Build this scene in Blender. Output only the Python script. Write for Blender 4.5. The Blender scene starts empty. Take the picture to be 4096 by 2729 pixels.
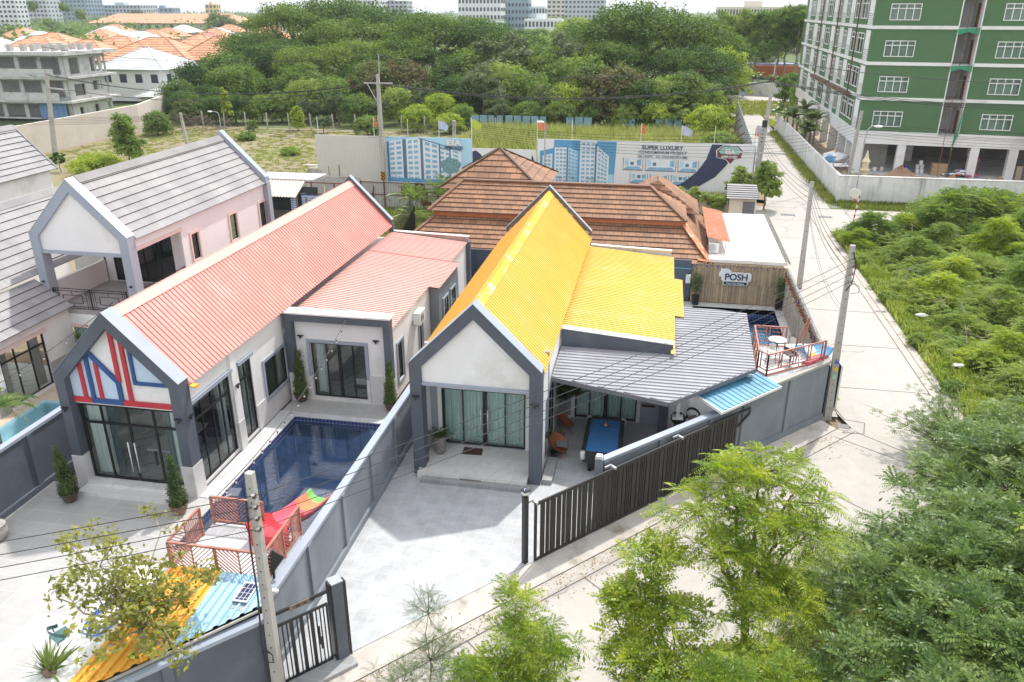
import bpy,bmesh,math,random
import numpy as np
from mathutils import Vector,Matrix
from math import sin,cos,radians,pi,sqrt,atan2
SC=bpy.context.scene
COL=SC.collection
# ---------------------------------------------------------------- camera
cd=bpy.data.cameras.new("camera"); cam=bpy.data.objects.new("camera",cd); COL.objects.link(cam)
cd.lens=28.0; cd.sensor_width=36.0; cd.clip_start=0.3; cd.clip_end=60000
cam.location=(0,0,15); cam.rotation_euler=(radians(90 -22.65),0,radians(10.41))
SC.camera=cam
# ---------------------------------------------------------------- world, sun, exposure
SUN_EL,SUN_V=radians(57.2),Vector((0.235,0.60,1.0)).normalized()
w=bpy.data.worlds.new("World"); SC.world=w; w.use_nodes=True
nt=w.node_tree; nt.nodes.clear()
sky=nt.nodes.new('ShaderNodeTexSky'); sky.sky_type='NISHITA'; sky.sun_disc=False
sky.sun_elevation=SUN_EL; sky.sun_rotation=atan2(SUN_V.x,SUN_V.y)
sky.dust_density=3.0; sky.air_density=1.0; sky.ozone_density=1.0; sky.altitude=10
bg=nt.nodes.new('ShaderNodeBackground'); bg.inputs[1].default_value=0.15
wo=nt.nodes.new('ShaderNodeOutputWorld')
hs=nt.nodes.new('ShaderNodeHueSaturation'); hs.inputs['Saturation'].default_value=0.55
nt.links.new(sky.outputs[0],hs.inputs['Color']); mxw=nt.nodes.new('ShaderNodeMix'); mxw.data_type='RGBA'; mxw.inputs[0].default_value=.68; mxw.inputs[7].default_value=(6.5,6.6,6.75,1)
nt.links.new(hs.outputs[0],mxw.inputs[6]); nt.links.new(mxw.outputs[2],bg.inputs[0]); nt.links.new(bg.outputs[0],wo.inputs[0])
sl=bpy.data.lights.new("sun",'SUN'); sl.energy=2.4; sl.angle=radians(1.5); sl.color=(1.0,0.965,0.91)
so=bpy.data.objects.new("sun",sl); COL.objects.link(so)
so.rotation_euler=(-SUN_V).to_track_quat('-Z','Y').to_euler(); so.location=(0,0,60)
SC.view_settings.view_transform='Standard'; SC.view_settings.look='None'
SC.view_settings.exposure=0.76; SC.view_settings.gamma=1.0
SC.render.engine='CYCLES'
try:
 SC.cycles.max_bounces=7; SC.cycles.diffuse_bounces=3; SC.cycles.glossy_bounces=3
 SC.cycles.transparent_max_bounces=10; SC.cycles.transmission_bounces=4
 SC.cycles.use_adaptive_sampling=True; SC.cycles.caustics_reflective=False; SC.cycles.caustics_refractive=False
except Exception: pass
random.seed(11); RNG=np.random.default_rng(11)
# ================================================================ helpers
ORI={}
ORDS=['first','second','third','fourth','fifth','sixth','seventh','eighth','ninth','tenth','eleventh','twelfth','thirteenth','fourteenth','fifteenth','sixteenth','seventeenth','eighteenth','nineteenth','twentieth','twenty-first','twenty-second','twenty-third','twenty-fourth','twenty-fifth','twenty-sixth','twenty-seventh','twenty-eighth','twenty-ninth','thirtieth']
ORDS += ['thirty-' +ORDS[i] for i in range(9)] +['fortieth'] +['forty-' +ORDS[i] for i in range(9)] +['fiftieth'] +['fifty-' +ORDS[i] for i in range(9)] +['sixtieth'] +['sixty-' +ORDS[i] for i in range(9)]
def tag(o,label=None,cat=None,group=None,kind=None):
 if label: o['label']=label
 if cat: o['category']=cat
 if group: o['group']=group
 if kind: o['kind']=kind
 return o
def thing(name,label,cat,loc=(0,0,0),rz=0.0,group=None):
 o=bpy.data.objects.new(name,None); COL.objects.link(o)
 o.empty_display_size=0.3
 o.location=loc; o.rotation_euler=(0,0,rz); ORI[o.name]=Vector(loc)
 return tag(o,label,cat,group)
def copy_tree(o,loc=None,rz=None,sc=None,label=None,group=None,parent=None):
 c=o.copy(); COL.objects.link(c)
 if parent is not None: c.parent=parent
 if loc is not None: c.location=loc
 if rz is not None: c.rotation_euler=(0,0,rz)
 if sc is not None: c.scale=(sc,sc,sc) if not hasattr(sc,'__len__') else sc
 if label: c['label']=label
 if group: c['group']=group
 for ch in [x for x in KIDS.get(o.name,[])]:
  copy_tree(ch,parent=c)
 return c
KIDS={}
class Fr:
 """facade frame: u runs along the wall, n points out of it"""
 def __init__(s,x,y,deg):
  a=radians(deg); s.a=a; s.o=Vector((x,y,0)); s.u=Vector((cos(a),sin(a),0)); s.n=Vector((sin(a),-cos(a),0))
 def p(s,u,d,z): q=s.o +s.u*u +s.n*d; return (q.x,q.y,z)
class MB:
 def __init__(s): s.v=[]; s.f=[]; s.m=[]; s.uv=[]; s.k=0
 def face(s,pts,uv=None):
  i=len(s.v); s.v += [tuple(p) for p in pts]; s.f.append(tuple(range(i,i +len(pts)))); s.m.append(s.k)
  s.uv.append(uv if uv else [(0,0)]*len(pts)); return s
 def solid(s,pts,faces):
  i=len(s.v); s.v += [tuple(p) for p in pts]
  for f in faces: s.f.append(tuple(i +j for j in f)); s.m.append(s.k); s.uv.append([(0,0)]*len(f))
  return s
 BF=[(0,3,2,1),(4,5,6,7),(0,1,5,4),(1,2,6,5),(2,3,7,6),(3,0,4,7)]
 def box(s,x0,x1,y0,y1,z0,z1):
  return s.solid([(x0,y0,z0),(x1,y0,z0),(x1,y1,z0),(x0,y1,z0),(x0,y0,z1),(x1,y0,z1),(x1,y1,z1),(x0,y1,z1)],MB.BF)
 def fbox(s,F,u0,u1,d0,d1,z0,z1):
  return s.solid([F.p(u0,d0,z0),F.p(u1,d0,z0),F.p(u1,d1,z0),F.p(u0,d1,z0),F.p(u0,d0,z1),F.p(u1,d0,z1),F.p(u1,d1,z1),F.p(u0,d1,z1)],MB.BF)
 def prism(s,poly,z0,z1):
  n=len(poly); pts=[(p[0],p[1],z0) for p in poly] +[(p[0],p[1],z1) for p in poly]
  return s.solid(pts,[tuple(range(n))[::-1],tuple(range(n,2*n))] +[(i,(i +1) % n,n +(i +1) % n,n +i) for i in range(n)])
 def fprism(s,F,poly,d0,d1):      # polygon in (u,z) extruded along n
  n=len(poly); pts=[F.p(p[0],d0,p[1]) for p in poly] +[F.p(p[0],d1,p[1]) for p in poly]
  return s.solid(pts,[tuple(range(n))[::-1],tuple(range(n,2*n))] +[(i,(i +1) % n,n +(i +1) % n,n +i) for i in range(n)])
 def fstrip(s,F,outer,inner,d0,d1):   # open band between two polylines in (u,z)
  for i in range(len(outer) -1):
   s.fprism(F,[outer[i],outer[i +1],inner[i +1],inner[i]],d0,d1)
  return s
 def beam(s,a,b,w=.05,h=None,up=(0,0,1)):
  h=w if h is None else h
  a=Vector(a); b=Vector(b); d=(b -a)
  if d.length <1e-6: return s
  d.normalize(); upv=Vector(up)
  if abs(d.dot(upv)) >.97: upv=Vector((1,0,0))
  x=d.cross(upv).normalized(); y=x.cross(d).normalized()
  x *= w/2; y *= h/2
  return s.solid([a -x -y,a +x -y,a +x +y,a -x +y,b -x -y,b +x -y,b +x +y,b -x +y],MB.BF)
 def tube(s,pts,r,n=6,r1=None,cap=True):
  pts=[Vector(p) for p in pts]; m=len(pts); base=len(s.v); rr=r1 if r1 is not None else r
  prev=None
  for i,p in enumerate(pts):
   d=(pts[min(i +1,m -1)] -pts[max(i -1,0)])
   d=d.normalized() if d.length >1e-9 else Vector((0,0,1))
   up=Vector((0,0,1)) if abs(d.z) <.9 else Vector((1,0,0))
   if prev is not None:
    x=(prev -d*prev.dot(d))
    x=x.normalized() if x.length >1e-6 else d.cross(up).normalized()
   else: x=d.cross(up).normalized()
   prev=x; y=d.cross(x)
   t=i/max(1,m -1); q=r +(rr -r)*t
   for j in range(n):
    a=2*pi*j/n; s.v.append(tuple(p +x*(q*cos(a)) +y*(q*sin(a))))
  for i in range(m -1):
   for j in range(n):
    a=base +i*n +j; b=base +i*n +(j +1) % n
    s.f.append((a,b,b +n,a +n)); s.m.append(s.k); s.uv.append([(0,0)]*4)
  if cap:
   s.f.append(tuple(range(base,base +n))[::-1]); s.m.append(s.k); s.uv.append([(0,0)]*n)
   s.f.append(tuple(range(base +(m -1)*n,base +m*n))); s.m.append(s.k); s.uv.append([(0,0)]*n)
  return s
 def lathe(s,prof,c=(0,0,0),n=16,wob=0):
  base=len(s.v); m=len(prof)
  for i,(r,z) in enumerate(prof):
   for j in range(n):
    a=2*pi*j/n; q=r*(1 +wob*random.uniform(-1,1))
    s.v.append((c[0] +q*cos(a),c[1] +q*sin(a),c[2] +z))
  for i in range(m -1):
   for j in range(n):
    a=base +i*n +j; b=base +i*n +(j +1) % n
    s.f.append((a,b,b +n,a +n)); s.m.append(s.k); s.uv.append([(0,0)]*4)
  s.f.append(tuple(range(base,base +n))[::-1]); s.m.append(s.k); s.uv.append([(0,0)]*n)
  s.f.append(tuple(range(base +(m -1)*n,base +m*n))); s.m.append(s.k); s.uv.append([(0,0)]*n)
  return s
 def blob(s,c,r,n=10,m=7,wob=.08):
  prof=[]
  for i in range(m +1):
   t=pi*i/m; prof.append((max(.001,sin(t))*r[0],-cos(t)*r[2]))
  b=len(s.v); s.lathe(prof,(0,0,0),n,wob)
  ky=r[1]/r[0]
  for i in range(b,len(s.v)):
   x,y,z=s.v[i]; s.v[i]=(c[0] +x,c[1] +y*ky,c[2] +z)
  return s
 def ell(s,c,r): return s.blob(c,r)
 def xf(s,mat,start=0):
  for i in range(start,len(s.v)): s.v[i]=tuple(mat @ Vector(s.v[i]))
  return s
 def build_each(s,name,mats,parent,cap=100):
  """every separate piece becomes an object of its own"""
  par=list(range(len(s.v)))
  def fd(a):
   while par[a] != a: par[a]=par[par[a]]; a=par[a]
   return a
  for f in s.f:
   for q in f[1:]: par[fd(q)]=fd(f[0])
  grp={}
  for i,f in enumerate(s.f): grp.setdefault(fd(f[0]),[]).append(i)
  gs=list(grp.values()); out=[]
  if len(gs) >cap: gs=gs[:cap -1] +[[i for g in gs[cap -1:] for i in g]]
  for n_,g in enumerate(gs):
   m=MB()
   for i in g: m.face([s.v[j] for j in s.f[i]])
   bmv={}; m2=MB()
   for i in g:
    idx=[]
    for j in s.f[i]:
     if j not in bmv: bmv[j]=len(m2.v); m2.v.append(s.v[j])
     idx.append(bmv[j])
    m2.f.append(tuple(idx)); m2.m.append(0); m2.uv.append(s.uv[i])
   o=m2.build(name,mats,parent); out.append(o)
   if n_ == cap -1 and len(g) >12: o['kind']='stuff'
  return out
 def build(s,name,mats,parent=None,smooth=False,fix=True):
  if not isinstance(mats,(list,tuple)): mats=[mats]
  if len(mats) == 1: s.m=[0]*len(s.m)
  org=ORI.get(parent.name,Vector((0,0,0))) if parent is not None else Vector((0,0,0))
  me=bpy.data.meshes.new(name)
  v=np.array(s.v,dtype=np.float64).reshape(-1,3) -np.array(org)
  me.from_pydata(v.tolist(),[],s.f)
  for m in mats: me.materials.append(m)
  me.polygons.foreach_set('material_index',s.m)
  uvl=me.uv_layers.new(name='uv')
  flat=[c for f in s.uv for p in f for c in p]
  uvl.data.foreach_set('uv',flat)
  if fix:
   bm=bmesh.new(); bm.from_mesh(me); bmesh.ops.recalc_face_normals(bm,faces=bm.faces); bm.to_mesh(me); bm.free()
  if smooth: me.polygons.foreach_set('use_smooth',[True]*len(me.polygons))
  me.update()
  o=bpy.data.objects.new(name,me); COL.objects.link(o)
  if parent is not None:
   o.parent=parent; ORI[o.name]=org; KIDS.setdefault(parent.name,[]).append(o)
  else: ORI[o.name]=Vector((0,0,0))
  return o
def B(name,mat,parent,*boxes):
 mb=MB()
 for b in boxes: mb.box(*b)
 return mb.build(name,mat,parent)
def _nt(name):
 m=bpy.data.materials.new(name); m.use_nodes=True; t=m.node_tree
 bs=t.nodes['Principled BSDF']; return m,t,bs
def _pos(t,scale=(1,1,1),rot=0.0):
 g=t.nodes.new('ShaderNodeNewGeometry'); mp=t.nodes.new('ShaderNodeMapping')
 mp.inputs['Scale'].default_value=scale; mp.inputs['Rotation'].default_value=(0,0,rot)
 t.links.new(g.outputs['Position'],mp.inputs['Vector']); return mp.outputs[0]
def _noise(t,vec,scale,detail=4,rough=.6):
 n=t.nodes.new('ShaderNodeTexNoise'); n.inputs['Scale'].default_value=scale; n.inputs['Detail'].default_value=detail
 n.inputs['Roughness'].default_value=rough
 if vec is not None: t.links.new(vec,n.inputs['Vector'])
 return n.outputs['Fac']
def _ramp(t,fac,stops):
 r=t.nodes.new('ShaderNodeValToRGB'); e=r.color_ramp.elements
 while len(e) <len(stops): e.new(.5)
 for i,(p,c) in enumerate(stops): e[i].position=p; e[i].color=(c[0],c[1],c[2],1)
 t.links.new(fac,r.inputs[0]); return r.outputs[0]
def _mix(t,a,b,fac,mode='MIX'):
 m=t.nodes.new('ShaderNodeMix'); m.data_type='RGBA'; m.blend_type=mode
 for s,i in ((fac,0),(a,6),(b,7)):
  if hasattr(s,'links'): t.links.new(s,m.inputs[i])
  else: m.inputs[i].default_value=s if i == 0 else (*s[:3],1)
 return m.outputs[2]
def _bump(t,bs,h,strength=.3,dist=.02):
 b=t.nodes.new('ShaderNodeBump'); b.inputs['Strength'].default_value=strength; b.inputs['Distance'].default_value=dist
 t.links.new(h,b.inputs['Height']); t.links.new(b.outputs[0],bs.inputs['Normal'])
def mul(c,k): return tuple(min(1,x*k) for x in c)
def M(name,col,rough=.6,var=.12,scale=1.5,bump=0.0,bscale=30,metal=0.0,dirt=None,dscale=.8,streak=False):
 m,t,bs=_nt(name)
 P=_pos(t)
 f=_noise(t,P,scale,6)
 c=_ramp(t,f,[(.3,mul(col,1 -var)),(.7,mul(col,1 +var))])
 if dirt:
  P2=_pos(t,(1.6,1.6,.18)) if streak else _pos(t)
  f2=_noise(t,P2,dscale,8,.7)
  msk=_ramp(t,f2,[(.52,(0,0,0)),(.72,(1,1,1))])
  c=_mix(t,c,dirt,msk)
 t.links.new(c,bs.inputs['Base Color']); bs.inputs['Roughness'].default_value=rough; bs.inputs['Metallic'].default_value=metal
 if bump: _bump(t,bs,_noise(t,P,bscale,3),bump)
 return m
def tilemat(name,col,grout,size=(.4,.4),off=(0,0),mortar=.012,rough=.35,var=.15,rot=0.0,offset=0.0,vein=None,bump=.15,coord='xy',cvar=0.06):
 m,t,bs=_nt(name)
 g=t.nodes.new('ShaderNodeNewGeometry')
 vec=g.outputs['Position']
 if coord != 'xy':
  sp=t.nodes.new('ShaderNodeSeparateXYZ'); t.links.new(vec,sp.inputs[0]); cb=t.nodes.new('ShaderNodeCombineXYZ')
  for i,a in enumerate(coord): t.links.new(sp.outputs['xyz'.index(a)],cb.inputs[i])
  vec=cb.outputs[0]
 mp=t.nodes.new('ShaderNodeMapping'); mp.inputs['Rotation'].default_value=(0,0,rot); mp.inputs['Location'].default_value=(off[0],off[1],0)
 t.links.new(vec,mp.inputs['Vector'])
 br=t.nodes.new('ShaderNodeTexBrick'); br.offset=offset; br.inputs['Scale'].default_value=1
 br.inputs['Brick Width'].default_value=size[0]; br.inputs['Row Height'].default_value=size[1]
 br.inputs['Mortar Size'].default_value=mortar; br.inputs['Mortar Smooth'].default_value=.1; br.inputs['Bias'].default_value=0
 br.inputs['Color1'].default_value=(*mul(col,1 -cvar),1); br.inputs['Color2'].default_value=(*mul(col,1 +cvar),1); br.inputs['Mortar'].default_value=(*grout,1)
 t.links.new(mp.outputs[0],br.inputs['Vector'])
 f=_noise(t,_pos(t),2.2,8,.7)
 c=_mix(t,br.outputs['Color'],_ramp(t,f,[(.3,(1 -var,)*3),(.7,(1 +0,)*3)]),1.0,'MULTIPLY')
 if vein:
  wv=t.nodes.new('ShaderNodeTexWave'); wv.inputs['Scale'].default_value=.55; wv.inputs['Distortion'].default_value=14; wv.inputs['Detail'].default_value=5
  wv.inputs['Detail Scale'].default_value=1.3
  t.links.new(_pos(t,(1,1,1),.6),wv.inputs['Vector'])
  c=_mix(t,c,vein,_ramp(t,wv.outputs['Fac'],[(.0,(.75,)*3),(.06,(0,0,0))]))
 t.links.new(c,bs.inputs['Base Color']); bs.inputs['Roughness'].default_value=rough
 if bump: _bump(t,bs,br.outputs['Fac'],-bump,.01)
 return m
def rooftile(name,col,gap,rough=.7,var=.25):
 """uv based: u counts tiles along a row, v counts rows"""
 m,t,bs=_nt(name)
 uv=t.nodes.new('ShaderNodeUVMap'); uv.uv_map='uv'
 br=t.nodes.new('ShaderNodeTexBrick'); br.offset=.5; br.inputs['Scale'].default_value=1
 br.inputs['Brick Width'].default_value=1; br.inputs['Row Height'].default_value=1; br.inputs['Mortar Size'].default_value=.03
 br.inputs['Color1'].default_value=(*mul(col,1 -var),1); br.inputs['Color2'].default_value=(*mul(col,1 +var),1); br.inputs['Mortar'].default_value=(*gap,1)
 t.links.new(uv.outputs[0],br.inputs['Vector'])
 f=_noise(t,_pos(t),.6,6,.65)
 c=_mix(t,br.outputs['Color'],_ramp(t,f,[(.3,(.72,)*3),(.7,(1.12,1.1,1.06))]),1.0,'MULTIPLY')
 t.links.new(c,bs.inputs['Base Color']); bs.inputs['Roughness'].default_value=rough
 _bump(t,bs,_noise(t,_pos(t),25,3),.2)
 return m
def glassmat(name,tint=(.62,.78,.74),refl=.10,rough=.02):
 m=bpy.data.materials.new(name); m.use_nodes=True; t=m.node_tree; t.nodes.clear()
 o=t.nodes.new('ShaderNodeOutputMaterial'); mx=t.nodes.new('ShaderNodeMixShader')
 tr=t.nodes.new('ShaderNodeBsdfTransparent'); tr.inputs[0].default_value=(*tint,1)
 gl=t.nodes.new('ShaderNodeBsdfGlossy'); gl.inputs['Roughness'].default_value=rough
 lw=t.nodes.new('ShaderNodeFresnel'); lw.inputs['IOR'].default_value=1.5
 ad=t.nodes.new('ShaderNodeMath'); ad.operation='ADD'; ad.use_clamp=True; ad.inputs[1].default_value=refl
 t.links.new(lw.outputs[0],ad.inputs[0]); t.links.new(ad.outputs[0],mx.inputs[0])
 t.links.new(tr.outputs[0],mx.inputs[1]); t.links.new(gl.outputs[0],mx.inputs[2]); t.links.new(mx.outputs[0],o.inputs[0])
 return m
def watermat(name,tint,scale=2.2,strength=.25,refl=.03):
 m=glassmat(name,tint,refl,.04); t=m.node_tree
 n=_noise(t,_pos(t),scale,4,.55); n2=_noise(t,_pos(t,(1.6,1,1),.5),scale*3.1,3,.5)
 ad=t.nodes.new('ShaderNodeMath'); t.links.new(n,ad.inputs[0]); t.links.new(n2,ad.inputs[1])
 b=t.nodes.new('ShaderNodeBump'); b.inputs['Strength'].default_value=strength; b.inputs['Distance'].default_value=.12
 t.links.new(ad.outputs[0],b.inputs['Height'])
 for nd in t.nodes:
  if nd.bl_idname in ('ShaderNodeBsdfGlossy','ShaderNodeFresnel'): t.links.new(b.outputs[0],nd.inputs['Normal'])
 return m
def murky(name,tint,body,scale,strength,fac=.6):
 m=watermat(name,tint,scale,strength,0.0); t=m.node_tree
 tr=[n for n in t.nodes if n.bl_idname == 'ShaderNodeBsdfTransparent'][0]; mx0=tr.outputs[0].links[0].to_node
 df=t.nodes.new('ShaderNodeBsdfDiffuse'); mx=t.nodes.new('ShaderNodeMixShader'); mx.inputs[0].default_value=fac
 c=_ramp(t,_noise(t,_pos(t),1.1,5,.6),[(.3,mul(body,.7)),(.7,mul(body,1.45))]); t.links.new(c,df.inputs[0])
 b=[n for n in t.nodes if n.bl_idname == 'ShaderNodeBump'][0]; t.links.new(b.outputs[0],df.inputs['Normal'])
 t.links.new(tr.outputs[0],mx.inputs[1]); t.links.new(df.outputs[0],mx.inputs[2]); t.links.new(mx.outputs[0],mx0.inputs[1])
 return m
def leafmat(name,cols,trans=.3,rough=.45,patch=.35,spec=.4):
 m,t,bs=_nt(name)
 g=t.nodes.new('ShaderNodeNewGeometry')
 r=t.nodes.new('ShaderNodeValToRGB'); e=r.color_ramp.elements
 while len(e) <len(cols): e.new(.5)
 for i,c in enumerate(cols): e[i].position=i/max(1,len(cols) -1); e[i].color=(*c,1)
 oi=t.nodes.new('ShaderNodeObjectInfo')
 ns=_noise(t,_pos(t),patch,3,.6)
 a=t.nodes.new('ShaderNodeMath'); a.operation='MULTIPLY_ADD'; a.inputs[1].default_value=.55
 b=t.nodes.new('ShaderNodeMath'); b.operation='MULTIPLY_ADD'; b.inputs[1].default_value=1.5; b.inputs[2].default_value=-.63
 t.links.new(ns,b.inputs[0]); t.links.new(g.outputs['Random Per Island'],a.inputs[0]); t.links.new(b.outputs[0],a.inputs[2])
 c2=t.nodes.new('ShaderNodeMath'); c2.operation='MULTIPLY_ADD'; c2.inputs[1].default_value=.45
 t.links.new(oi.outputs['Random'],c2.inputs[0]); t.links.new(a.outputs[0],c2.inputs[2])
 t.links.new(c2.outputs[0],r.inputs[0])
 t.links.new(r.outputs[0],bs.inputs['Base Color']); bs.inputs['Roughness'].default_value=rough
 bs.inputs['Specular IOR Level'].default_value=spec
 tl=t.nodes.new('ShaderNodeBsdfTranslucent'); mx=t.nodes.new('ShaderNodeMixShader'); mx.inputs[0].default_value=trans
 hv=t.nodes.new('ShaderNodeHueSaturation'); hv.inputs['Saturation'].default_value=1.15; hv.inputs['Value'].default_value=1.6
 t.links.new(r.outputs[0],hv.inputs['Color']); t.links.new(hv.outputs[0],tl.inputs[0])
 t.links.new(bs.outputs[0],mx.inputs[1]); t.links.new(tl.outputs[0],mx.inputs[2])
 t.links.new(mx.outputs[0],t.nodes['Material Output'].inputs[0])
 return m
def wall(mb,F,u0,u1,z0,z1,d0=-.15,d1=0.0,holes=()):
 us=sorted({u0,u1,*[h[0] for h in holes],*[h[1] for h in holes]}); us=[u for u in us if u0 <= u <= u1]
 for a,b in zip(us[:-1],us[1:]):
  zs=[(h[2],h[3]) for h in holes if h[0] <= a +1e-6 and h[1] >= b -1e-6]
  zs.sort(); z=z0
  for (p,q) in zs:
   if p >z +1e-6: mb.fbox(F,a,b,d0,d1,z,p)
   z=max(z,q)
  if z <z1 -1e-6: mb.fbox(F,a,b,d0,d1,z,z1)
def glazing(parent,F,u0,u1,z0,z1,cols=(),rows=(),frame=None,glass=None,d=-.08,w=.05,fd=.05,name='window',door=False):
 """a framed opening: frame bars, a pane; cols/rows are absolute positions of the bars"""
 fm=MB()
 fm.fbox(F,u0,u0 +w,d,d +fd,z0,z1); fm.fbox(F,u1 -w,u1,d,d +fd,z0,z1)
 fm.fbox(F,u0 +w,u1 -w,d,d +fd,z0,z0 +w); fm.fbox(F,u0 +w,u1 -w,d,d +fd,z1 -w,z1)
 for c in cols: fm.fbox(F,c -w/2,c +w/2,d +.004,d +fd -.004,z0 +w,z1 -w)
 for r in rows: fm.fbox(F,u0 +w,u1 -w,d +.007,d +fd +.02,r -w/2,r +w/2)
 o=fm.build(name,frame or MT['blackmetal'],parent)
 if parent is not None and parent.parent is None:
  g=MB(); g.face([F.p(u0 +w,d +fd*.4,z0 +w),F.p(u1 -w,d +fd*.4,z0 +w),F.p(u1 -w,d +fd*.4,z1 -w),F.p(u0 +w,d +fd*.4,z1 -w)])
  g.build('pane',glass or MT['glass'],o,fix=False)
 return o
def trim(parent,F,u0,u1,z0,z1,w=.1,d=.04,mat=None,bottom=True,name='window_surround'):
 mb=MB()
 mb.fbox(F,u0 -w,u0,.002,d,z0 -(w if bottom else 0),z1 +w); mb.fbox(F,u1,u1 +w,.002,d,z0 -(w if bottom else 0),z1 +w)
 mb.fbox(F,u0,u1,.002,d,z1,z1 +w)
 if bottom: mb.fbox(F,u0,u1,.002,d,z0 -w,z0)
 return mb.build(name,mat,parent)
def curtain(parent,F,u0,u1,z0,z1,d=-.25,mat=None,amp=.04,wl=.13):
 mb=MB(); n=max(6,int((u1 -u0)/(wl/6)))
 ph=random.random()*6
 def off(u): return amp*sin(2*pi*u/wl +ph +1.3*sin(u*5.1)) +.4*amp*sin(u*23)
 for i in range(n):
  a=u0 +(u1 -u0)*i/n; b=u0 +(u1 -u0)*(i +1)/n
  mb.face([F.p(a,d +off(a),z0),F.p(b,d +off(b),z0),F.p(b,d +off(b)*.6,z1),F.p(a,d +off(a)*.6,z1)])
 return mb.build('curtain',mat or MT['curtain'],parent,smooth=True,fix=False)
def ribroof(mb,poly,zf,axis='x',pitch=.25,h=.03,w=.05,slope=.03,phase=0.0,th=0.0):
 """corrugated sheet: ribs run along `axis`; poly is a convex plan outline; zf(x,y) the height"""
 ai=0 if axis == 'x' else 1; ci=1 -ai
 cs=[p[ci] for p in poly]; c0,c1=min(cs),max(cs)
 prof=[]; c=c0 -(c0 % pitch) +phase -pitch
 while c <c1 +pitch:
  prof += [(c,0),(c +slope,h),(c +slope +w,h),(c +2*slope +w,0)]; c += pitch
 out=[(c0,0)]
 for a,b in zip(prof[:-1],prof[1:]):
  for (q,hh) in (a,b):
   if c0 <q <c1 and (not out or abs(out[-1][0] -q) >1e-6): out.append((q,hh))
 out.append((c1,0)); out.sort()
 for e in [p[ci] for p in poly]:
  if c0 <e <c1 and all(abs(e -o[0]) >1e-4 for o in out):
   for i in range(len(out) -1):
    if out[i][0] <e <out[i +1][0]:
     t=(e -out[i][0])/(out[i +1][0] -out[i][0]); out.insert(i +1,(e,out[i][1] +t*(out[i +1][1] -out[i][1]))); break
 def span(c):
  xs=[]; n=len(poly)
  for i in range(n):
   p,q=poly[i],poly[(i +1) % n]
   if abs(p[ci] -q[ci]) <1e-9:
    if abs(p[ci] -c) <1e-6: xs += [p[ai],q[ai]]
    continue
   t=(c -p[ci])/(q[ci] -p[ci])
   if -1e-6 <= t <= 1 +1e-6: xs.append(p[ai] +t*(q[ai] -p[ai]))
  return min(xs),max(xs)
 for (a,ha),(b,hb) in zip(out[:-1],out[1:]):
  la,ra=span(a); lb,rb=span(b)
  P=[]
  for (al,cc,hh) in ((la,a,ha),(ra,a,ha),(rb,b,hb),(lb,b,hb)):
   x,y=(al,cc) if ai == 0 else (cc,al)
   P.append((x,y,zf(x,y) +hh))
  mb.k=1 if abs(ha -hb) >1e-6 else 0; mb.face(P); mb.k=0  # rib flanks take the second, darker colour: shade painted on both sides
  if th:
   mb.face([(p[0],p[1],p[2] -th -(0)) for p in P][::-1])
 return mb
def tileslope(mb,A,Bp,C,D,nrows,tilew=.35,lift=.05,tiler=None):
 """A,B eave (left,right), C,D ridge (right,left). stepped courses with uv in tile counts"""
 A,Bp,C,D=map(Vector,(A,Bp,C,D))
 nrm=(Bp -A).cross(D -A); nrm=(nrm.normalized() if nrm.length >1e-9 else Vector((0,0,1)))
 if nrm.z <0: nrm=-nrm
 ax=(Bp -A).normalized(); O=A
 for i in range(nrows):
  t0,t1=i/nrows,(i +1)/nrows
  a=A.lerp(D,t0); b=Bp.lerp(C,t0); c=Bp.lerp(C,t1); d=A.lerp(D,t1)
  al,bl=a +nrm*lift,b +nrm*lift
  uu=lambda p: (p -O).dot(ax)/tilew
  mb.face([al,bl,c,d],[(uu(a),i +.02),(uu(b),i +.02),(uu(c),i +.98),(uu(d),i +.98)])
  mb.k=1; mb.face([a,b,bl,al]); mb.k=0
 return mb
def text_mesh(parent,s,F,u,z,size,mat,d=.01,name='lettering',bold=0.0,align='CENTER',sx=1.0,ext=.004):
 cu=bpy.data.curves.new(name,'FONT'); cu.body=s; cu.size=size; cu.align_x=align; cu.extrude=ext; cu.offset=bold
 o=bpy.data.objects.new('tmp',cu); COL.objects.link(o)
 dg=bpy.context.evaluated_depsgraph_get(); me=bpy.data.meshes.new_from_object(o.evaluated_get(dg))
 bpy.data.objects.remove(o); bpy.data.curves.remove(cu)
 org=ORI.get(parent.name,Vector((0,0,0))) if parent is not None else Vector((0,0,0))
 R=Matrix(((F.u.x*sx,0,F.n.x,0),(F.u.y*sx,0,F.n.y,0),(0,1,0,0),(0,0,0,1)))
 T=Matrix.Translation(Vector(F.p(u,d,z)) -org)
 me.transform(T @ R); me.materials.clear(); me.materials.append(mat)
 ob=bpy.data.objects.new(name,me); COL.objects.link(ob)
 if parent is not None: ob.parent=parent; ORI[ob.name]=org; KIDS.setdefault(parent.name,[]).append(ob)
 return ob
def _mesh_quads(name,P,mat,parent=None,org=(0,0,0),nside=4):
 """P: (N,4,3) numpy"""
 N=P.shape[0]; me=bpy.data.meshes.new(name)
 V=(P.reshape(-1,3) -np.array(org)).astype(np.float32)
 me.vertices.add(N*4); me.vertices.foreach_set('co',V.ravel())
 me.loops.add(N*4); me.loops.foreach_set('vertex_index',np.arange(N*4,dtype=np.int32))
 me.polygons.add(N); me.polygons.foreach_set('loop_start',np.arange(0,N*4,4,dtype=np.int32))
 try: me.polygons.foreach_set('loop_total',np.full(N,4,dtype=np.int32))
 except Exception: pass
 me.materials.append(mat); me.update(calc_edges=True); me.validate()
 o=bpy.data.objects.new(name,me); COL.objects.link(o)
 if parent is not None: o.parent=parent; KIDS.setdefault(parent.name,[]).append(o); ORI[o.name]=Vector(org)
 return o
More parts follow.
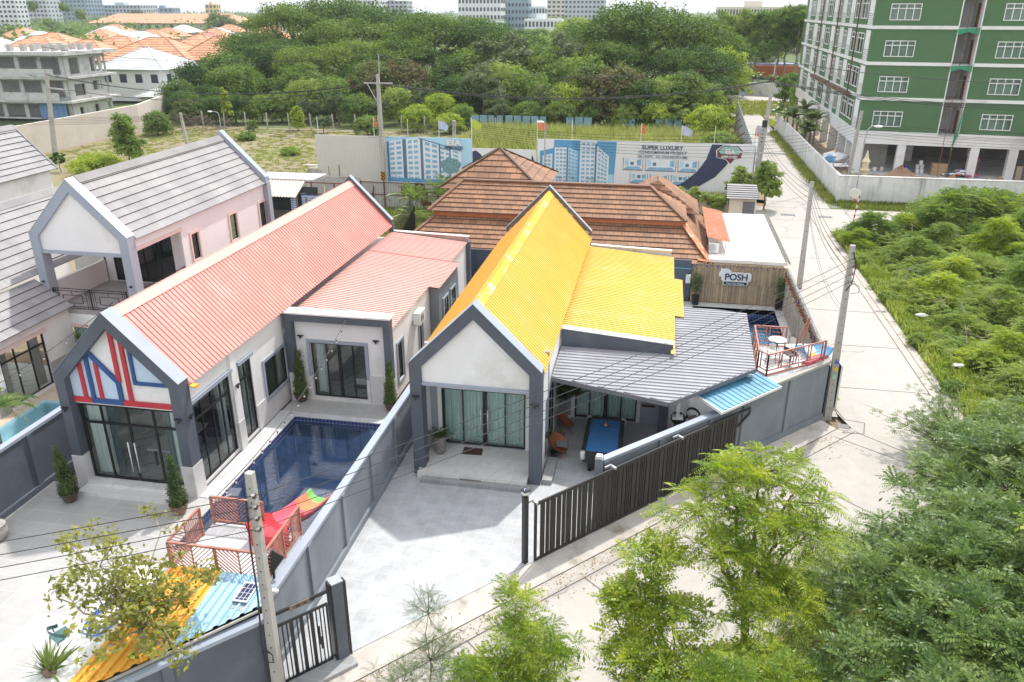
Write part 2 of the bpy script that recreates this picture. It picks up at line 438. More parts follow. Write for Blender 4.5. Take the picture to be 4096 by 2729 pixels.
def rnd_unit(n,rng):
 v=rng.normal(size=(n,3)); return v/np.linalg.norm(v,axis=1,keepdims=True)
def leaf_quads(C,nrm,size,rng,aspect=.45,jit=.35,droop=0.0):
 """diamond leaves at C facing roughly nrm"""
 n=len(C); nr=nrm +rng.normal(size=(n,3))*jit; nr /= np.linalg.norm(nr,axis=1,keepdims=True)
 t=rnd_unit(n,rng); t[:,2] -= droop; t -= nr*np.sum(t*nr,axis=1,keepdims=True); t /= np.linalg.norm(t,axis=1,keepdims=True)
 b=np.cross(nr,t); s=(size*rng.uniform(.6,1.3,size=n))[:,None]
 L=t*s*.5; W=b*s*.5*aspect
 return np.stack([C -L,C -W +L*.1,C +L,C +W +L*.1],axis=1)
def crown_pts(lobes,nclump,per,cr,rng,up=.25,fill=.25,flat=.7):
 """lobes: (cx,cy,cz,rx,ry,rz). clumps on lobe surfaces, leaves gaussian around them"""
 lobes=np.array(lobes,float); w=(lobes[:,3]*lobes[:,4]*lobes[:,5]) ** (2/3); w /= w.sum()
 idx=rng.choice(len(lobes),size=nclump,p=w); d=rnd_unit(nclump,rng); d[:,2]=np.where(d[:,2] <-up,-d[:,2],d[:,2])
 rad=np.where(rng.random(nclump) <fill,rng.uniform(.3,.9,nclump),rng.uniform(.88,1.08,nclump))
 c=lobes[idx,:3] +d*lobes[idx,3:]*rad[:,None]
 C=np.repeat(c,per,axis=0); D=np.repeat(d,per,axis=0)
 C=C +rng.normal(size=C.shape)*np.array([cr,cr,cr*flat])
 return C,D
def crown(name,lobes,nclump,per,cr,leaf,mat,parent,rng,org=(0,0,0),aspect=.5,up=.25,fill=.25,flat=.6,upb=.6,droop=0.0,jit=.5):
 C,D=crown_pts(lobes,nclump,per,cr,rng,up,fill,flat)
 Nn=D +np.array([0,0,upb]); Nn /= np.linalg.norm(Nn,axis=1,keepdims=True)
 return _mesh_quads(name,leaf_quads(C,Nn,leaf,rng,aspect,jit,droop),mat,parent,org)
def fronds(name,base,dirs,length,mat,parent,rng,org=(0,0,0),npair=7,lw=.3,droop=.5,lfrac=.36,la=.32,fold=.25,taper=True):
 """pinnate leaves: base (N,3), dirs (N,3)"""
 N=len(base); d=dirs/np.linalg.norm(dirs,axis=1,keepdims=True); L=length*rng.uniform(.7,1.2,N)
 up=np.tile(np.array([0,0,1.0]),(N,1)) +rng.normal(size=(N,3))*.25
 side=np.cross(d,up); side /= (np.linalg.norm(side,axis=1,keepdims=True) +1e-9); nn=np.cross(side,d)
 out=[]
 for k in range(npair +1):
  t=(k +.7)/(npair +.7)
  p=base +d*(L*t)[:,None] +np.array([0,0,-1.0])*(L*droop*t*t*.6)[:,None]
  tang=d +np.array([0,0,-1.0])*(droop*1.2*t); tang /= np.linalg.norm(tang,axis=1,keepdims=True)
  for sg in ((-1,1) if k <npair else (0,)):
   ll=(L*lfrac*(1.0 -.35*abs(t -.45) if taper else 1))[:,None]
   a=(side*sg*.9 +tang*(.45 if sg else 1.0) -nn*fold*.6); a += rng.normal(size=a.shape)*.06
   a /= np.linalg.norm(a,axis=1,keepdims=True)
   wv=np.cross(a,nn +rng.normal(size=a.shape)*.12); wv /= (np.linalg.norm(wv,axis=1,keepdims=True) +1e-9)
   out.append(np.stack([p,p +a*ll*.5 -wv*ll*la*.5,p +a*ll,p +a*ll*.5 +wv*ll*la*.5],axis=1))
 return _mesh_quads(name,np.concatenate(out),mat,parent,org)
def limb(mb,a,b,r0,r1,n=7,seg=5,wob=.08):
 a=Vector(a); b=Vector(b); L=(b -a).length; pts=[]
 for i in range(seg +1):
  t=i/seg; q=a.lerp(b,t)
  if 0 <i <seg: q += Vector((random.uniform(-1,1),random.uniform(-1,1),random.uniform(-.5,.5)))*L*wob*.5
  pts.append(q)
 mb.tube(pts,r0,n,r1); return pts
MT={}
MT['white']=M('white_render',(.80,.797,.79),.7,.04,.8,.1,60,dirt=(.62,.60,.57),dscale=.35)
MT['cream']=M('cream_render',(.70,.64,.55),.75,.06,.8,.1,60,dirt=(.5,.45,.38),dscale=.5,streak=True)
MT['slate']=M('slate_blue_paint',(.088,.103,.130),.6,.10,1.2,.15,70,dirt=(.12,.138,.168),dscale=.6)
MT['slatewall']=M('slate_wall_paint',(.19,.215,.245),.65,.14,1.0,.15,50,dirt=(.26,.285,.31),dscale=.5,streak=True)
MT['lightslate']=M('light_grey_blue_paint',(.33,.37,.44),.6,.06,1,.1,60)
MT['paleslate']=M('pale_grey_blue_paint',(.34,.385,.45),.6,.05,1,.15,60)
MT['pink']=M('pale_pink_paint',(.72,.56,.51),.65,.05)
MT['pinkwhite']=M('pinkish_white_render',(.77,.76,.75),.7,.04,1,.1,60)
MT['blackmetal']=M('black_powder_coat',(.012,.012,.013),.35,.2)
MT['darkmetal']=M('dark_brown_metal',(.022,.020,.019),.55,.25,2)
MT['brownmetal']=M('primer_brown_paint',(.36,.14,.095),.5,.15,4,dirt=(.5,.32,.26),dscale=3)
MT['steel']=M('brushed_steel',(.66,.66,.67),.3,.05,5,metal=.35)
MT['galv']=M('galvanised_steel',(.42,.43,.44),.5,.2,3,metal=.3,dirt=(.3,.25,.22),dscale=2)
MT['redpaint']=M('red_trim_paint',(.50,.035,.05),.5,.08)
MT['bluepaint']=M('blue_trim_paint',(.03,.085,.24),.5,.08)
MT['babyblue']=M('pale_blue_panel',(.52,.64,.77),.6,.03)
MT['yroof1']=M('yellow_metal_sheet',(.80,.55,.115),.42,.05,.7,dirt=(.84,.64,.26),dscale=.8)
MT['yrib_shade']=M('yellow_metal_rib_shade',(.74,.39,.025),.42,.06,.7)  # deeper yellow for the rib flanks, shade painted into the colour
MT['yroof']=[MT['yroof1'],MT['yrib_shade']]
MT['ycap']=M('faded_yellow_ridge_cap',(.84,.47,.04),.5,.05,1,dirt=(.86,.80,.62),dscale=1.2)
MT['rroof']=[M('red_metal_sheet',(.68,.30,.26),.45,.05,.6,dirt=(.74,.40,.35),dscale=1.2),M('red_metal_rib_shade',(.52,.11,.09),.45,.05,.6)]  # second red is the painted shade of the rib flanks
MT['rroof2']=[M('faded_red_metal_sheet',(.76,.47,.42),.45,.05,.6,dirt=(.76,.40,.36),dscale=1.2),M('faded_red_metal_rib_shade',(.58,.19,.16),.45,.05,.6)]  # faded wing sheet; its rib colour has the flank shade painted in
MT['rcap']=M('red_ridge_cap',(.76,.40,.34),.5,.05)
MT['groof']=[M('grey_metal_sheet',(.32,.325,.355),.35,.06,.6,metal=.15,dirt=(.46,.46,.49),dscale=.6),M('grey_metal_rib_shade',(.24,.24,.265),.4,.06,.6)]  # second grey paints the shaded sides of the ribs
MT['gtrim']=M('dark_grey_flashing',(.15,.15,.17),.4,.1)
MT['bluesheet']=M('blue_metal_sheet',(.10,.29,.44),.45,.25,1.2,dirt=(.03,.15,.3),dscale=1.5)
MT['skysheet']=[M('sky_blue_metal_sheet',(.38,.60,.74),.45,.08,2,dirt=(.16,.2,.18),dscale=2.2),M('sky_blue_metal_rib_shade',(.22,.42,.58),.45,.08,2)]  # deeper blue on the rib flanks as painted shade
MT['amber']=[M('amber_metal_sheet',(.80,.42,.05),.45,.08,2,dirt=(.10,.06,.03),dscale=1.9),M('amber_metal_rib_shade',(.62,.27,.02),.45,.08,2,dirt=(.08,.05,.03),dscale=1.9)]  # darker amber paints the flank shade; the dirt patches are separate
MT['marble']=tilemat('white_marble_tile',(.72,.71,.69),(.62,.60,.58),(.6,.6),mortar=.004,rough=.12,var=.05,vein=(.60,.58,.56),bump=.05)
MT['marblewall']=M('pale_marble_cladding',(.66,.64,.63),.3,.06,1.6,dirt=(.55,.53,.52),dscale=1.2)
MT['innerfloor']=tilemat('interior_marble_floor',(.82,.84,.82),(.6,.6,.6),(.8,.8),mortar=.005,rough=.1,var=.08,vein=(.32,.33,.34))
MT['greystone']=tilemat('blue_grey_stone_tile',(.48,.495,.515),(.58,.58,.58),(.4,.4),mortar=.007,rough=.6,var=.28,bump=.3,cvar=.05)
MT['lightstone']=tilemat('light_grey_stone_tile',(.60,.61,.62),(.75,.75,.75),(.4,.4),mortar=.01,rough=.5,var=.22,bump=.3,cvar=.04)
MT['pavergrey']=tilemat('wood_grain_grey_tile',(.46,.455,.445),(.63,.62,.60),(1.2,.6),mortar=.008,rough=.35,var=.14,bump=.1)
MT['steptile']=tilemat('grey_step_tile',(.33,.335,.34),(.45,.45,.45),(.6,.3),mortar=.008,rough=.5,var=.15)
MT['pooltile']=tilemat('navy_pool_tile',(.025,.045,.20),(.30,.34,.48),(.15,.15),mortar=.010,rough=.25,var=.3,bump=.1)
MT['pooltilev']=tilemat('navy_pool_wall_tile',(.025,.045,.20),(.34,.38,.52),(.15,.15),mortar=.010,rough=.25,var=.3,bump=.1,coord='xz')
MT['pooltilew']=tilemat('navy_pool_side_tile',(.025,.045,.20),(.34,.38,.52),(.15,.15),mortar=.010,rough=.25,var=.3,bump=.1,coord='yz')
MT['poolnavy']=M('navy_pool_floor',(.05,.095,.21),.5,.25,.35)
MT['hextile']=tilemat('pale_blue_pattern_tile',(.42,.66,.80),(.02,.05,.22),(.26,.16),mortar=.03,rough=.3,var=.15,offset=.5,bump=0,cvar=.35)
MT['turqtile']=M('turquoise_pool_lining',(.62,.84,.90),.3,.06,1,dirt=(.48,.78,.88),dscale=1)
MT['sandpaver']=M('sand_coloured_coping',(.62,.52,.40),.6,.1,2)
MT['woodpaver']=tilemat('wood_look_tile',(.40,.33,.28),(.5,.45,.4),(1.2,.2),rot=1.57,mortar=.006,rough=.5,var=.4)
MT['waternavy']=murky('water_deep_blue',(.45,.60,.85),(.032,.066,.145),7.0,.7,.66)
MT['waterclear']=watermat('water_clear',(.62,.84,.95),2.0,.06,.0)
MT['waterturq']=watermat('water_turquoise',(.84,.97,1.0),2.0,.08,.0)
MT['glass']=glassmat('window_glass',(.88,.96,.945),.03)
MT['glassdark']=glassmat('tinted_glass',(.30,.40,.38),.08)
MT['curtain']=M('pale_teal_curtain',(.68,.82,.80),.85,.05)
MT['curtainw']=M('white_sheer_curtain',(.86,.89,.89),.85,.05)
MT['curtaing']=M('grey_curtain',(.17,.22,.26),.85,.1)
MT['innerwall']=M('interior_wall_paint',(.62,.64,.62),.8,.05)
MT['concrete']=tilemat('road_concrete',(.465,.437,.40),(.455,.427,.39),(60,60),mortar=.01,rough=.85,var=.13,bump=.0)
MT['kerb']=M('weathered_kerb_concrete',(.50,.46,.42),.85,.12,1.2,.3,40,dirt=(.17,.13,.09),dscale=.75)
MT['gutter']=M('gutter_concrete',(.45,.41,.37),.85,.12,1.2,.3,40,dirt=(.30,.26,.21),dscale=.6)
MT['joint']=M('dark_joint_filler',(.10,.09,.08),.9,.3)
MT['grate']=M('cast_drain_grate',(.22,.22,.23),.6,.3,10)
MT['soil']=M('bare_soil',(.28,.20,.13),.95,.25,1.5,.4,20,dirt=(.12,.16,.05),dscale=1.0)
MT['bushsoil']=M('weedy_ground',(.13,.17,.05),.95,.35,.8,.5,15,dirt=(.30,.24,.16),dscale=.5)
MT['field']=M('dry_field',(.24,.20,.12),.95,.18,.25,.4,6,dirt=(.15,.21,.06),dscale=.10)
MT['land']=M('distant_land',(.09,.13,.045),.95,.35,.02,.0,dirt=(.22,.19,.14),dscale=.012)
MT['conc']=M('raw_concrete',(.56,.55,.54),.85,.12,.8,.25,25,dirt=(.28,.27,.26),dscale=.7)
MT['pole']=M('pole_concrete',(.42,.40,.37),.85,.12,2,.2,30,dirt=(.25,.23,.2),dscale=2)
MT['concwall']=M('pale_concrete_wall',(.58,.53,.47),.85,.06,.4,.1,20,dirt=(.47,.42,.36),dscale=.25)
MT['whitewall']=M('weathered_white_wall',(.74,.74,.73),.8,.05,.6,.15,30,dirt=(.30,.29,.27),dscale=.9,streak=True)
MT['bark']=M('bark',(.18,.13,.09),.9,.3,6,.5,40)
MT['palebark']=M('pale_bark',(.30,.26,.21),.9,.3,6,.5,40)
MT['wire']=M('black_cable',(.03,.03,.035),.6,.1)
MT['pot']=M('glazed_brown_pot',(.10,.06,.045),.3,.2,3)
MT['terra']=M('brown_clay_pot',(.26,.14,.08),.55,.2,3)
MT['greypot']=M('grey_brown_planter',(.20,.18,.165),.6,.15,3)
MT['blackplastic']=M('black_plastic',(.02,.02,.022),.5,.2)
MT['whiteplastic']=M('white_plastic',(.75,.75,.73),.45,.05)
MT['panel']=tilemat('solar_cells',(.02,.03,.10),(.5,.52,.58),(.10,.16),mortar=.008,rough=.2,var=.1,bump=0)
MT['insul']=M('brown_porcelain',(.10,.03,.02),.3,.2)
MT['tilebrown']=rooftile('brown_clay_shingle',(.29,.145,.078),(.09,.055,.035),var=.22)
MT['tilegrey']=rooftile('grey_concrete_tile',(.32,.315,.33),(.26,.255,.265),var=.05)
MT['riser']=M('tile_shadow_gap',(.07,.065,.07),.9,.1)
MT['tileridge']=M('brown_ridge_tile',(.22,.12,.075),.8,.2,3)
MT['orangeband']=M('orange_fascia',(.50,.17,.07),.6,.15,2)
MT['slatemetal']=tilemat('slate_ribbed_cladding',(.085,.11,.15),(.05,.07,.10),(.14,8),mortar=.012,rough=.5,var=.1,coord='xz')
MT['flatroof']=M('white_flat_roof_coating',(.80,.80,.78),.7,.03,.5,.1,20,dirt=(.42,.40,.38),dscale=.5)
def _wear(m,col,lo,hi,scale,streak=(1,1,1)):
 """an extra layer of stains with a shape of their own over an existing material"""
 t=m.node_tree; bs=t.nodes['Principled BSDF']; src=bs.inputs['Base Color'].links[0].from_socket
 f=_noise(t,_pos(t,streak),scale,9,.72); c=_mix(t,src,col,_ramp(t,f,[(lo,(0,)*3),(hi,(.75,)*3)])); t.links.new(c,bs.inputs['Base Color'])
_wear(MT['concrete'],(.33,.30,.26),.56,.80,.35); _wear(MT['concrete'],(.40,.37,.33),.60,.64,1.7,(.25,2.2,1)); _wear(MT['concrete'],(.58,.55,.51),.58,.75,.8)
_wear(MT['greystone'],(.56,.57,.58),.5,.75,.35); _wear(MT['greystone'],(.36,.37,.37),.62,.8,.5)
_wear(MT['pavergrey'],(.36,.35,.33),.60,.85,.5); _wear(MT['slatewall'],(.10,.115,.14),.58,.78,1.1,(1.5,1.5,.15)); _wear(MT['white'],(.56,.54,.50),.64,.82,1.2,(1.6,1.6,.12))
_wear(MT['yroof1'],(.56,.34,.08),.58,.80,1.4,(.25,1.6,1)); _wear(MT['rroof'][0],(.48,.24,.20),.58,.80,1.4,(.25,1.6,1)); _wear(MT['groof'][0],(.24,.24,.25),.58,.8,1.2,(.25,1.6,1))
_wear(MT['whitewall'],(.33,.31,.28),.55,.75,.8,(.5,.5,.35)); _wear(MT['marble'],(.60,.58,.54),.6,.85,.9); _wear(MT['tilebrown'],(.10,.06,.04),.60,.80,.45)
def _cracks(m,col,scale,width,mask=.5):
 t=m.node_tree; bs=t.nodes['Principled BSDF']; src=bs.inputs['Base Color'].links[0].from_socket
 nz=t.nodes.new('ShaderNodeTexNoise'); nz.inputs['Scale'].default_value=1.3; nz.inputs['Detail'].default_value=6; t.links.new(_pos(t),nz.inputs['Vector'])
 ad=t.nodes.new('ShaderNodeVectorMath'); ad.operation='MULTIPLY_ADD'; ad.inputs[1].default_value=(.9,.9,.9); t.links.new(nz.outputs['Color'],ad.inputs[0]); t.links.new(_pos(t),ad.inputs[2])
 v=t.nodes.new('ShaderNodeTexVoronoi'); v.feature='DISTANCE_TO_EDGE'; v.inputs['Scale'].default_value=scale; t.links.new(ad.outputs[0],v.inputs['Vector'])
 line=_ramp(t,v.outputs['Distance'],[(0,(1,)*3),(width,(0,)*3)]); mk=_ramp(t,_noise(t,_pos(t),.22,3),[(mask,(0,)*3),(mask +.04,(.8,)*3)])
 c=_mix(t,src,col,_mix(t,line,mk,1.0,'MULTIPLY')); t.links.new(c,bs.inputs['Base Color'])
_cracks(MT['concrete'],(.18,.165,.15),.16,.006,.50); _cracks(MT['gutter'],(.15,.13,.11),.35,.012,.45)
_wear(MT['concrete'],(.36,.34,.31),.55,.75,.9,(1.9,.10,1)); _wear(MT['whitewall'],(.45,.43,.40),.5,.8,.5)
# ================================================================ ground, roads, forecourts
FL=Fr(-2.9,18.85,47.88)          # street boundary line, n towards the road
def st(name,mb,mat,**k): o=mb.build(name,mat,None,**k); tag(o,kind='structure'); return o
POOLS=[(-13.58,-8.62,16.0,26.10),(2.3,6.62,31.4,42.05),(-24.0,-22.45,14.0,25.1)]
def sheet(mb,x0,x1,y0,y1,z,holes=POOLS):
 xs=sorted({x0,x1,*[q for h in holes for q in h[:2] if x0 <q <x1]}); ys=sorted({y0,y1,*[q for h in holes for q in h[2:] if y0 <q <y1]})
 for a,b in zip(xs[:-1],xs[1:]):
  for c,d in zip(ys[:-1],ys[1:]):
   if any(a >= h[0] -1e-6 and b <= h[1] +1e-6 and c >= h[2] -1e-6 and d <= h[3] +1e-6 for h in holes): continue
   mb.face([(a,c,z),(b,c,z),(b,d,z),(a,d,z)])
mb=MB(); sheet(mb,-6000,6000,-300,3200,-.42); st('ground',mb,MT['land'],fix=False)
mb=MB(); mb.face([(-8000,3200,-.6),(8000,3200,-.6),(8000,30000,-.6),(-8000,30000,-.6)])
SEA=M('sea_surface',(.30,.36,.42),.3,.05,.01)
st('water',mb,SEA,fix=False)
mb=MB(); sheet(mb,-70,13,0,70,-.30); st('plot_ground',mb,MT['soil'],fix=False)
mb=MB(); mb.face([(-70,70,-.04),(9.2,70,-.04),(9.2,104,-.04),(-70,104,-.04)]); mb.face([(-33,41.5,-.04),(-10,41.5,-.04),(-10,70,-.04),(-33,70,-.04)])
mb.face([(-70,41.5,-.05),(-33,41.5,-.05),(-33,70,-.05),(-70,70,-.05)])
st('field',mb,MT['field'],fix=False)
mb=MB(); mb.face([(-90,104,-.14),(9.6,104,-.14),(9.6,210,-.14),(-90,210,-.14)]); st('woodland_ground',mb,MT['bushsoil'],fix=False)
mb=MB(); mb.face([(12.0,5,-.13),(60,5,-.13),(60,60.6,-.13),(12.0,60.6,-.13)]); mb.face([(1.5,-4,-.13),(12.0,-4,-.13),(12.0,25.0,-.13),(8.5,21.5,-.135),(1.5,14.8,-.13)])
mb.face([(14.0,67.9,-.11),(60,67.9,-.11),(60,70.4,-.11),(14.0,70.4,-.11)])
st('verge_ground',mb,MT['bushsoil'],fix=False)
mb=MB(); mb.face([(15,70.5,-.05),(70,70.5,-.05),(70,150,-.05),(15,150,-.05)]); st('site_ground',mb,M('site_sand',(.40,.30,.21),.95,.15,.6,.4,12,dirt=(.27,.23,.19),dscale=.5),fix=False)
mb=MB()
f=lambda s,d,z=-.12: FL.p(s,d,z)
mb.face([f(-22,1.35),f(15.0,1.35),f(17.5,6.4),f(-22,6.2)])
mb.face([(7.75,30.6,-.121),(11.95,33.6,-.121),(11.95,68,-.121),(7.75,68,-.121)])
p1=f(15.0,1.35); p2=f(17.5,6.4)
mb.face([(p1[0],p1[1],-.121),(p2[0],p2[1],-.121),(11.95,33.6,-.121),(7.75,30.6,-.121)])
mb.face([(11.95,60.6,-.121),(60,60.6,-.121),(60,67.9,-.121),(11.95,67.9,-.121)])
mb.face([(8.9,68,-.121),(15.2,68,-.121),(14.8,114,-.121),(14.9,142,-.121),(10.2,142,-.121),(9.6,90,-.121)])
mb.face([(10.2,142,-.122),(14.9,142,-.122),(40,150,-.122),(40,157,-.122),(12,163,-.122),(8,196,-.122),(4,196,-.122),(8,158,-.122)])
st('road',mb,MT['concrete'],fix=False)
mb=MB()
mb.face([FL.p(-14,.02,.0),FL.p(14.6,.02,.0),FL.p(14.6,.80,-.10),FL.p(-14,.80,-.10)])
mb.face([FL.p(-14,.02,.0),FL.p(-14,.02,-.3),FL.p(14.6,.02,-.3),FL.p(14.6,.02,0)])
st('kerb',mb,MT['kerb'],fix=False)
mb=MB()
mb.face([FL.p(-22,.82,-.115),FL.p(15.1,.82,-.115),FL.p(15.1,1.34,-.118),FL.p(-22,1.34,-.118)])
mb.face([(11.97,33,-.116),(12.32,33,-.116),(12.32,60.6,-.116),(11.97,60.6,-.116)]); mb.face([(12.35,24,-.116),(12.7,24,-.116),(12.7,60.6,-.116),(12.35,60.6,-.116)])
mb.face([(11.97,24.5,-.117),(12.33,24.5,-.117),(12.33,33,-.117),(11.97,33,-.117)])
mb.face([(7.25,30.2,-.117),(7.74,30.2,-.117),(7.74,60,-.117),(7.25,60,-.117)])
st('gutter',mb,MT['gutter'],fix=False)
mb=MB(); z=-.113
def jl(a,b,w=.03):
 a=Vector((*a,z)); b=Vector((*b,z)); d=(b -a).normalized(); s=Vector((-d.y,d.x,0))*w/2
 mb.face([a -s,b -s,b +s,a +s])
for y in (33.1,38.05,43.05,48.1,53.1,58.1,63.5): jl((7.75,y),(11.95,y))
jl((11.96,33),(11.96,68),.04); jl((12.34,24),(12.34,60),.03); jl((7.75,30.5),(7.75,56),.04)
jl(FL.p(-14,.81,0)[:2],FL.p(15,.81,0)[:2],.035); jl(FL.p(-22,1.35,0)[:2],FL.p(15,1.35,0)[:2],.03)
for s in (-13.6,-8.6,-3.2,.9,5.6,10.4,15.0): jl(FL.p(s,1.36,0)[:2],FL.p(s +.05,6.2,0)[:2],.03)
for s in (-6,-1.5,2.7,7,11.5): jl(FL.p(s,.82,0)[:2],FL.p(s,1.35,0)[:2],.02)
jl((7.28,28.52),(11.9,25.3)); jl((6.69,29.36),(7.1,29.0)); jl((8.68,29.87),(8.46,28.92)); jl((8.68,29.87),(7.95,30.03)); jl((7.95,30.03),(7.6,31.9)); jl((7.62,28.9),(8.46,28.92))
for y in (45,50.5,41.0,37.0,35.2): jl((12.0,y),(12.34,y),.02)
jl((9.0,67.9),(15,67.9)); jl((15,60.7),(15,67.8))
st('road_joints',mb,MT['joint'],fix=False)
mb=MB(); mb.prism([(-8.42,13.15),FL.p(14.45,-.02,0)[:2],(7.1,42.7),(-8.42,42.7)],-.25,0.0)
mb=MB(); fy=lambda x: 18.85 +(x +2.9)*1.1063
mb.prism([(-8.42,fy(-8.42)),(1.9,fy(1.9)),(1.9,42.7),(-8.42,42.7)],-.28,0.0)
st('forecourt',mb,MT['greystone'])
mb=MB()
mb.prism([(1.9,fy(1.9)),(6.9,fy(6.9)),(7.25,29.9),(7.25,31.4),(1.9,31.4)],-.28,0.001)
mb.box(6.62,7.25,31.4,42.75,-.28,.001); mb.box(1.9,6.62,42.05,42.75,-.28,.001); mb.box(1.9,2.3,31.4,42.05,-.28,.001)
st('pool_deck',mb,MT['lightstone'])
mb=MB(); mb.prism([(-19.9,3),(-8.6,3),(-8.6,fy(-8.6)),(-8.6,17.5),(-13.62,17.5),(-13.62,26.45),(-14.3,26.45),(-14.3,20.2),(-18.6,20.2),(-19.9,20.2)],-.28,0.0)
st('patio',mb,MT['pavergrey'])
mb=MB(); mb.box(-14.3,-8.55,26.47,27.75,-.28,.02); st('patio_step',mb,MT['pavergrey'])
mb=MB(); mb.box(-14.35,-13.60,20.2,26.46,.001,.022); mb.box(-13.60,-8.55,26.12,26.46,-.05,.022); st('pool_coping',mb,MT['lightstone'])
def pool(x0,x1,y0,y1,ztop,depth,mh,mv,mw,wat,zw,mfloor=None):
 mb=MB(); mb.k=0
 mb.face([(x0,y0,-depth),(x1,y0,-depth),(x1,y1,-depth),(x0,y1,-depth)])
 mb.k=1; mb.face([(x0,y1,-depth),(x1,y1,-depth),(x1,y1,ztop),(x0,y1,ztop)]); mb.face([(x0,y0,-depth),(x1,y0,-depth),(x1,y0,ztop),(x0,y0,ztop)])
 mb.k=2; mb.face([(x0,y0,-depth),(x0,y1,-depth),(x0,y1,ztop),(x0,y0,ztop)]); mb.face([(x1,y0,-depth),(x1,y1,-depth),(x1,y1,ztop),(x1,y0,ztop)])
 o=mb.build('pool_basin',[mfloor or mh,mv,mw],None,fix=False); tag(o,kind='structure')
 mb=MB(); mb.face([(x0,y0,zw),(x1,y0,zw),(x1,y1,zw),(x0,y1,zw)]); o=mb.build('water',wat,None,fix=False); tag(o,kind='structure')
pool(*POOLS[0],.0,1.25,MT['pooltile'],MT['pooltilev'],MT['pooltilew'],MT['waternavy'],-.16,MT['poolnavy'])
pool(*POOLS[1],.0,.85,MT['pooltile'],MT['pooltilev'],MT['pooltilew'],MT['waterclear'],-.45,MT['hextile'])
pool(*POOLS[2],.30,.38,MT['turqtile'],MT['turqtile'],MT['turqtile'],MT['waterturq'],.17)
# ================================================================ yellow villa
S0=Fr(0,0,0)
def Fsouth(y): return Fr(0,y,0)            # faces -Y, u = x
def Feast(x): return Fr(x,0,90)            # faces +X, u = y
def gable_frame(mb,F,xc,half,zb,ze,za,cw,rw,d0,d1,legs=(True,True)):
 """portal frame: legs + raking bands"""
 o=[(xc -half,zb),(xc -half,ze),(xc,za),(xc +half,ze),(xc +half,zb)]
 sl=(za -ze)/half; dz=rw*sqrt(1 +sl*sl)
 ie=ze -dz +cw*sl
 i=[(xc -half +cw,zb),(xc -half +cw,ie),(xc,za -dz),(xc +half -cw,ie),(xc +half -cw,zb)]
 for k in range(4):
  if k == 0 and not legs[0]: continue
  if k == 3 and not legs[1]: continue
  mb.fprism(F,[o[k],o[k +1],i[k +1],i[k]],d0,d1)
 return i
def bat_lamp(F,u,z,where,k):
 t=thing('wall_lamp',f'small black bat-shaped wall lamp {where}','wall lamp',F.p(u,0,z),group='black bat-shaped wall lamps')
 mb=MB()
 mb.fprism(F,[(u -.15,z +.02),(u -.05,z -.02),(u,z -.13),(u +.05,z -.02),(u +.15,z +.02),(u +.05,z +.05),(u,z +.02),(u -.05,z +.05)],.03,.09)
 mb.fbox(F,u -.03,u +.03,0.0,.03,z -.06,z +.02)
 mb.build('shade',MT['blackplastic'],t)
YV=thing('villa','white pool villa with bright yellow ribbed metal roof and slate gable portal','villa',(-5.45,22.95,0))
XC=-5.47; HF=2.22
F=Fsouth(22.95)
mb=MB(); gable_frame(mb,F,XC,HF,0.0,4.20,6.40,.40,.36,-.52,0.0); mb.build('portal_frame',MT['slate'],YV)
mb=MB(); sl=(6.40 -4.20)/HF
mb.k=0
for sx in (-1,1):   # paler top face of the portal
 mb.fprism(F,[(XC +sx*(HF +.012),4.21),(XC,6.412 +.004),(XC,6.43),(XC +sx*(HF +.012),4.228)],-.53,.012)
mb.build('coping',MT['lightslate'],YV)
ie=4.2 -.36*sqrt(1 +sl*sl) +.4*sl
mb=MB(); mb.fprism(F,[(XC -HF +.4,3.52),(XC +HF -.4,3.52),(XC +HF -.4,ie),(XC,6.40 -.36*sqrt(1 +sl*sl)),(XC -HF +.4,ie)],-.30,-.12); mb.build('gable_panel',MT['white'],YV)
mb=MB(); mb.fbox(F,XC -HF +.4,XC +HF -.4,-.30,-.04,3.42,3.517); mb.build('beam',MT['lightslate'],YV)
B('porch_ceiling',MT['white'],YV,(XC -HF +.1,XC +HF -.1,23.47,24.6,3.40,3.44))
mb=MB(); W=Fsouth(24.75); wall(mb,W,XC -HF,XC +HF,0.25,4.2,-.15,0,[(-7.12,-4.05,.26,2.52)]); mb.build('front_wall',MT['lightslate'],YV)
trim(YV,W,-7.12,-4.05,.26,2.52,.14,.05,MT['white'],False)
g=glazing(YV,W,-7.10,-4.07,.27,2.5,cols=(-6.35,-5.60,-5.50,-4.80),frame=MT['blackmetal'],name='sliding_door')
mb=MB(); mb.fbox(W,-5.61,-5.49,-.06,.0,.3,2.48); mb.build('meeting_stile',MT['blackmetal'],g)
mb=MB()
for u in (-5.68,-5.42):
 mb.tube([W.p(u,.07,.8),W.p(u,.07,1.8)],.028,8); mb.tube([W.p(u,.07,.95),W.p(u,-.04,.95)],.014,6); mb.tube([W.p(u,.07,1.6),W.p(u,-.04,1.6)],.014,6)
mb.build('handle',MT['steel'],g,smooth=True)
curtain(YV,W,-7.05,-5.6,.3,2.45,-.22); curtain(YV,W,-5.5,-4.1,.3,2.45,-.22)
B('room_floor',MT['innerfloor'],YV,(XC -HF +.1,XC +HF -.1,24.9,40,.18,.27))
mb=MB(); mb.box(-7.5,-3.4,25.6,25.65,.27,3.2); mb.build('inner_partition',MT['innerwall'],YV)
mb=MB(); mb.box(XC -HF +.2,XC +HF -.42,22.66,24.75,.001,.25); mb.build('porch_floor',MT['marble'],YV)
mb=MB(); mb.box(-7.3,-3.52,22.38,22.655,.001,.13); mb.box(-3.2,-2.86,23.05,24.6,.001,.17); mb.build_each('step',MT['steptile'],YV)
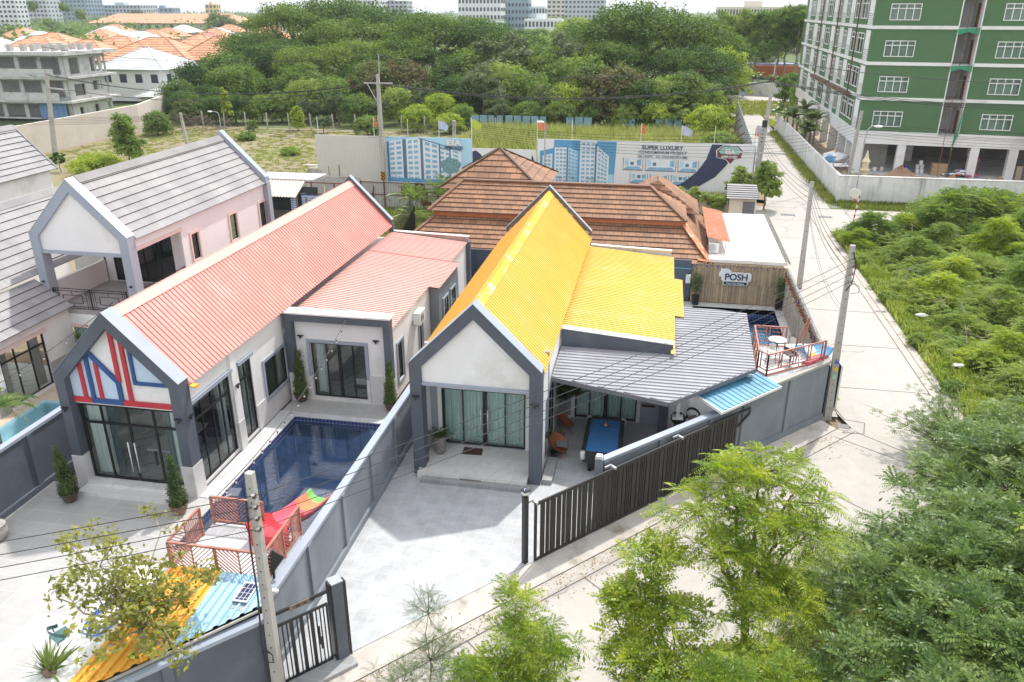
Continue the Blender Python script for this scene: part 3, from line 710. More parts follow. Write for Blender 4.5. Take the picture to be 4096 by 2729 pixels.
mb=MB(); E=Feast(-3.27); wall(mb,E,23.47,28.0,0.0,3.95,-.15,0,[(24.2,26.6,.15,2.5)]); mb.build('side_wall',MT['white'],YV)
glazing(YV,E,24.2,26.6,.15,2.5,cols=(25.0,25.8),glass=MT['glassdark'])
mb=MB(); Wt=Fr(-7.68,0,-90); wall(mb,Wt,-40.3,-23.47,0,3.95,-.15,0,[]); mb.build('side_wall',MT['white'],YV)
mb=MB(); R=Fsouth(28.0); wall(mb,R,-3.27,.95,0.0,3.05,-.15,0,[(-2.63,-.22,.06,2.35)]); mb.build('wing_wall',MT['lightslate'],YV)
trim(YV,R,-2.63,-.22,.06,2.35,.14,.05,MT['white'],False)
g=glazing(YV,R,-2.62,-.23,.07,2.34,cols=(-2.05,-1.47,-1.38,-.83),name='sliding_door')
curtain(YV,R,-2.58,-1.45,.1,2.3,-.2); curtain(YV,R,-1.4,-.26,.1,2.3,-.2)
mb=MB(); wall(mb,Feast(.95),28.0,40.4,0.0,3.15,-.15,0,[]); mb.box(-3.2,.8,40.25,40.4,0,3.2); mb.build('wing_side_wall',MT['white'],YV)
B('wing_ceiling',MT['white'],YV,(-3.2,.8,28.0,40.2,2.9,2.95)); B('wing_floor',MT['innerfloor'],YV,(-3.2,.8,28.05,31,.0,.05)); B('inner_partition',MT['innerwall'],YV,(-3.2,.8,29.2,29.25,0.05,2.9))
mb=MB(); P=Fsouth(27.98); mb.fprism(P,[(-3.22,3.02),(.98,2.92),(.98,3.42),(-3.22,3.78)],-.10,.0); mb.build('parapet',MT['slate'],YV)
mb=MB(); mb.fprism(P,[(-3.22,3.785),(1.0,3.425),(1.0,3.46),(-3.22,3.82)],-.32,.02); mb.build('parapet_cap',MT['white'],YV)
mb=MB(); mb.fprism(Fsouth(40.35),[(-3.22,3.3),(.92,3.1),(.92,3.50),(-3.22,3.62)],-.14,.0); mb.build('rear_parapet',MT['conc'],YV)
mb=MB(); mb.fprism(Fsouth(40.33),[(-3.22,3.625),(.94,3.505),(.94,3.54),(-3.22,3.66)],-.2,.02); mb.build('rear_parapet_cap',MT['white'],YV)
zf=lambda x,y: 3.60 -(x +3.3)*.085
mb=MB(); ribroof(mb,[(-3.32,28.32),(1.06,28.32),(1.06,40.2),(-3.32,40.2)],zf,'x',.20,.03,.05,.014)
ribroof(mb,[(1.06,31.6),(1.44,31.6),(1.44,36.6),(1.06,36.6)],zf,'x',.20,.03,.05,.014)
mb.face([(1.06,27.6,zf(1.06,0)),(1.06,28.32,zf(1.06,0)),(.9,28.32,zf(.9,0)),(.9,27.6,zf(.9,0))])
mb.build('flat_roof',MT['yroof'],YV,fix=False)
mb=MB(); mb.box(1.0,1.44,31.62,36.6,3.14,3.19); mb.box(.96,1.05,28.3,40.2,3.15,3.20); mb.build('fascia',MT['gtrim'],YV)
zr=lambda x,y: 6.36 -abs(x -XC)*(6.36 -3.98)/(2.25)
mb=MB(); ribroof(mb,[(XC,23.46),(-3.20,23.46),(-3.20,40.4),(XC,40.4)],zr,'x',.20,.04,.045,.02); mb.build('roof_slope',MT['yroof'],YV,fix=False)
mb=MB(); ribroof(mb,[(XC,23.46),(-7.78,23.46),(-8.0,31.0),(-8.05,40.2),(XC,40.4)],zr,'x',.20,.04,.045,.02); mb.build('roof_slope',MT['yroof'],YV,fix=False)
mb=MB(); mb.beam((XC +.13,23.3,zr(XC +.13,0) +.045),(XC +.13,40.4,zr(XC +.13,0) +.045),.30,.02,up=(1.05,0,1)); mb.beam((XC -.11,23.3,zr(XC +.11,0) +.05),(XC -.11,40.4,zr(XC +.11,0) +.05),.26,.02,up=(-1.05,0,1)); mb.build('ridge_cap',MT['ycap'],YV)
mb=MB(); Bk=Fsouth(40.5)
for sx in (-1,1):
 mb.fprism(Bk,[(XC,6.62),(XC,6.40),(XC +sx*(HF +.03),4.10),(XC +sx*(HF +.03),4.32)],-.10,.10)
mb.build('rear_verge',MT['slate'],YV)
mb=MB()
for sx in (-1,1): mb.fprism(Bk,[(XC,6.66),(XC,6.622),(XC +sx*(HF +.04),4.322),(XC +sx*(HF +.04),4.36)],-.13,.13)
mb.build('rear_verge_cap',MT['lightslate'],YV)
bat_lamp(F,XC -HF +.2,3.02,'on the left column of the yellow-roofed portal',0); bat_lamp(F,XC +HF -.2,3.06,'on the right column of the yellow-roofed portal',1)
GP=thing('carport_roof','low silver-grey ribbed metal roof over the pool table terrace','roof',(0,28,0))
zg=lambda x,y: 2.98 -.006*(x +3.3) +(y -24.6)*.026
pg=[(-3.22,25.25),(.83,24.12),(3.92,27.35),(4.0,32.5),(3.2,32.7),(1.5,32.9),(-3.22,33.0)]
mb=MB(); ribroof(mb,[(-3.22,25.30),(.86,24.16),(3.93,27.35),(4.05,32.7),(1.12,33.0),(.98,28.0),(-3.22,28.0)],zg,'x',.25,.035,.06,.02,th=.012); mb.build('sheeting',MT['groof'],GP,fix=False)
mb=MB()
def edge(a,b,dz=0): mb.beam((a[0],a[1],zg(*a) -.07 +dz),(b[0],b[1],zg(*b) -.07 +dz),.04,.16)
edge((-3.22,25.27),(.86,24.13)); edge((.88,24.13),(3.95,27.32)); mb.build('fascia',MT['gtrim'],GP)
mb=MB()
for (x,y) in ((1.2,24.55),(3.75,27.4)): mb.beam((x,y,2.25),(x,y,zg(x,y) -.1),.11)
mb.box(1.02,1.38,24.38,24.7,2.2,2.25)
for y in (25.5,27.0): mb.beam((-3.2,y,2.82),(3.8 if y >26 else 2.2,y,2.86),.06,.1)
mb.build_each('post',MT['galv'],GP)
AW=thing('awning','faded blue ribbed metal awning along the boundary wall below the grey roof','awning',FL.p(9.5,-.8,2.4))
mb=MB()
ia=MB(); ribroof(ia,[(7.95,0.22),(11.3,.22),(11.3,-1.15),(8.0,-1.15)],lambda s,d: 2.72 -(d +1.1)*.16,'y',.24,.03,.05,.035)
for v_ in range(len(ia.v)): s_,d_,z_=ia.v[v_]; ia.v[v_]=FL.p(s_,d_,z_)
ia.build('sheeting',MT['bluesheet'],AW,fix=False)
mb.beam(FL.p(7.93,.25,2.47),FL.p(11.3,.25,2.47),.03,.09); mb.beam(FL.p(7.95,.23,2.50),FL.p(8.0,-1.15,2.72),.03,.1); mb.build('fascia',MT['whiteplastic'],AW)
# ================================================================ red villa
RV=thing('villa','white pool villa with coral red ribbed roof and colourful timbered gable','villa',(-16.5,20.15,0))
XR=-16.5; HR=2.2
F=Fsouth(20.15)
mb=MB(); mb.k=0
sl=(6.40 -4.16)/HR; rw=.36; dz=rw*sqrt(1 +sl*sl); ieR=4.16 -dz +.36*sl
gable_frame(mb,F,XR,HR,1.18,4.16,6.40,.36,rw,-.54,0.0); mb.build('portal_frame',MT['slate'],RV)
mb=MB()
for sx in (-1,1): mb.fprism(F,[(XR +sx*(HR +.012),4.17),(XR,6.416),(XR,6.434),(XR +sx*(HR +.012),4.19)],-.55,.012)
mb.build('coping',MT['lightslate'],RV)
mb=MB()
for sx in (-1,1):
 a,b=sorted((XR +sx*HR +(.02*sx),XR +sx*(HR -.40))); mb.fbox(F,a,b,-.56,.03,.0,1.178)
mb.build_each('column_cladding',MT['marblewall'],RV)
mb=MB(); mb.fprism(F,[(XR -HR +.36,3.05),(XR +HR -.36,3.05),(XR +HR -.36,ieR),(XR,6.40 -dz),(XR -HR +.36,ieR)],-.38,-.28); mb.build('gable_panel',MT['white'],RV)
D0,D1=-.278,-.262
mb=MB(); mb.fprism(F,[(XR -HR +.37,3.28),(-16.62,3.28),(-16.62,3.95),(-17.55,4.98),(-18.12,4.40),(XR -HR +.37,ieR -.05)],D0,D1)
mb.fprism(F,[(-15.93,4.02),(-15.96,5.0),(-14.95,4.02)],D0,D1); mb.build_each('blue_field',MT['babyblue'],RV)
def bar(mb,a,b,w,d=.05):
 A=Vector(F.p(a[0],-.24,a[1])); Bq=Vector(F.p(b[0],-.24,b[1])); mb.beam(A,Bq,d,w,up=(0,0,1)) if abs(a[0] -b[0]) <1e-3 else None
def fbar(mb,a,b,w,d0=-.262,d1=-.20):
 dx,dz_=b[0] -a[0],b[1] -a[1]; L=sqrt(dx*dx +dz_*dz_); nx,nz=-dz_/L*w/2,dx/L*w/2
 mb.fprism(F,[(a[0] +nx,a[1] +nz),(b[0] +nx,b[1] +nz),(b[0] -nx,b[1] -nz),(a[0] -nx,a[1] -nz)],d0,d1)
mb=MB()
fbar(mb,(-17.86,4.66),(-17.86,3.30),.13); fbar(mb,(-17.27,4.60),(-17.27,3.30),.12); fbar(mb,(-16.53,5.80),(-16.53,3.95),.14); fbar(mb,(-16.22,5.55),(-16.22,3.30),.14)
fbar(mb,(XR -HR +.37,3.22),(-17.64,3.22),.17,-.262,-.19); fbar(mb,(-16.53,3.22),(XR +HR -.37,3.22),.17,-.262,-.19); mb.build_each('red_timber',MT['redpaint'],RV)
mb=MB()
fbar(mb,(-17.57,4.85),(-17.57,3.30),.13,-.262,-.195); fbar(mb,(-17.52,5.00),(-16.57,3.95),.15,-.262,-.19); fbar(mb,(-16.57,4.0),(-16.57,3.13),.14,-.262,-.186)
fbar(mb,(-17.63,3.22),(-16.535,3.22),.17,-.262,-.188); fbar(mb,(-15.97,5.15),(-15.97,3.92),.11,-.262,-.2); fbar(mb,(-15.97,3.97),(-14.76,3.97),.11,-.262,-.196); fbar(mb,(-15.98,5.18),(-14.80,4.0),.08,-.262,-.21)
mb.build('blue_timber',MT['bluepaint'],RV)
GF=Fsouth(20.45)
g=glazing(RV,GF,-18.28,-14.72,.22,3.05,cols=(-17.5,-16.56,-15.62),rows=(2.36,),w=.075,name='glass_front',d=-.05)
mb=MB()
for u in (-16.68,-16.44):
 mb.tube([GF.p(u,.09,.62),GF.p(u,.09,1.75)],.024,8)
 for zz_ in (.75,1.6): mb.tube([GF.p(u,.09,zz_),GF.p(u,-.02,zz_)],.014,6)
mb.build('handle',MT['steel'],g,smooth=True)
curtain(RV,GF,-18.2,-17.45,.3,3.0,-.2,MT['curtainw']); curtain(RV,GF,-17.45,-17.25,.3,3.0,-.22,MT['curtaing'])
curtain(RV,GF,-15.15,-14.78,.3,3.0,-.2,MT['curtainw']); curtain(RV,GF,-15.4,-15.15,.3,3.0,-.2,MT['curtaing'])
B('room_floor',MT['innerfloor'],RV,(-18.5,-14.5,20.42,40.5,.02,.2))
mb=MB(); mb.box(-18.34,-14.66,19.62,20.40,.001,.14); mb.box(-18.3,-14.7,20.08,20.40,.141,.215); mb.build('plinth_step',MT['marble'],RV)
EW=Feast(-14.42)
holes=[(20.75,23.2,.14,3.14),(23.85,24.77,.14,3.14),(25.68,27.5,.95,2.45)]
mb=MB(); wall(mb,EW,20.70,27.7,0,4.02,-.14,0,holes); mb.build('side_wall',MT['white'],RV)
mb=MB(); mb.fbox(EW,23.24,23.60,.002,.10,1.172,3.98); mb.build('pilaster',MT['white'],RV)
mb=MB()
for (a,b) in ((23.22,23.62),): mb.fbox(EW,a,b,.002,.125,0,1.17)
wall(mb,EW,24.80,27.68,0,1.05,.002,.03,[(25.55,27.62,.80,1.2)]); mb.fbox(EW,23.63,23.82,.002,.03,0,1.05); mb.build_each('skirting_cladding',MT['marblewall'],RV)
mb=MB(); mb.fbox(EW,20.66,23.32,.002,.11,3.17,3.30); mb.fbox(EW,23.8,24.85,.002,.11,3.17,3.30); mb.build_each('window_hood',MT['lightslate'],RV)
glazing(RV,EW,20.77,23.18,.15,3.13,cols=(21.35,22.0,22.6),rows=(2.50,),w=.07,d=-.07)
glazing(RV,EW,23.87,24.75,.15,3.13,cols=(24.31,),rows=(2.52,),w=.06,d=-.07)
glazing(RV,EW,25.68,27.5,.95,2.45,cols=(26.6,),w=.06,d=-.07); trim(RV,EW,25.68,27.5,.95,2.45,.12,.05,MT['lightslate'])
curtain(RV,EW,22.6,23.1,.25,3.1,-.22,MT['curtainw']); curtain(RV,EW,20.9,21.3,.25,3.1,-.22,MT['curtaing']); curtain(RV,EW,24.3,24.7,.25,3.1,-.22,MT['curtainw']); curtain(RV,EW,27.05,27.4,1.0,2.4,-.2,MT['curtainw'])
mb=MB(); wall(mb,Fr(-18.6,0,-90),-40.9,-20.7,0,4.02,-.14,0,[]); mb.build('side_wall',MT['white'],RV)
mb=MB(); mb.box(-18.4,-14.6,28.0,28.1,.2,4.0); mb.build('inner_partition',MT['innerwall'],RV)
B('ceiling',MT['white'],RV,(-18.4,-14.6,20.75,40.8,3.30,3.36))
PF=Fsouth(27.70)
mb=MB(); wall(mb,PF,-14.28,-9.92,0.02,3.95,-.2,0,[(-13.39,-11.08,.16,2.58)]); mb.build('wing_wall',MT['white'],RV)
mb=MB(); mb.fbox(PF,-14.28,-13.98,.002,.30,1.30,3.86); mb.fbox(PF,-10.16,-9.86,.002,.30,1.30,3.86); mb.fbox(PF,-13.98,-10.16,.002,.30,3.56,3.86); mb.build('wing_frame',MT['slate'],RV)
mb=MB(); mb.fbox(PF,-14.30,-9.84,-.30,.32,3.861,3.93); mb.build('parapet_cap',MT['white'],RV)
mb=MB(); mb.fbox(PF,-14.28,-13.97,.002,.32,.02,1.298); mb.fbox(PF,-10.17,-9.85,.002,.32,.02,1.298)
mb.fbox(PF,-13.95,-13.53,.002,.04,.02,1.298); mb.fbox(PF,-10.94,-10.19,.002,.04,.02,1.298)
mb.fbox(PF,-13.54,-13.395,.002,.075,.02,1.1); mb.fbox(PF,-11.075,-10.93,.002,.075,.02,1.1); mb.build_each('skirting_cladding',MT['marblewall'],RV)
mb=MB(); mb.fbox(PF,-13.53,-13.40,.002,.06,1.101,2.72); mb.fbox(PF,-11.07,-10.94,.002,.06,1.101,2.72); mb.fbox(PF,-13.40,-11.07,.002,.06,2.59,2.72); mb.build('door_surround',MT['lightslate'],RV)
mb=MB(); mb.fbox(PF,-13.39,-11.08,-.05,.06,.022,.158); mb.build('door_sill',MT['marble'],RV)
g=glazing(RV,PF,-13.38,-11.09,.165,2.575,cols=(-12.75,-12.24,-12.16,-11.62),w=.06,name='sliding_door',d=-.1)
curtain(RV,PF,-13.3,-12.9,.25,2.5,-.3,MT['curtainw'])
B('wing_floor',MT['innerfloor'],RV,(-14.2,-10.2,27.92,33,.02,.16)); B('inner_partition',MT['innerwall'],RV,(-14.2,-10.2,32.0,32.1,.16,3.2)); B('wing_ceiling',MT['white'],RV,(-14.2,-10.2,27.92,40.8,2.95,3.0))
mb=MB(); WE=Feast(-10.08); wall(mb,WE,27.9,41.0,0,3.22,-.15,0,[(28.72,29.45,.62,2.28),(31.8,32.3,.3,2.5),(38.2,38.8,.5,2.2)])
mb.build('wing_side_wall',MT['cream'] if False else MT['white'],RV)
mb=MB(); mb.box(-10.05,-9.62,33.6,37.2,0,3.1); mb.build('slate_bay',MT['slatewall'],RV)
glazing(RV,WE,28.72,29.45,.62,2.28); trim(RV,WE,28.72,29.45,.62,2.28,.11,.05,MT['lightslate']); glazing(RV,WE,31.8,32.3,.3,2.5); trim(RV,WE,31.8,32.3,.3,2.5,.1,.05,MT['lightslate'])
glazing(RV,WE,38.2,38.8,.5,2.2); trim(RV,WE,38.2,38.8,.5,2.2,.1,.05,MT['lightslate'])
WB=Feast(-9.618)
for (a,b) in ((34.3,35.1),(35.7,36.5)):
 glazing(RV,WB,a,b,1.35,2.3,d=.0,cols=((a +b)/2,)); trim(RV,WB,a,b,1.35,2.3,.1,.06,MT['lightslate'])
B('rear_corner_pier',MT['slate'],RV,(-10.1,-9.85,40.9,41.15,0,3.3))
mb=MB(); mb.fprism(Fsouth(41.15),[(-14.3,3.3),(-9.98,2.95),(-9.98,3.5),(-14.3,3.62)],-.14,.0); mb.build('rear_parapet',M('stained_pinkish_render',(.42,.33,.30),.8,.25,2),RV)
mb=MB(); mb.fprism(Fsouth(41.13),[(-14.3,3.622),(-9.95,3.505),(-9.95,3.55),(-14.3,3.67)],-.2,.03); mb.build('rear_parapet_cap',MT['white'],RV)
zq=lambda x,y: 3.62 -(x +14.3)*.085
mb=MB(); ribroof(mb,[(-14.3,28.02),(-10.0,28.02),(-10.0,33.35),(-14.3,33.35)],zq,'x',.20,.03,.05,.014)
ribroof(mb,[(-14.3,33.35),(-9.5,33.35),(-9.5,37.25),(-14.3,37.25)],zq,'x',.20,.03,.05,.014); ribroof(mb,[(-14.3,37.25),(-9.98,37.25),(-9.98,41.0),(-14.3,41.0)],zq,'x',.20,.03,.05,.014)
mb.build('flat_roof',MT['rroof2'],RV,fix=False)
zR=lambda x,y: 6.36 -abs(x -XR)*(6.36 -3.96)/2.27
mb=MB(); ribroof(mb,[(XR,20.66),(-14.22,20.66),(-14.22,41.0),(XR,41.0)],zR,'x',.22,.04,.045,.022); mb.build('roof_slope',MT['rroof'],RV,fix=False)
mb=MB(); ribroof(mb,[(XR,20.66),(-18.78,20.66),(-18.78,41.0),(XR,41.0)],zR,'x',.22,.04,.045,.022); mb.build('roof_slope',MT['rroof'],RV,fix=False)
mb=MB(); mb.beam((XR +.15,20.5,zR(XR +.15,0) +.05),(XR +.15,41.0,zR(XR +.15,0) +.05),.36,.02,up=(1.05,0,1)); mb.beam((XR -.12,20.5,zR(XR +.12,0) +.055),(XR -.12,41.0,zR(XR +.12,0) +.055),.26,.02,up=(-1.05,0,1)); mb.build('ridge_cap',MT['rcap'],RV)
mb=MB(); Bk=Fsouth(41.1)
for sx in (-1,1): mb.fprism(Bk,[(XR,6.62),(XR,6.40),(XR +sx*2.25,4.02),(XR +sx*2.25,4.28)],-.12,.12)
mb.box(-14.42,-14.2,41.0,41.2,0,4.1); mb.build('rear_verge',MT['slate'],RV)
mb=MB()
for sx in (-1,1): mb.fprism(Bk,[(XR,6.66),(XR,6.622),(XR +sx*2.27,4.282),(XR +sx*2.27,4.32)],-.15,.15)
mb.build('rear_verge_cap',MT['lightslate'],RV)
mb=MB(); mb.beam((-14.27,20.74,3.92),(-14.05,20.74,3.86),.22,.03); mb.beam((-14.05,20.63,3.88),(-14.05,20.85,3.88),.03,.08); mb.build('gutter_end',M('yellow_gutter',(.75,.42,.03),.4),RV)
bat_lamp(F,XR -HR +.18,2.98,'on the left column of the red-roofed portal',2); bat_lamp(F,XR +HR -.18,2.93,'on the front of the right column of the red-roofed portal',3)
bat_lamp(Feast(-14.3),20.45,2.93,'on the side of the right column of the red-roofed portal',4); bat_lamp(Feast(-14.31),23.42,2.6,'on the pilaster between the tall side windows',5)
bat_lamp(PF,-13.75,2.84,'left of the sliding door behind the pool',6); bat_lamp(PF,-10.57,2.84,'right of the sliding door behind the pool',7)
T=thing('dining_table','long pale marble dining table inside behind the glass front','table',(-16.1,22.4,.2))
mb=MB(); mb.box(-16.75,-15.65,21.3,23.4,.90,.96); mb.build('tabletop',MT['marblewall'],T)
for x in (-16.6,-15.8):
 for y in (21.5,23.2): mb=MB(); mb.beam((x,y,.2),(x,y,.9),.07); mb.build('leg',MT['blackmetal'],T)
T=thing('sofa','black sofa inside the red-roofed villa, seen through the side windows','sofa',(-16.0,24.3,.2))
mb=MB(); mb.box(-16.5,-15.4,23.7,25.4,.2,.62); mb.build('seat',MT['blackplastic'],T); mb=MB(); mb.box(-16.75,-16.45,23.7,25.4,.2,1.05); mb.build('backrest',MT['blackplastic'],T)
T=thing('bed','white bed just inside the rear sliding door of the red-roofed villa','bed',(-11.1,29.3,.16))
mb=MB(); mb.box(-12.0,-10.4,28.7,30.8,.35,.62); mb.build('mattress',MT['white'],T); mb=MB(); mb.box(-12.05,-10.35,28.65,30.85,.16,.35); mb.build('base',MT['blackplastic'],T)
# ================================================================ grey two-storey house
GH=thing('house','two-storey house with grey tiled gable roof, open balcony and pale blue portal','house',(-23.25,28,0))
F=Fsouth(28.0); XG=-23.25; HG=2.25
mb=MB(); gable_frame(mb,F,XG,HG,3.10,6.42,8.72,.40,.36,-.50,0.0)
mb.build('portal_frame',MT['paleslate'],GH)
sl=2.3/HG; dz=.36*sqrt(1 +sl*sl); ieG=6.42 -dz +.40*sl
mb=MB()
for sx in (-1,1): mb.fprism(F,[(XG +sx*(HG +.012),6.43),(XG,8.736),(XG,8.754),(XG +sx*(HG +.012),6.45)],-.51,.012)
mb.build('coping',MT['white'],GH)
mb=MB(); mb.fprism(F,[(XG -HG +.4,5.72),(XG +HG -.4,5.72),(XG +HG -.4,ieG),(XG,8.72 -dz),(XG -HG +.4,ieG)],-.3,-.12); mb.build('gable_panel',MT['white'],GH)
mb=MB(); mb.fbox(F,XG -HG +.4,XG +HG -.4,-.3,-.04,5.58,5.717); mb.build('beam',MT['paleslate'],GH)
GE=Feast(-21.12)
mb=MB(); wall(mb,GE,28.5,40.2,0,6.32,-.15,0,[(28.5,31.9,3.15,5.72),(32.62,33.22,4.12,5.35),(36.15,36.85,4.1,5.4),(39.3,40.0,4.0,5.3)]); mb.build('side_wall',MT['pinkwhite'],GH)
mb=MB(); mb.fbox(GE,28.5,31.95,.002,.07,5.72,5.86); mb.build('lintel_band',MT['pink'],GH)
for (a,b,c,d) in ((32.62,33.22,4.12,5.35),(36.15,36.85,4.1,5.4),(39.3,40.0,4.0,5.3)):
 glazing(GH,GE,a,b,c,d,rows=((c +d)/2,) if a >39 else (),frame=MT['darkmetal'],glass=MT['glassdark']); trim(GH,GE,a,b,c,d,.12,.05,MT['pink'])
mb=MB(); BW=Fsouth(32.0); wall(mb,BW,-25.4,-21.2,3.1,6.3,-.12,0,[(-24.9,-21.75,3.12,5.45)]); mb.build('balcony_wall',MT['pinkwhite'],GH)
glazing(GH,BW,-24.9,-21.75,3.12,5.45,cols=(-24.1,-23.3,-22.55),frame=MT['darkmetal'],glass=MT['glassdark'],name='sliding_door')
B('inner_floor',MT['steptile'],GH,(-25.3,-21.3,32.15,40,3.05,3.12)); B('inner_partition',MT['innerwall'],GH,(-25.3,-21.3,35.4,35.5,3.12,6.2))
mb=MB(); wall(mb,Fr(-25.42,0,-90),-40.2,-32.0,0,6.3,-.12,0,[]); mb.build('side_wall',MT['pinkwhite'],GH); B('balcony_parapet',MT['pinkwhite'],GH,(-25.5,-25.34,28.5,32.0,3.1,4.12))
B('balcony_floor',M('balcony_tile',(.36,.33,.33),.6,.12,3),GH,(-25.5,-21.1,28.02,32.0,2.95,3.10))
B('balcony_ceiling',MT['white'],GH,(-25.3,-21.3,28.5,40,6.02,6.08))
mb=MB(); wall(mb,Fsouth(28.02),-25.5,-21.1,0,2.95,-.15,0,[(-24.7,-22.0,.6,2.35)]); mb.build('lower_wall',MT['white'],GH)
glazing(GH,Fsouth(28.02),-24.7,-22.0,.6,2.35,cols=(-23.8,-22.9)); trim(GH,Fsouth(28.02),-24.7,-22.0,.6,2.35,.14,.06,MT['pink'])
curtain(GH,Fsouth(28.02),-24.6,-24.0,.65,2.3,-.25)
zG=lambda x: 8.70 -abs(x -XG)*(8.70 -6.25)/2.32
mb=MB()
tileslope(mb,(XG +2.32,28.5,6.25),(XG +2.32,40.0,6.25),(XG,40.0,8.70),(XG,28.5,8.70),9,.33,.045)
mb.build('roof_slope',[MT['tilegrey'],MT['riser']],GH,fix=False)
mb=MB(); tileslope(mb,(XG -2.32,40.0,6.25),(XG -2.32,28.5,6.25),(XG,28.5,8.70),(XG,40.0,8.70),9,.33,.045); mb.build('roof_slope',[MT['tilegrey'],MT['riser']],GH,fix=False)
mb=MB(); mb.beam((XG +.14,28.5,8.63),(XG +.14,40,8.63),.36,.05,up=(1,0,1)); mb.beam((XG -.13,28.5,8.64),(XG -.13,40,8.64),.3,.05,up=(-1,0,1)); mb.build('ridge_cap',[MT['tilegrey'],MT['riser']],GH)
mb=MB(); Bk=Fsouth(40.15)
for sx in (-1,1): mb.fprism(Bk,[(XG,9.0),(XG,8.55),(XG +sx*2.35,6.15),(XG +sx*2.35,6.6)],-.25,.15)
mb.box(-21.1,-20.85,40.0,40.4,0,6.3)
mb.build('rear_verge',MT['lightslate'],GH)
for u,dx in ((XG -HG +.2,0),(XG +HG -.2,0)):
 mb=MB(); mb.blob((u,27.95,4.35),(.07,.05,.05)); mb.build('portal_lamp',MT['blackplastic'],GH)
def lattice(mb,P,Q,z0,h):
 P=Vector((*P,z0)); Q=Vector((*Q,z0)); n=2
 at=lambda t,z: P.lerp(Q,t) +Vector((0,0,z))
 for t in (0,.5,1): mb.beam(at(t,0),at(t,h),.045)
 for z in (.04,.12,h -.10,h): mb.beam(at(0,z),at(1,z),.028)
 for k in (0,.5):
  for t in (.03,.06,.44,.47): mb.beam(at(k +t,.04),at(k +t,h),.018)
  for z in (h*.3,h*.68): mb.beam(at(k +.12,z),at(k +.38,z),.022)
  for t in (.12,.38): mb.beam(at(k +t,h*.3),at(k +t,h*.68),.022)
  for z in (h*.42,h*.54): mb.beam(at(k +.06,z),at(k +.12,z),.018); mb.beam(at(k +.38,z),at(k +.44,z),.018)
  for (za,zb) in ((.12,h*.3),(h*.68,h -.1)): mb.beam(at(k +.25,za),at(k +.25,zb),.018)
mb=MB(); lattice(mb,(-25.05,28.12),(-21.6,28.12),3.12,.92); mb.build('balcony_railing',MT['blackmetal'],GH)
mb=MB(); lattice(mb,(-21.2,28.5),(-21.2,31.9),3.12,.92); mb.build('balcony_railing',MT['blackmetal'],GH)
LV=thing('villa','single-storey wing with grey tiled roof and tall black windows beside the turquoise pool','villa',(-28,24,0))
LE=Feast(-24.45)
holes=[(20.0,23.35,.45,2.75),(23.95,26.35,.45,2.75),(16,19.4,.45,2.75)]
mb=MB(); wall(mb,LE,12,28.0,.2,3.35,-.15,0,holes); mb.build('side_wall',MT['white'],LV)
for (a,b,c,d) in holes:
 glazing(LV,LE,a +.01,b -.01,c,d,cols=(a +(b -a)*.33,a +(b -a)*.66),rows=(2.3,),w=.06)
 mb=MB(); mb.fbox(LE,a -.1,b +.1,.002,.12,d,d +.14); mb.build('lintel_band',MT['pink'],LV)
 curtain(LV,LE,b -.6,b -.1,.5,2.7,-.25,MT['curtainw']); curtain(LV,LE,a +.08,a +.3,.5,2.7,-.25,MT['curtainw'])
mb=MB(); mb.fbox(LE,23.37,23.93,.002,.03,.2,1.35); mb.fbox(LE,26.37,28.0,.002,.03,.2,1.35); mb.build_each('skirting_cladding',M('grey_wall_tile',(.38,.37,.37),.5,.08),LV)
B('room_floor',MT['innerfloor'],LV,(-30,-24.6,12,27.9,.3,.42)); B('inner_partition',MT['innerwall'],LV,(-28.2,-28.1,12,27.9,.42,3.2)); B('ceiling',MT['white'],LV,(-30,-24.6,12,27.9,3.3,3.34))
mb=MB()
A1=(-24.15,12,3.30); B1=(-24.15,28.0,3.30)
tileslope(mb,A1,B1,(-25.75,28.0,4.42),(-25.75,12,4.42),5,.33,.045)
mb.build('roof_slope',[MT['tilegrey'],MT['riser']],LV,fix=False)
mb=MB(); tileslope(mb,(-25.7,12,4.55),(-25.7,34.5,4.55),(-28.7,34.5,6.9),(-28.7,12,6.9),9,.33,.045); mb.build('roof_slope',[MT['tilegrey'],MT['riser']],LV,fix=False)
mb=MB(); mb.beam((-28.6,12,6.88),(-28.6,34.5,6.88),.36,.05,up=(1,0,1)); mb.build('ridge_cap',[MT['tilegrey'],MT['riser']],LV)
B('rear_wall',MT['white'],LV,(-28.6,-25.9,33.9,34.1,0,4.6))
lm=MB(); lm.lathe([(.03,0),(.09,.04),(.11,.22),(.13,.24),(.02,.36)],(-24.3,23.55,2.75),6); lm.beam((-24.45,23.55,2.8),(-24.3,23.55,2.95),.03); lm.build('lantern',M('bronze_lantern',(.16,.09,.06),.5),LV)
sheetm=MB(); sheet(sheetm,-24.44,-22.3,12,27.99,.301); o=sheetm.build('pool_surround',MT['sandpaver'],None,fix=False); tag(o,kind='structure')
NH=thing('house','neighbouring house with grey tiled roof at the far left edge','house',(-36.5,38,0))
mb=MB(); tileslope(mb,(-34.1,22,6.50),(-34.1,40.6,6.50),(-36.4,40.6,8.8),(-36.4,22,8.8),9,.33,.05); mb.build('roof_slope',[MT['tilegrey'],MT['riser']],NH,fix=False)
mb=MB(); mb.beam((-36.3,22,8.78),(-36.3,40.6,8.78),.36,.05,up=(1,0,1)); mb.beam((-34.08,40.66,6.5),(-36.4,40.66,8.86),.12,.10,up=(1,0,1)); mb.build('ridge_cap',[MT['tilegrey'],MT['riser']],NH)
NE_=Feast(-34.3)
mb=MB(); wall(mb,NE_,22,40.3,0,6.45,-.2,0,[(32.0,33.2,3.6,5.2)]); mb.box(-38.4,-34.5,40.1,40.3,0,6.4); mb.build('wall',MT['white'],NH)
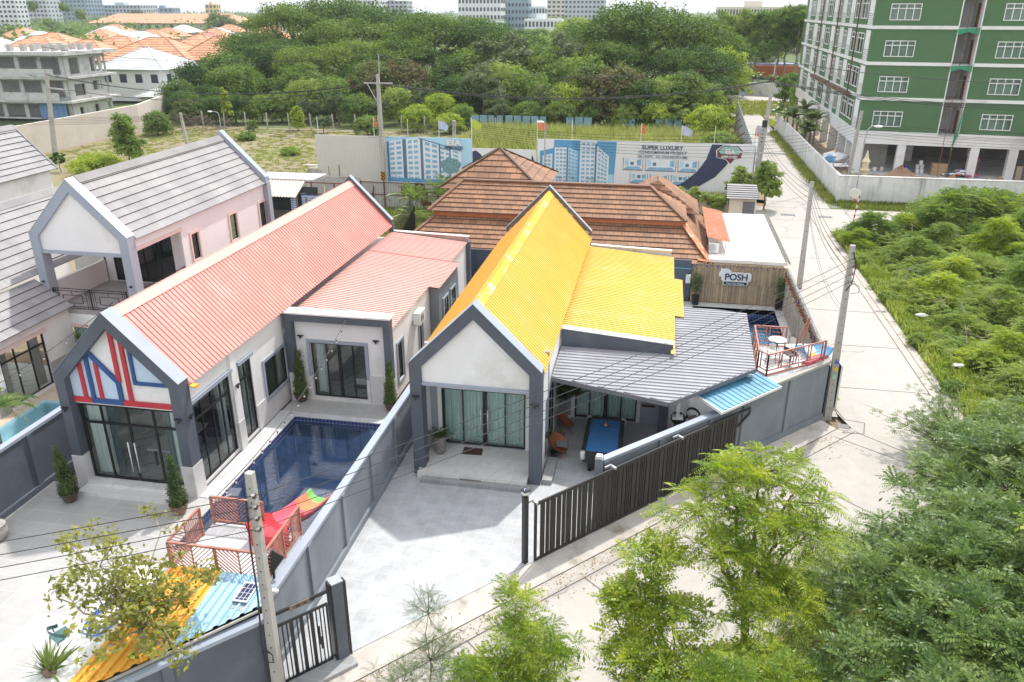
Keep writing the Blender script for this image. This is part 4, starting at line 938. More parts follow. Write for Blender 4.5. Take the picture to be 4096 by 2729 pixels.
glazing(NH,NE_,32.0,33.2,3.6,5.2,cols=(32.6,),glass=MT['glassdark']); trim(NH,NE_,32.0,33.2,3.6,5.2,.16,.06,MT['pink'])
# ================================================================ boundary walls
def panelwall(name,label,P,Q,z1,pil,t=.14,cap=.24,base=.35,mat='slatewall',capmat='lightslate',pils=None,z1b=None):
 """wall from P to Q; pilasters on both faces"""
 ang=math.degrees(atan2(Q[1] -P[1],Q[0] -P[0])); F=Fr(P[0],P[1],ang); L=sqrt((Q[0] -P[0]) ** 2 +(Q[1] -P[1]) ** 2)
 z1b=z1 if z1b is None else z1b
 w_=thing(name,label,'wall',(P[0],P[1],0))
 mb=MB(); mb.fprism(F,[(0,-.4),(L,-.4),(L,z1b -.1),(0,z1 -.1)],-t/2,t/2); mb.build('panel',MT[mat],w_)
 mb=MB()
 for u in (pils if pils else np.arange(0,L,pil)):
  h=z1 +(z1b -z1)*u/L -.102
  mb.fprism(F,[(u,-.3),(u +.22,-.3),(u +.22,h),(u,h)],t/2 +.001,t/2 +.07); mb.fprism(F,[(u,-.3),(u +.22,-.3),(u +.22,h),(u,h)],-t/2 -.07,-t/2 -.001)
 mb.build_each('pilaster',MT[mat],w_)
 mb=MB(); mb.fbox(F,0,L,t/2 +.001,t/2 +.09,-.3,.22); mb.fbox(F,0,L,-t/2 -.09,-t/2 -.001,-.3,.22); mb.build_each('base_course',MT[mat],w_)
 mb=MB(); mb.fprism(F,[(0,z1 -.1),(L,z1b -.1),(L,z1b),(0,z1)],-cap/2,cap/2); mb.build('coping',MT[capmat],w_)
 return w_,F
panelwall('boundary_wall','slate blue wall between the red-roofed villa pool and the yellow villa forecourt',(-8.5,13.55),(-8.5,27.6),2.08,2.4)
panelwall('boundary_wall','dark slate wall between the red-roofed villa and the turquoise pool',(-19.88,3),(-19.88,28),2.2,2.45,pils=[1.0,4.2,7.4,10.6,13.4,16.6],mat='slate')
panelwall('boundary_wall','dark slate front wall at the lower left below the amber and sky blue roof',FL.p(-17,-.05,0)[:2],FL.p(-7.65,-.05,0)[:2],2.2,2.3,mat='slate')
A_=FL.p(3.05,-.35,0)[:2]; B_=FL.p(9.6,-.17,0)[:2]; C_=FL.p(14.72,-.05,0)[:2]
panelwall('boundary_wall','slate wall behind the open sliding gate beside the pool table terrace',A_,B_,2.24,2.4)
CW,FCW=panelwall('boundary_wall','tall slate corner wall with white drip stains below the brown railing',B_,C_,2.48,2.6,z1b=2.50,mat='slatewall',capmat='pole')
mb=MB()
for (u,h0,w_,h1) in ((2.6,2.38,.10,1.25),(2.75,2.38,.06,1.7),(2.45,2.38,.05,1.9),(2.9,2.38,.04,1.1)):
 mb.fprism(FCW,[(u,h0),(u +w_,h0),(u +w_*.55,h1),(u +w_*.3,h1 -.3)],.0725,.0735)
mb.build('drip_stain',M('lime_stain',(.42,.44,.46),.8,.2,8),CW,fix=False)
w_=thing('boundary_wall','slate side wall of the pool terrace facing the side road','wall',(7.2,30,0))
mb=MB(); mb.box(7.10,7.24,29.95,42.85,-.3,2.12); mb.build('panel',MT['slatewall'],w_)
w_=thing('boundary_wall','slate ribbed metal screen wall below the brown tiled roof','wall',(-5,42.9,0))
mb=MB(); mb.box(-10.3,2.1,42.85,42.92,-.3,2.30); mb.build('panel',MT['slatemetal'],w_)
mb=MB(); mb.box(-10.3,2.1,42.83,42.94,2.302,2.35); mb.build('coping',MT['gtrim'],w_)
w_=thing('boundary_wall','slate wall end pier with a small light box beside the pool table','pier',(A_[0],A_[1],0))
mb=MB(); P_=FL.p(2.95,-.35,0); mb.beam((P_[0],P_[1],-.2),(P_[0],P_[1],2.3),.26); mb.build('shaft',MT['slatewall'],w_); mb=MB(); mb.beam((P_[0],P_[1],2.3),(P_[0],P_[1],2.40),.18); mb.build('light_box',MT['whiteplastic'],w_)
# ================================================================ gates
G1=thing('sliding_gate','long black slatted sliding gate along the street','gate',FL.p(4.6,.06,0))
mb=MB(); mb.fbox(FL,.08,9.2,.02,.07,.04,.12); mb.fbox(FL,.08,9.2,.02,.07,1.95,2.05); mb.fbox(FL,.08,.16,.02,.07,.12,1.95); mb.fbox(FL,9.1,9.2,.02,.07,.12,1.95)
mb.beam(FL.p(9.2,.045,2.0),FL.p(9.85,.045,2.0),.06); mb.beam(FL.p(9.85,.045,2.03),FL.p(9.85,.045,1.75),.06); mb.beam(FL.p(9.2,.045,1.45),FL.p(9.85,.045,1.78),.06)
mb.build('frame',MT['darkmetal'],G1)
mb=MB(); u=.30
while u <9.0:
 mb.fbox(FL,u,u +.16,.03,.06,.12,1.95)
 if u +.35 <9: mb.fbox(FL,u +.21,u +.335,.03,.06,.12,1.95)
 for k in range(3):
  if u +.37 +k*.072 <9.05: mb.fbox(FL,u +.37 +k*.076,u +.42 +k*.076,.03,.06,.12,1.95)
 u += .62
mb.build('slats',MT['darkmetal'],G1)
for i,(s,z) in enumerate(((.12,2.02),(3.2,2.02),(6.25,2.02))):
 mb=MB(); mb.fbox(FL,s -.25,s +.03,-.12,-.07,z +.02,z +.08); mb.fbox(FL,s -.02,s +.06,-.10,.10,z -.02,z +.05); mb.build('guide_bracket',MT['galv'],G1)
pl=thing('gate_post','black gate post topped by a square solar lamp','post',FL.p(-.12,-.12,0))
mb=MB(); mb.fbox(FL,-.2,-.06,-.19,-.05,-.05,2.28); mb.build('shaft',MT['blackmetal'],pl)
mb=MB(); mb.fbox(FL,-.155,-.105,-.145,-.095,2.28,2.36); mb.fbox(FL,-.23,-.03,-.22,-.02,2.46,2.50); mb.build('lamp_cap',MT['blackmetal'],pl); mb=MB(); mb.fbox(FL,-.21,-.05,-.2,-.04,2.36,2.46); mb.build('lamp_shade',MT['whiteplastic'],pl); mb=MB(); mb.fbox(FL,-.19,-.07,-.18,-.06,2.501,2.506); mb.build('solar_cell',MT['panel'],pl)
G2=thing('pedestrian_gate','small black barred gate with a number plate above it','gate',FL.p(-6.9,0,0))
mb=MB(); mb.fbox(FL,-7.58,-6.30,-.02,.03,.10,.15); mb.fbox(FL,-7.58,-6.30,-.02,.03,1.78,1.84); mb.fbox(FL,-7.58,-7.54,-.02,.03,.15,1.78); mb.fbox(FL,-6.34,-6.30,-.02,.03,.15,1.78); mb.fbox(FL,-7.62,-6.26,-.05,.0,2.10,2.18); mb.build('frame',MT['blackmetal'],G2)
mb=MB()
for u,w_ in ((-7.44,.025),(-7.33,.025),(-7.22,.085),(-7.08,.025),(-6.97,.085),(-6.82,.025),(-6.72,.085),(-6.60,.025),(-6.50,.025),(-6.41,.025)): mb.fbox(FL,u -w_/2,u +w_/2,-.012,.022,.15,1.78)
mb.build('bars',MT['blackmetal'],G2)
mb=MB(); mb.fbox(FL,-6.60,-6.56,.025,.06,.75,1.30); mb.fbox(FL,-6.57,-6.52,.025,.06,.6,.95); mb.build('handle',MT['blackmetal'],G2)
mb=MB(); mb.fbox(FL,-7.22,-6.72,.002,.02,2.07,2.21); o=mb.build('number_plate',M('weathered_plate',(.22,.17,.14),.7,.3,8),G2)
text_mesh(G2,'138/136',FL,-6.96,2.10,.11,MT['blackplastic'],.0215,'plate_number',.002)
mb=MB(); mb.fbox(FL,-7.62,-5.85,.05,.45,-.1,.04); mb.fbox(FL,-7.62,-5.85,-.12,.05,-.1,.10); mb.build('threshold_step',MT['steptile'],G2)
gp=thing('gate_pillar','slate gate pillar edged in black at the forecourt entrance','pillar',FL.p(-6.05,0,0))
mb=MB(); mb.fbox(FL,-6.18,-5.90,-.16,.10,-.05,2.34); mb.build('shaft',MT['slate'],gp); mb=MB(); mb.fbox(FL,-6.24,-6.182,-.12,.06,-.05,2.36); mb.fbox(FL,-5.898,-5.80,-.12,.06,-.05,2.28); mb.build_each('steel_post',MT['blackmetal'],gp)
mb=MB(); mb.fbox(FL,-6.19,-5.89,-.18,.12,2.342,2.37); mb.build('pillar_cap',MT['lightslate'],gp)
# ================================================================ kids' terrace of the red villa
TD=thing('terrace','raised pale tiled terrace at the near end of the navy pool','terrace',(-9.9,15.2,0))
mb=MB(); mb.box(-11.16,-8.62,14.16,16.22,2.05,2.20); mb.build('deck',MT['lightstone'],TD)
mb=MB(); mb.box(-11.12,-8.66,14.2,16.1,-.3,2.048); mb.build('base',MT['slate'],TD)
mb=MB(); mb.box(-12.14,-11.2,10.2,14.36,-.3,2.19); mb.build('white_tank_top',M('white_waterproof_coat',(.82,.82,.80),.6,.02,1,dirt=(.62,.6,.57),dscale=.5),TD)
mb=MB(); mb.prism([(-11.2,10.2),(-10.9,10.5),(-11.08,14.12),(-11.2,14.36)],-.3,2.16); mb.build('concrete_edge',MT['conc'],TD)
def chevron_rail(P,Q,z0,label,n=1,h=.85):
 t=thing('railing',label,'railing',(P[0],P[1],z0),group=None)
 P=Vector((*P,z0)); Q=Vector((*Q,z0)); L=(Q -P).length; at=lambda t_,z: P.lerp(Q,t_) +Vector((0,0,z))
 mb=MB()
 for k in range(n +1): mb.beam(at(k/n,-.02),at(k/n,h),.06)
 mb.build_each('post',MT['brownmetal'],t)
 mb=MB(); mb.beam(at(0,h),at(1,h),.06,.045); mb.beam(at(0,.10),at(1,.10),.045)
 for k in range(n): mb.beam(at((k +.5)/n,.1),at((k +.5)/n,h),.025)
 mb.build('rail',MT['brownmetal'],t)
 mb=MB(); hh=h -.1
 for k in range(n):
  a0,am,a1=k/n,(k +.5)/n,(k +1)/n; half=L/n/2; stp=.115
  for sgn,e in ((1,a0),(-1,a1)):
   m_=int((half +hh)/stp) +1
   for i in range(1,m_):
    c=i*stp     # x + z = c measured from outer lower corner, slope -1 towards centre
    x0=max(0,c -hh); x1=min(half,c); z0_,z1_=c -x0,c -x1
    if x1 -x0 <.03: continue
    pa=at(e +sgn*x0/L,.1 +z0_); pb=at(e +sgn*x1/L,.1 +z1_); mb.beam(pa,pb,.02)
 mb.build('chevron_bars',MT['brownmetal'],t)
 return t
chevron_rail((-11.12,16.18),(-9.66,16.18),2.2,'brown chevron railing between the raised terrace and the navy pool')
chevron_rail((-8.62,14.2),(-8.62,16.15),2.2,'brown chevron railing on the right of the raised terrace, along the wall',2)
chevron_rail((-11.12,14.19),(-8.66,14.19),2.2,'brown chevron railing at the near side of the raised terrace',2)
chevron_rail((-11.13,14.25),(-11.13,15.62),2.2,'brown chevron railing on the left of the raised terrace')
def slide(name,label,path,r,mats,rim=.06,tip=None,group=None):
 """open half-pipe chute along a path"""
 t=thing(name,label,'slide',path[0]); N=22; pts=[]
 P=[Vector(p) for p in path]
 def cr(t_):
  x=t_*(len(P) -1); i=min(int(x),len(P) -2); f=x -i
  p0,p1,p2,p3=P[max(i -1,0)],P[i],P[i +1],P[min(i +2,len(P) -1)]
  return .5*((2*p1) +(p2 -p0)*f +(2*p0 -5*p1 +4*p2 -p3)*f*f +(3*p1 -p0 -3*p2 +p3)*f ** 3)
 C=[cr(i/N) for i in range(N +1)]
 N=40; C=[cr(i/N) for i in range(N +1)]; A=14; mb=MB(); names=[]; rows=[]
 for q in range(N +1):
  d=(C[min(q +1,N)] -C[max(q -1,0)]).normalized(); sd_=d.cross(Vector((0,0,1))).normalized(); up=sd_.cross(d); fl=1 +.3*max(0,1 -q/9) ** 2
  row=[]
  for k in range(2*A +2):
   a=pi*(k if k <= A else 2*A +1 -k)/A; rr=r*fl +(.0 if k <= A else .035); lift=.10*fl if a in (0,pi) else 0
   row.append(C[q] +sd_*(-cos(a)*rr) +up*(r*.7 -sin(a)*rr*.8))
  rows.append(len(mb.v)); mb.v += [tuple(p) for p in row]
 W=2*A +2
 for q in range(N):
  for k in range(W):
   k2=(k +1) % W; nm=mats(q/N,2 if k in (A,W -1) else (k +.5)/A if k <A else .1)
   if nm not in names: names.append(nm)
   mb.f.append((rows[q] +k,rows[q] +k2,rows[q +1] +k2,rows[q +1] +k)); mb.m.append(names.index(nm)); mb.uv.append([(0,0)]*4)
 mb.build('chute',[n_[1] for n_ in names],t,smooth=True)
 return t
RED=M('red_fibreglass',(.70,.035,.05),.25,.12,2); ORG=M('faded_orange_fibreglass',(.80,.28,.14),.35,.2,3); GRN=M('green_fibreglass',(.22,.58,.15),.3,.08); PNK=M('pink_red_fibreglass',(.78,.14,.19),.3,.1)
def rm(t_,a): return ('lower_chute',GRN) if t_ >.84 else (('upper_chute',RED) if t_ <.30 else (('middle_chute',PNK) if (a == 2 or t_ <.62) else ('middle_chute_bed',ORG)))
sd=slide('water_slide','red and pink water slide with a green end over the navy pool',[(-9.22,15.5,2.52),(-9.28,16.2,2.34),(-9.40,17.0,1.85),(-9.55,18.0,1.35),(-9.70,19.0,.95),(-9.86,19.9,.55),(-9.93,20.4,.42)],.42,rm)
mb=MB(); mb.box(-9.6,-8.72,15.45,15.56,2.2,2.55); mb.beam((-9.62,15.5,2.2),(-9.62,15.5,2.72),.10); mb.beam((-8.7,15.5,2.2),(-8.7,15.5,2.72),.10); mb.build('entry_lip',RED,sd)
mb=MB(); mb.beam((-9.2,17.9,-.9),(-9.2,17.9,.8),.08); mb.build('support',RED,sd)
CR=thing('shed_roof','amber and sky blue corrugated shed roof at the lower left','roof',(-10,12.5,2.3))
zc_=lambda x,y: 2.30 +(y -10.4)*.035
fx=lambda y: (y -18.85)/1.1063 -2.9
mb=MB(); ribroof(mb,[(-11.15,10.05),(-10.93,10.15),(-9.62,11.6),(-9.74,14.1),(-11.05,14.1)],zc_,'y',.23,.05,.05,.03,th=.01); mb.build('amber_sheets',MT['amber'],CR,fix=False)
mb=MB(); ribroof(mb,[(-9.738,14.1),(-9.62,11.65),(-8.25,13.2),(-8.72,14.1)],lambda x,y: zc_(x,y) +.002,'y',.20,.045,.04,.028,th=.01); mb.build('sky_blue_sheets',MT['skysheet'],CR,fix=False)
mb=MB(); mb.beam((-10.9,10.1,2.24),(-8.3,13.1,2.32),.05,.05); mb.beam((-11.15,14.16,2.34),(-8.66,14.16,2.34),.10,.06); mb.build('roof_batten',MT['pole'],CR)
mb=MB(); mb.prism([(-8.72,14.1),(-8.45,14.1),(-8.25,13.3),(-8.6,12.95),(-8.9,13.0)],2.37,2.40); mb.build('concrete_patch',MT['pole'],CR)
sp=thing('solar_panel','small white-framed solar panel lying on the sky blue roof sheets','solar panel',(-8.75,13.5,2.48))
mb=MB(); mb.prism([(-8.94,13.16),(-8.58,13.16),(-8.60,13.82),(-8.96,13.82)],2.46,2.49); mb.build('frame',MT['whiteplastic'],sp); mb=MB(); mb.prism([(-8.91,13.20),(-8.61,13.20),(-8.63,13.78),(-8.93,13.78)],2.491,2.494); mb.build('cells',MT['panel'],sp)
sp=thing('solar_panel','grey solar panel on a short bracket behind the terrace railing','solar panel',(-11,17.05,2.6))
mb=MB(); mb.prism([(-11.12,16.88),(-10.78,16.9),(-10.85,17.28),(-11.2,17.26)],2.6,2.63); mb.build('cells',M('grey_solar_cells',(.09,.10,.13),.3,.1),sp); mb=MB(); mb.beam((-11,16.2,2.9),(-11,17.05,2.58),.04); mb.build('bracket',MT['galv'],sp)
fl=thing('floodlight','black floodlight clamped to the wall beside the near concrete pole','floodlight',(-8.62,14.5,2.4))
mb=MB(); mb.beam((-8.75,14.35,2.35),(-8.50,14.65,2.72),.34,.10,up=(1,-1,.5)); mb.build('housing',MT['blackplastic'],fl); mb=MB(); mb.beam((-8.6,14.5,2.1),(-8.6,14.5,2.5),.05); mb.build('bracket',MT['blackplastic'],fl)
pc=thing('pipe_elbow','white plastic pipe elbow behind the near concrete pole','pipe',(-8.25,13.8,2.3))
mb=MB(); mb.tube([(-8.42,13.8,1.95),(-8.42,13.8,2.30),(-8.30,13.8,2.33),(-8.14,13.8,2.33)],.055,10); o=mb.build('pipe',MT['whiteplastic'],pc,smooth=True)
hz=thing('garden_hose','coiled blue garden hose on the white tank top','hose',(-11.7,12.3,2.2))
mb=MB(); pts=[]
for i in range(90):
 a=i*.22; pts.append((-11.68 +(.28 +.06*sin(a*.7))*cos(a) +.09*sin(a*.31),12.45 +(.62 +.16*sin(a*.43))*sin(a)*.85,2.215 +i*.0006))
mb.tube(pts,.02,6); mb.build('coil',M('blue_hose',(.06,.20,.62),.4,.05),hz,smooth=True)
# ================================================================ raised terrace of the yellow villa
TP=thing('terrace','raised white terrace with brown rails at the corner of the yellow villa plot','terrace',(5.5,30,0))
mb=MB(); dk=[FL.p(11.0,-.12,0)[:2],FL.p(14.66,.0,0)[:2],(7.08,31.1),(6.3,31.45),(4.15,30.95),(4.0,28.3)]
mb.prism(dk,2.30,2.45); mb.build('deck',M('white_deck_tile',(.72,.73,.74),.5,.05,2),TP)
mb=MB(); mb.prism([(4.1,28.5),(4.5,28.0),(6.8,30.4),(6.9,31.0),(6.2,31.3),(4.2,30.85)],-.2,2.298); mb.build('base',MT['slatewall'],TP)
def bar_rail(pts,z0,label,h=.86,low=.12,hb=4):
 t=thing('railing',label,'railing',(*pts[0],z0))
 pm,rm_,bm_=MB(),MB(),MB()
 for P,Q in zip(pts[:-1],pts[1:]):
  P=Vector((*P,z0)); Q=Vector((*Q,z0)); L=(Q -P).length; at=lambda s_,z: P.lerp(Q,s_/L) +Vector((0,0,z))
  rm_.beam(at(0,h),at(L,h),.055,.045); rm_.beam(at(0,low +.10),at(L,low +.10),.04); rm_.beam(at(0,.05),at(L,.05),.05)
  for s_ in (0,L): pm.beam(at(s_,0),at(s_,h),.055)
  nb=max(1,round(L/.75)); b=L/nb
  for k in range(nb):
   for off in (.0,.14): bm_.beam(at(min(L,k*b +b*.86 +off -.07),low +.1),at(min(L,k*b +b*.86 +off -.07),h),.045)
   for j in range(hb):
    z=low +.22 +(h -low -.3)*j/(hb -1); rm_.beam(at(k*b +(.07 if k else 0),z),at(k*b +b*.8,z),.018)
 pm.build_each('post',MT['brownmetal'],t); rm_.build('rail',MT['brownmetal'],t); bm_.build_each('baluster',MT['brownmetal'],t); return t
bar_rail([(4.42,27.95),FL.p(14.55,-.16,0)[:2]],2.45,'brown bar railing along the street side of the corner terrace',hb=4)
bar_rail([(4.42,27.95),(4.12,28.35),(4.2,30.85)],2.45,'brown bar railing beside the grey roof on the corner terrace',hb=3)
bar_rail([(4.2,30.9),(5.45,30.9)],2.45,'brown bar railing between the corner terrace and the tiled pool',hb=4)
pr=thing('shower_post','leaning pair of brown posts standing beside the slide entry','post',(6.2,31.3,2.45)); mb=MB(); mb.beam((6.2,31.2,2.45),(6.35,31.5,3.55),.07); mb.beam((5.9,31.1,2.45),(6.30,31.45,3.5),.05); mb.build('shaft',MT['brownmetal'],pr)
SB=M('sky_fibreglass',(.16,.48,.80),.3,.1); OR2=M('orange_fibreglass',(.85,.42,.06),.3,.1); PK2=M('magenta_fibreglass',(.62,.09,.16),.3,.1)
def pm_(t_,a): return ('rim',PK2) if (a == 2 and t_ <.5) else (('orange_bed',OR2) if .25 <a <.6 else ('blue_side',SB))
sd2=slide('water_slide','blue, orange and pink water slide entry on the corner terrace',[(6.55,29.95,2.62),(6.45,30.5,2.5),(6.2,31.1,2.2),(5.6,31.6,1.6),(4.8,31.85,1.1),(4.0,31.9,.75)],.42,pm_)
mb=MB(); mb.prism([(5.85,29.25),(6.1,29.15),(7.0,30.15),(6.9,30.35)],2.451,2.60); mb.build('entry_lip',PK2,sd2)
bt=thing('bistro_table','round white mosaic bistro table on the corner terrace','table',(4.97,30.0,2.45))
mo=M('mosaic_top',(.62,.60,.54),.5,.3,14)
mb=MB(); mb.lathe([(.01,3.17),(.34,3.17),(.35,3.18),(.34,3.20),(.01,3.20)],(4.97,29.85,0),24); mb.build('tabletop',mo,bt)
mb=MB()
for k in range(3):
 a=2.1*k +.3; mb.tube([(4.97,29.85,3.15),(4.97 +.06*cos(a),29.85 +.06*sin(a),2.85),(4.97 +.26*cos(a),29.85 +.26*sin(a),2.46)],.012,6)
mb.build_each('leg',MT['blackmetal'],bt)
def mosaic_chair(x,y,rz,label):
 t=thing('bistro_chair',label,'chair',(x,y,2.45),group='bistro chairs on the corner terrace'); R=Matrix.Translation((x,y,2.45)) @ Matrix.Rotation(rz,4,'Z')
 mb=MB(); mb.lathe([(.01,.44),(.2,.44),(.21,.45),(.2,.47),(.01,.47)],(0,0,0),18); mb.xf(R).build('seat',mo,t)
 mb=MB()
 for sx in (-1,1):
  mb.tube([(sx*.15,.16,.45),(sx*.19,.22,0)],.011,5); mb.tube([(sx*.15,-.14,.45),(sx*.2,-.2,0)],.011,5); mb.tube([(sx*.15,.16,.45),(sx*.17,.2,.85),(0,.21,.95)],.011,5)
 mb.xf(R).build('frame',MT['blackmetal'],t)
 mb=MB(); s0=len(mb.v); mb.lathe([(.01,0),(.12,0),(.12,.02),(.01,.02)],(0,0,0),16); mb.xf(Matrix.Translation((0,.2,.72)) @ Matrix.Rotation(pi/2,4,'X')); mb.xf(R).build('backrest',mo,t)
mosaic_chair(5.45,29.75,-.6,'bistro chair with mosaic back and seat to the right of the round table')
mosaic_chair(4.75,29.35,2.9,'bistro chair with dark round back nearest the grey roof')
def shell_chair(x,y,z,rz,label,mat,grp=None):
 t=thing('plastic_chair',label,'chair',(x,y,z),group=grp); R=Matrix.Translation((x,y,z)) @ Matrix.Rotation(rz,4,'Z')
 mb=MB(); mb.prism([(-.22,-.22),(.22,-.22),(.21,.2),(-.21,.2)],.42,.455); mb.xf(R).build('seat',mat,t)
 mb=MB(); n=12
 for i in range(n):
  a0=pi*(-.12 +1.24*i/n); a1=pi*(-.12 +1.24*(i +1)/n); h0=.62 +.16*max(0,sin(a0)); h1=.62 +.16*max(0,sin(a1))
  p=lambda a,zz_: (.27*cos(a),.02 +.24*sin(a),zz_)
  mb.face([p(a0,h0 -.11),p(a1,h1 -.11),p(a1,h1),p(a0,h0)])
 mb.xf(R).build('backrest',mat,t,fix=False)
 mb=MB()
 for sx in (-1,1):
  for sy in (-1,1): mb.tube([(sx*.2,sy*.18,.45),(sx*.24,sy*.24,0)],.018,6)
  mb.tube([(sx*.24,.05,.45),(sx*.26,.06,.56)],.016,5)
 mb.xf(R).build_each('leg',mat,t)
shell_chair(5.4,29.2,2.45,2.2,'black wire-look armchair by the street railing of the corner terrace',MT['blackplastic'])
shell_chair(-14.0,13.35,0,2.7,'teal plastic armchair on the grey forecourt beside the white tank top',M('teal_plastic',(.07,.16,.16),.45,.1))
# ================================================================ under the grey roof
PT=thing('pool_table','pool table with blue cloth and black cabinet under the grey roof','pool table',(-1.3,25.3,0))
px0,px1,py0,py1=-1.98,-.60,23.92,26.66
mb=MB(); mb.box(px0 +.12,px1 -.12,py0 +.12,py1 -.12,.80,.825); mb.build('cloth',M('blue_baize',(.03,.14,.34),.9,.1,8),PT)
mb=MB(); mb.box(px0,px0 +.14,py0 +.1,py1 -.1,.74,.87); mb.box(px1 -.14,px1,py0 +.1,py1 -.1,.74,.87); mb.box(px0 +.1,px1 -.1,py0,py0 +.14,.742,.868); mb.box(px0 +.1,px1 -.1,py1 -.14,py1,.742,.868)
mb.build('rail',MT['blackplastic'],PT)
mb=MB(); mb.box(px0 +.06,px1 -.06,py0 +.06,py1 -.06,.45,.739); mb.box(px0 +.22,px1 -.22,py0 +.25,py1 -.25,.12,.449); mb.build('cabinet',MT['blackplastic'],PT)
mb=MB()
for x in (px0,px1):
 for y in (py0,py1): mb.lathe([(.085,.60),(.1,.7),(.1,.86),(.075,.885)],(x +(.06 if x == px0 else -.06),y +(.06 if y == py0 else -.06),0),12)
mb.build_each('corner_cap',MT['steel'],PT)
for x in (px0 +.3,px1 -.3):
 for y in (py0 +.3,py1 -.3): mb=MB(); mb.lathe([(.07,0),(.07,.03),(.03,.04),(.05,.13)],(x,y,0),10); mb.build('leg',MT['blackplastic'],PT)
mb=MB()
for (x,y) in ((px0 +.13,(py0 +py1)/2),(px1 -.13,(py0 +py1)/2)): mb.lathe([(.05,.868),(.05,.872)],(x,y,0),10)
mb.build_each('pocket',MT['blackmetal'],PT)
text_mesh(PT,'POOL',Fsouth(py0 +.06),px1 -.45,.50,.13,MT['whiteplastic'],.004,'side_logo')
cols=[(.75,.5,.02),(.6,.02,.02),(.02,.05,.4),(.3,.02,.2),(.8,.25,.02),(.02,.25,.08),(.03,.03,.03),(.7,.68,.6)]
bmats=[M(f'ball_{"abcdefgh"[i]}',c,.15,.02) for i,c in enumerate(cols)]
proto=None; k=0
for r_ in range(5):
 for c_ in range(r_ +1):
  x=-1.28 +(c_ -r_/2)*.058; y=26.1 +(r_ -2)*.05*-1
  mb=MB(); mb.blob((x,y,.855),(.0285,.0285,.0285),8,6,0); o=mb.build('pool_ball',bmats[k % 8],None,smooth=True); tag(o,'billiard ball in the racked triangle on the blue cloth','ball','racked billiard balls'); k += 1
RT=M('terracotta_wicker',(.30,.085,.03),.6,.2,10)
def round_chair(x,y,rz,label):
 t=thing('round_chair',label,'chair',(x,y,0),group='round terracotta wicker chairs'); R=Matrix.Translation((x,y,0)) @ Matrix.Rotation(rz,4,'Z')
 tilt=Matrix.Translation((0,.05,.48)) @ Matrix.Rotation(radians(38),4,'X')
 mb=MB(); mb.lathe([(.02,-.10),(.18,-.085),(.33,-.02),(.40,.08),(.415,.09),(.39,.06),(.32,-.04),(.02,-.12)],(0,0,0),22); mb.xf(tilt); mb.xf(R).build('bowl_seat',RT,t,smooth=True)
 mb=MB()
 for a in (.8,2.34,3.95,5.5): mb.tube([(.14*cos(a),.14*sin(a),.42),(.28*cos(a),.28*sin(a),0)],.014,6)
 mb.xf(R).build_each('leg',RT,t); return t
t_=round_chair(-2.88,25.05,1.15,'round terracotta wicker chair with a grey cushion, nearer the wall basket'); c_=MB(); c_.box(-2.95,-2.55,24.85,25.1,.46,.60); o=c_.build('cushion',M('grey_cushion',(.16,.17,.18),.9,.1),None); tag(o,'grey cushion lying on the nearer round terracotta chair','cushion')
round_chair(-2.85,26.85,1.9,'round terracotta wicker chair farther back beside the glass doors')
st_=thing('side_table','small wooden cube table between the two round chairs','table',(-2.95,25.95,0)); mb=MB(); mb.box(-3.15,-2.78,25.75,26.15,.32,.36); mb.build('tabletop',MT['bark'],st_)
for x in (-3.1,-2.83):
 for y in (25.8,26.1): mb=MB(); mb.beam((x,y,0),(x,y,.32),.04); mb.build('leg',MT['bark'],st_)
bk=thing('waste_basket','black mesh waste basket beside the step','basket',(-3.0,24.72,0)); mb=MB(); mb.lathe([(.10,.02),(.13,.32),(.135,.34),(.12,.32),(.09,.03)],(-3.0,24.72,0),14); mb.build('bin',MT['blackmetal'],bk); mb=MB(); mb.lathe([(.108,0),(.108,.02)],(-3.0,24.72,0),12); mb.build('base',MT['blackmetal'],bk)
bc=thing('bar_counter','dark bar counter with a white top against the front wall','counter',FL.p(6.8,-.9,0))
mb=MB(); mb.fbox(FL,5.75,8.6,-1.25,-.55,.0,1.04); mb.build('cabinet',MT['gtrim'],bc); mb=MB(); mb.fbox(FL,5.7,8.65,-1.3,-.50,1.042,1.08); mb.build('countertop',M('pale_counter',(.55,.54,.52),.4,.1,6),bc)
cp=MB(); cp.blob(FL.p(7.9,-.8,1.13),(.2,.14,.06),10,6,.15); o=cp.build('cap',M('navy_cloth',(.02,.03,.10),.9,.2),None); tag(o,'crumpled navy cloth cap lying on the white countertop','cap')
cr=thing('cue_rack','dark wooden cue rack with cues on the grey-blue wall','rack',(.2,27.96,.9)); mb=MB(); mb.box(-.02,.46,27.93,27.99,.78,.84); mb.box(.02,.42,27.95,27.99,1.95,2.0); mb.build('rail',M('red_wood',(.09,.03,.02),.4),cr); mb=MB()
for i in range(4): mb.tube([(.08 +i*.1,27.9,.84),(.08 +i*.1,27.93,2.2)],.013,6,.007)
mb.build_each('cue',M('cue_wood',(.30,.16,.07),.4),cr)
fr=thing('column','dark slate column beside the cue rack under the grey roof','column',(.85,27.5,0)); mb=MB(); mb.box(.62,.98,27.2,27.6,0,2.8); mb.build('shaft',MT['slate'],fr)
tk=thing('gas_cylinder','black round barbecue kettle behind the bar counter','barbecue',(1.3,27.4,0)); mb=MB(); mb.blob((1.35,27.3,.75),(.28,.28,.25),14,8,0); mb.build('kettle',MT['blackplastic'],tk,smooth=True); mb=MB()
for a in (0,2.1,4.2): mb.tube([(1.35 +.15*cos(a),27.3 +.15*sin(a),.6),(1.35 +.28*cos(a),27.3 +.28*sin(a),0)],.014,5)
mb.build_each('leg',MT['blackmetal'],tk); tk.name='barbecue'
shell_chair(1.95,28.0,.0,.4,'black plastic armchair behind the bar counter under the roof edge',MT['blackplastic'])
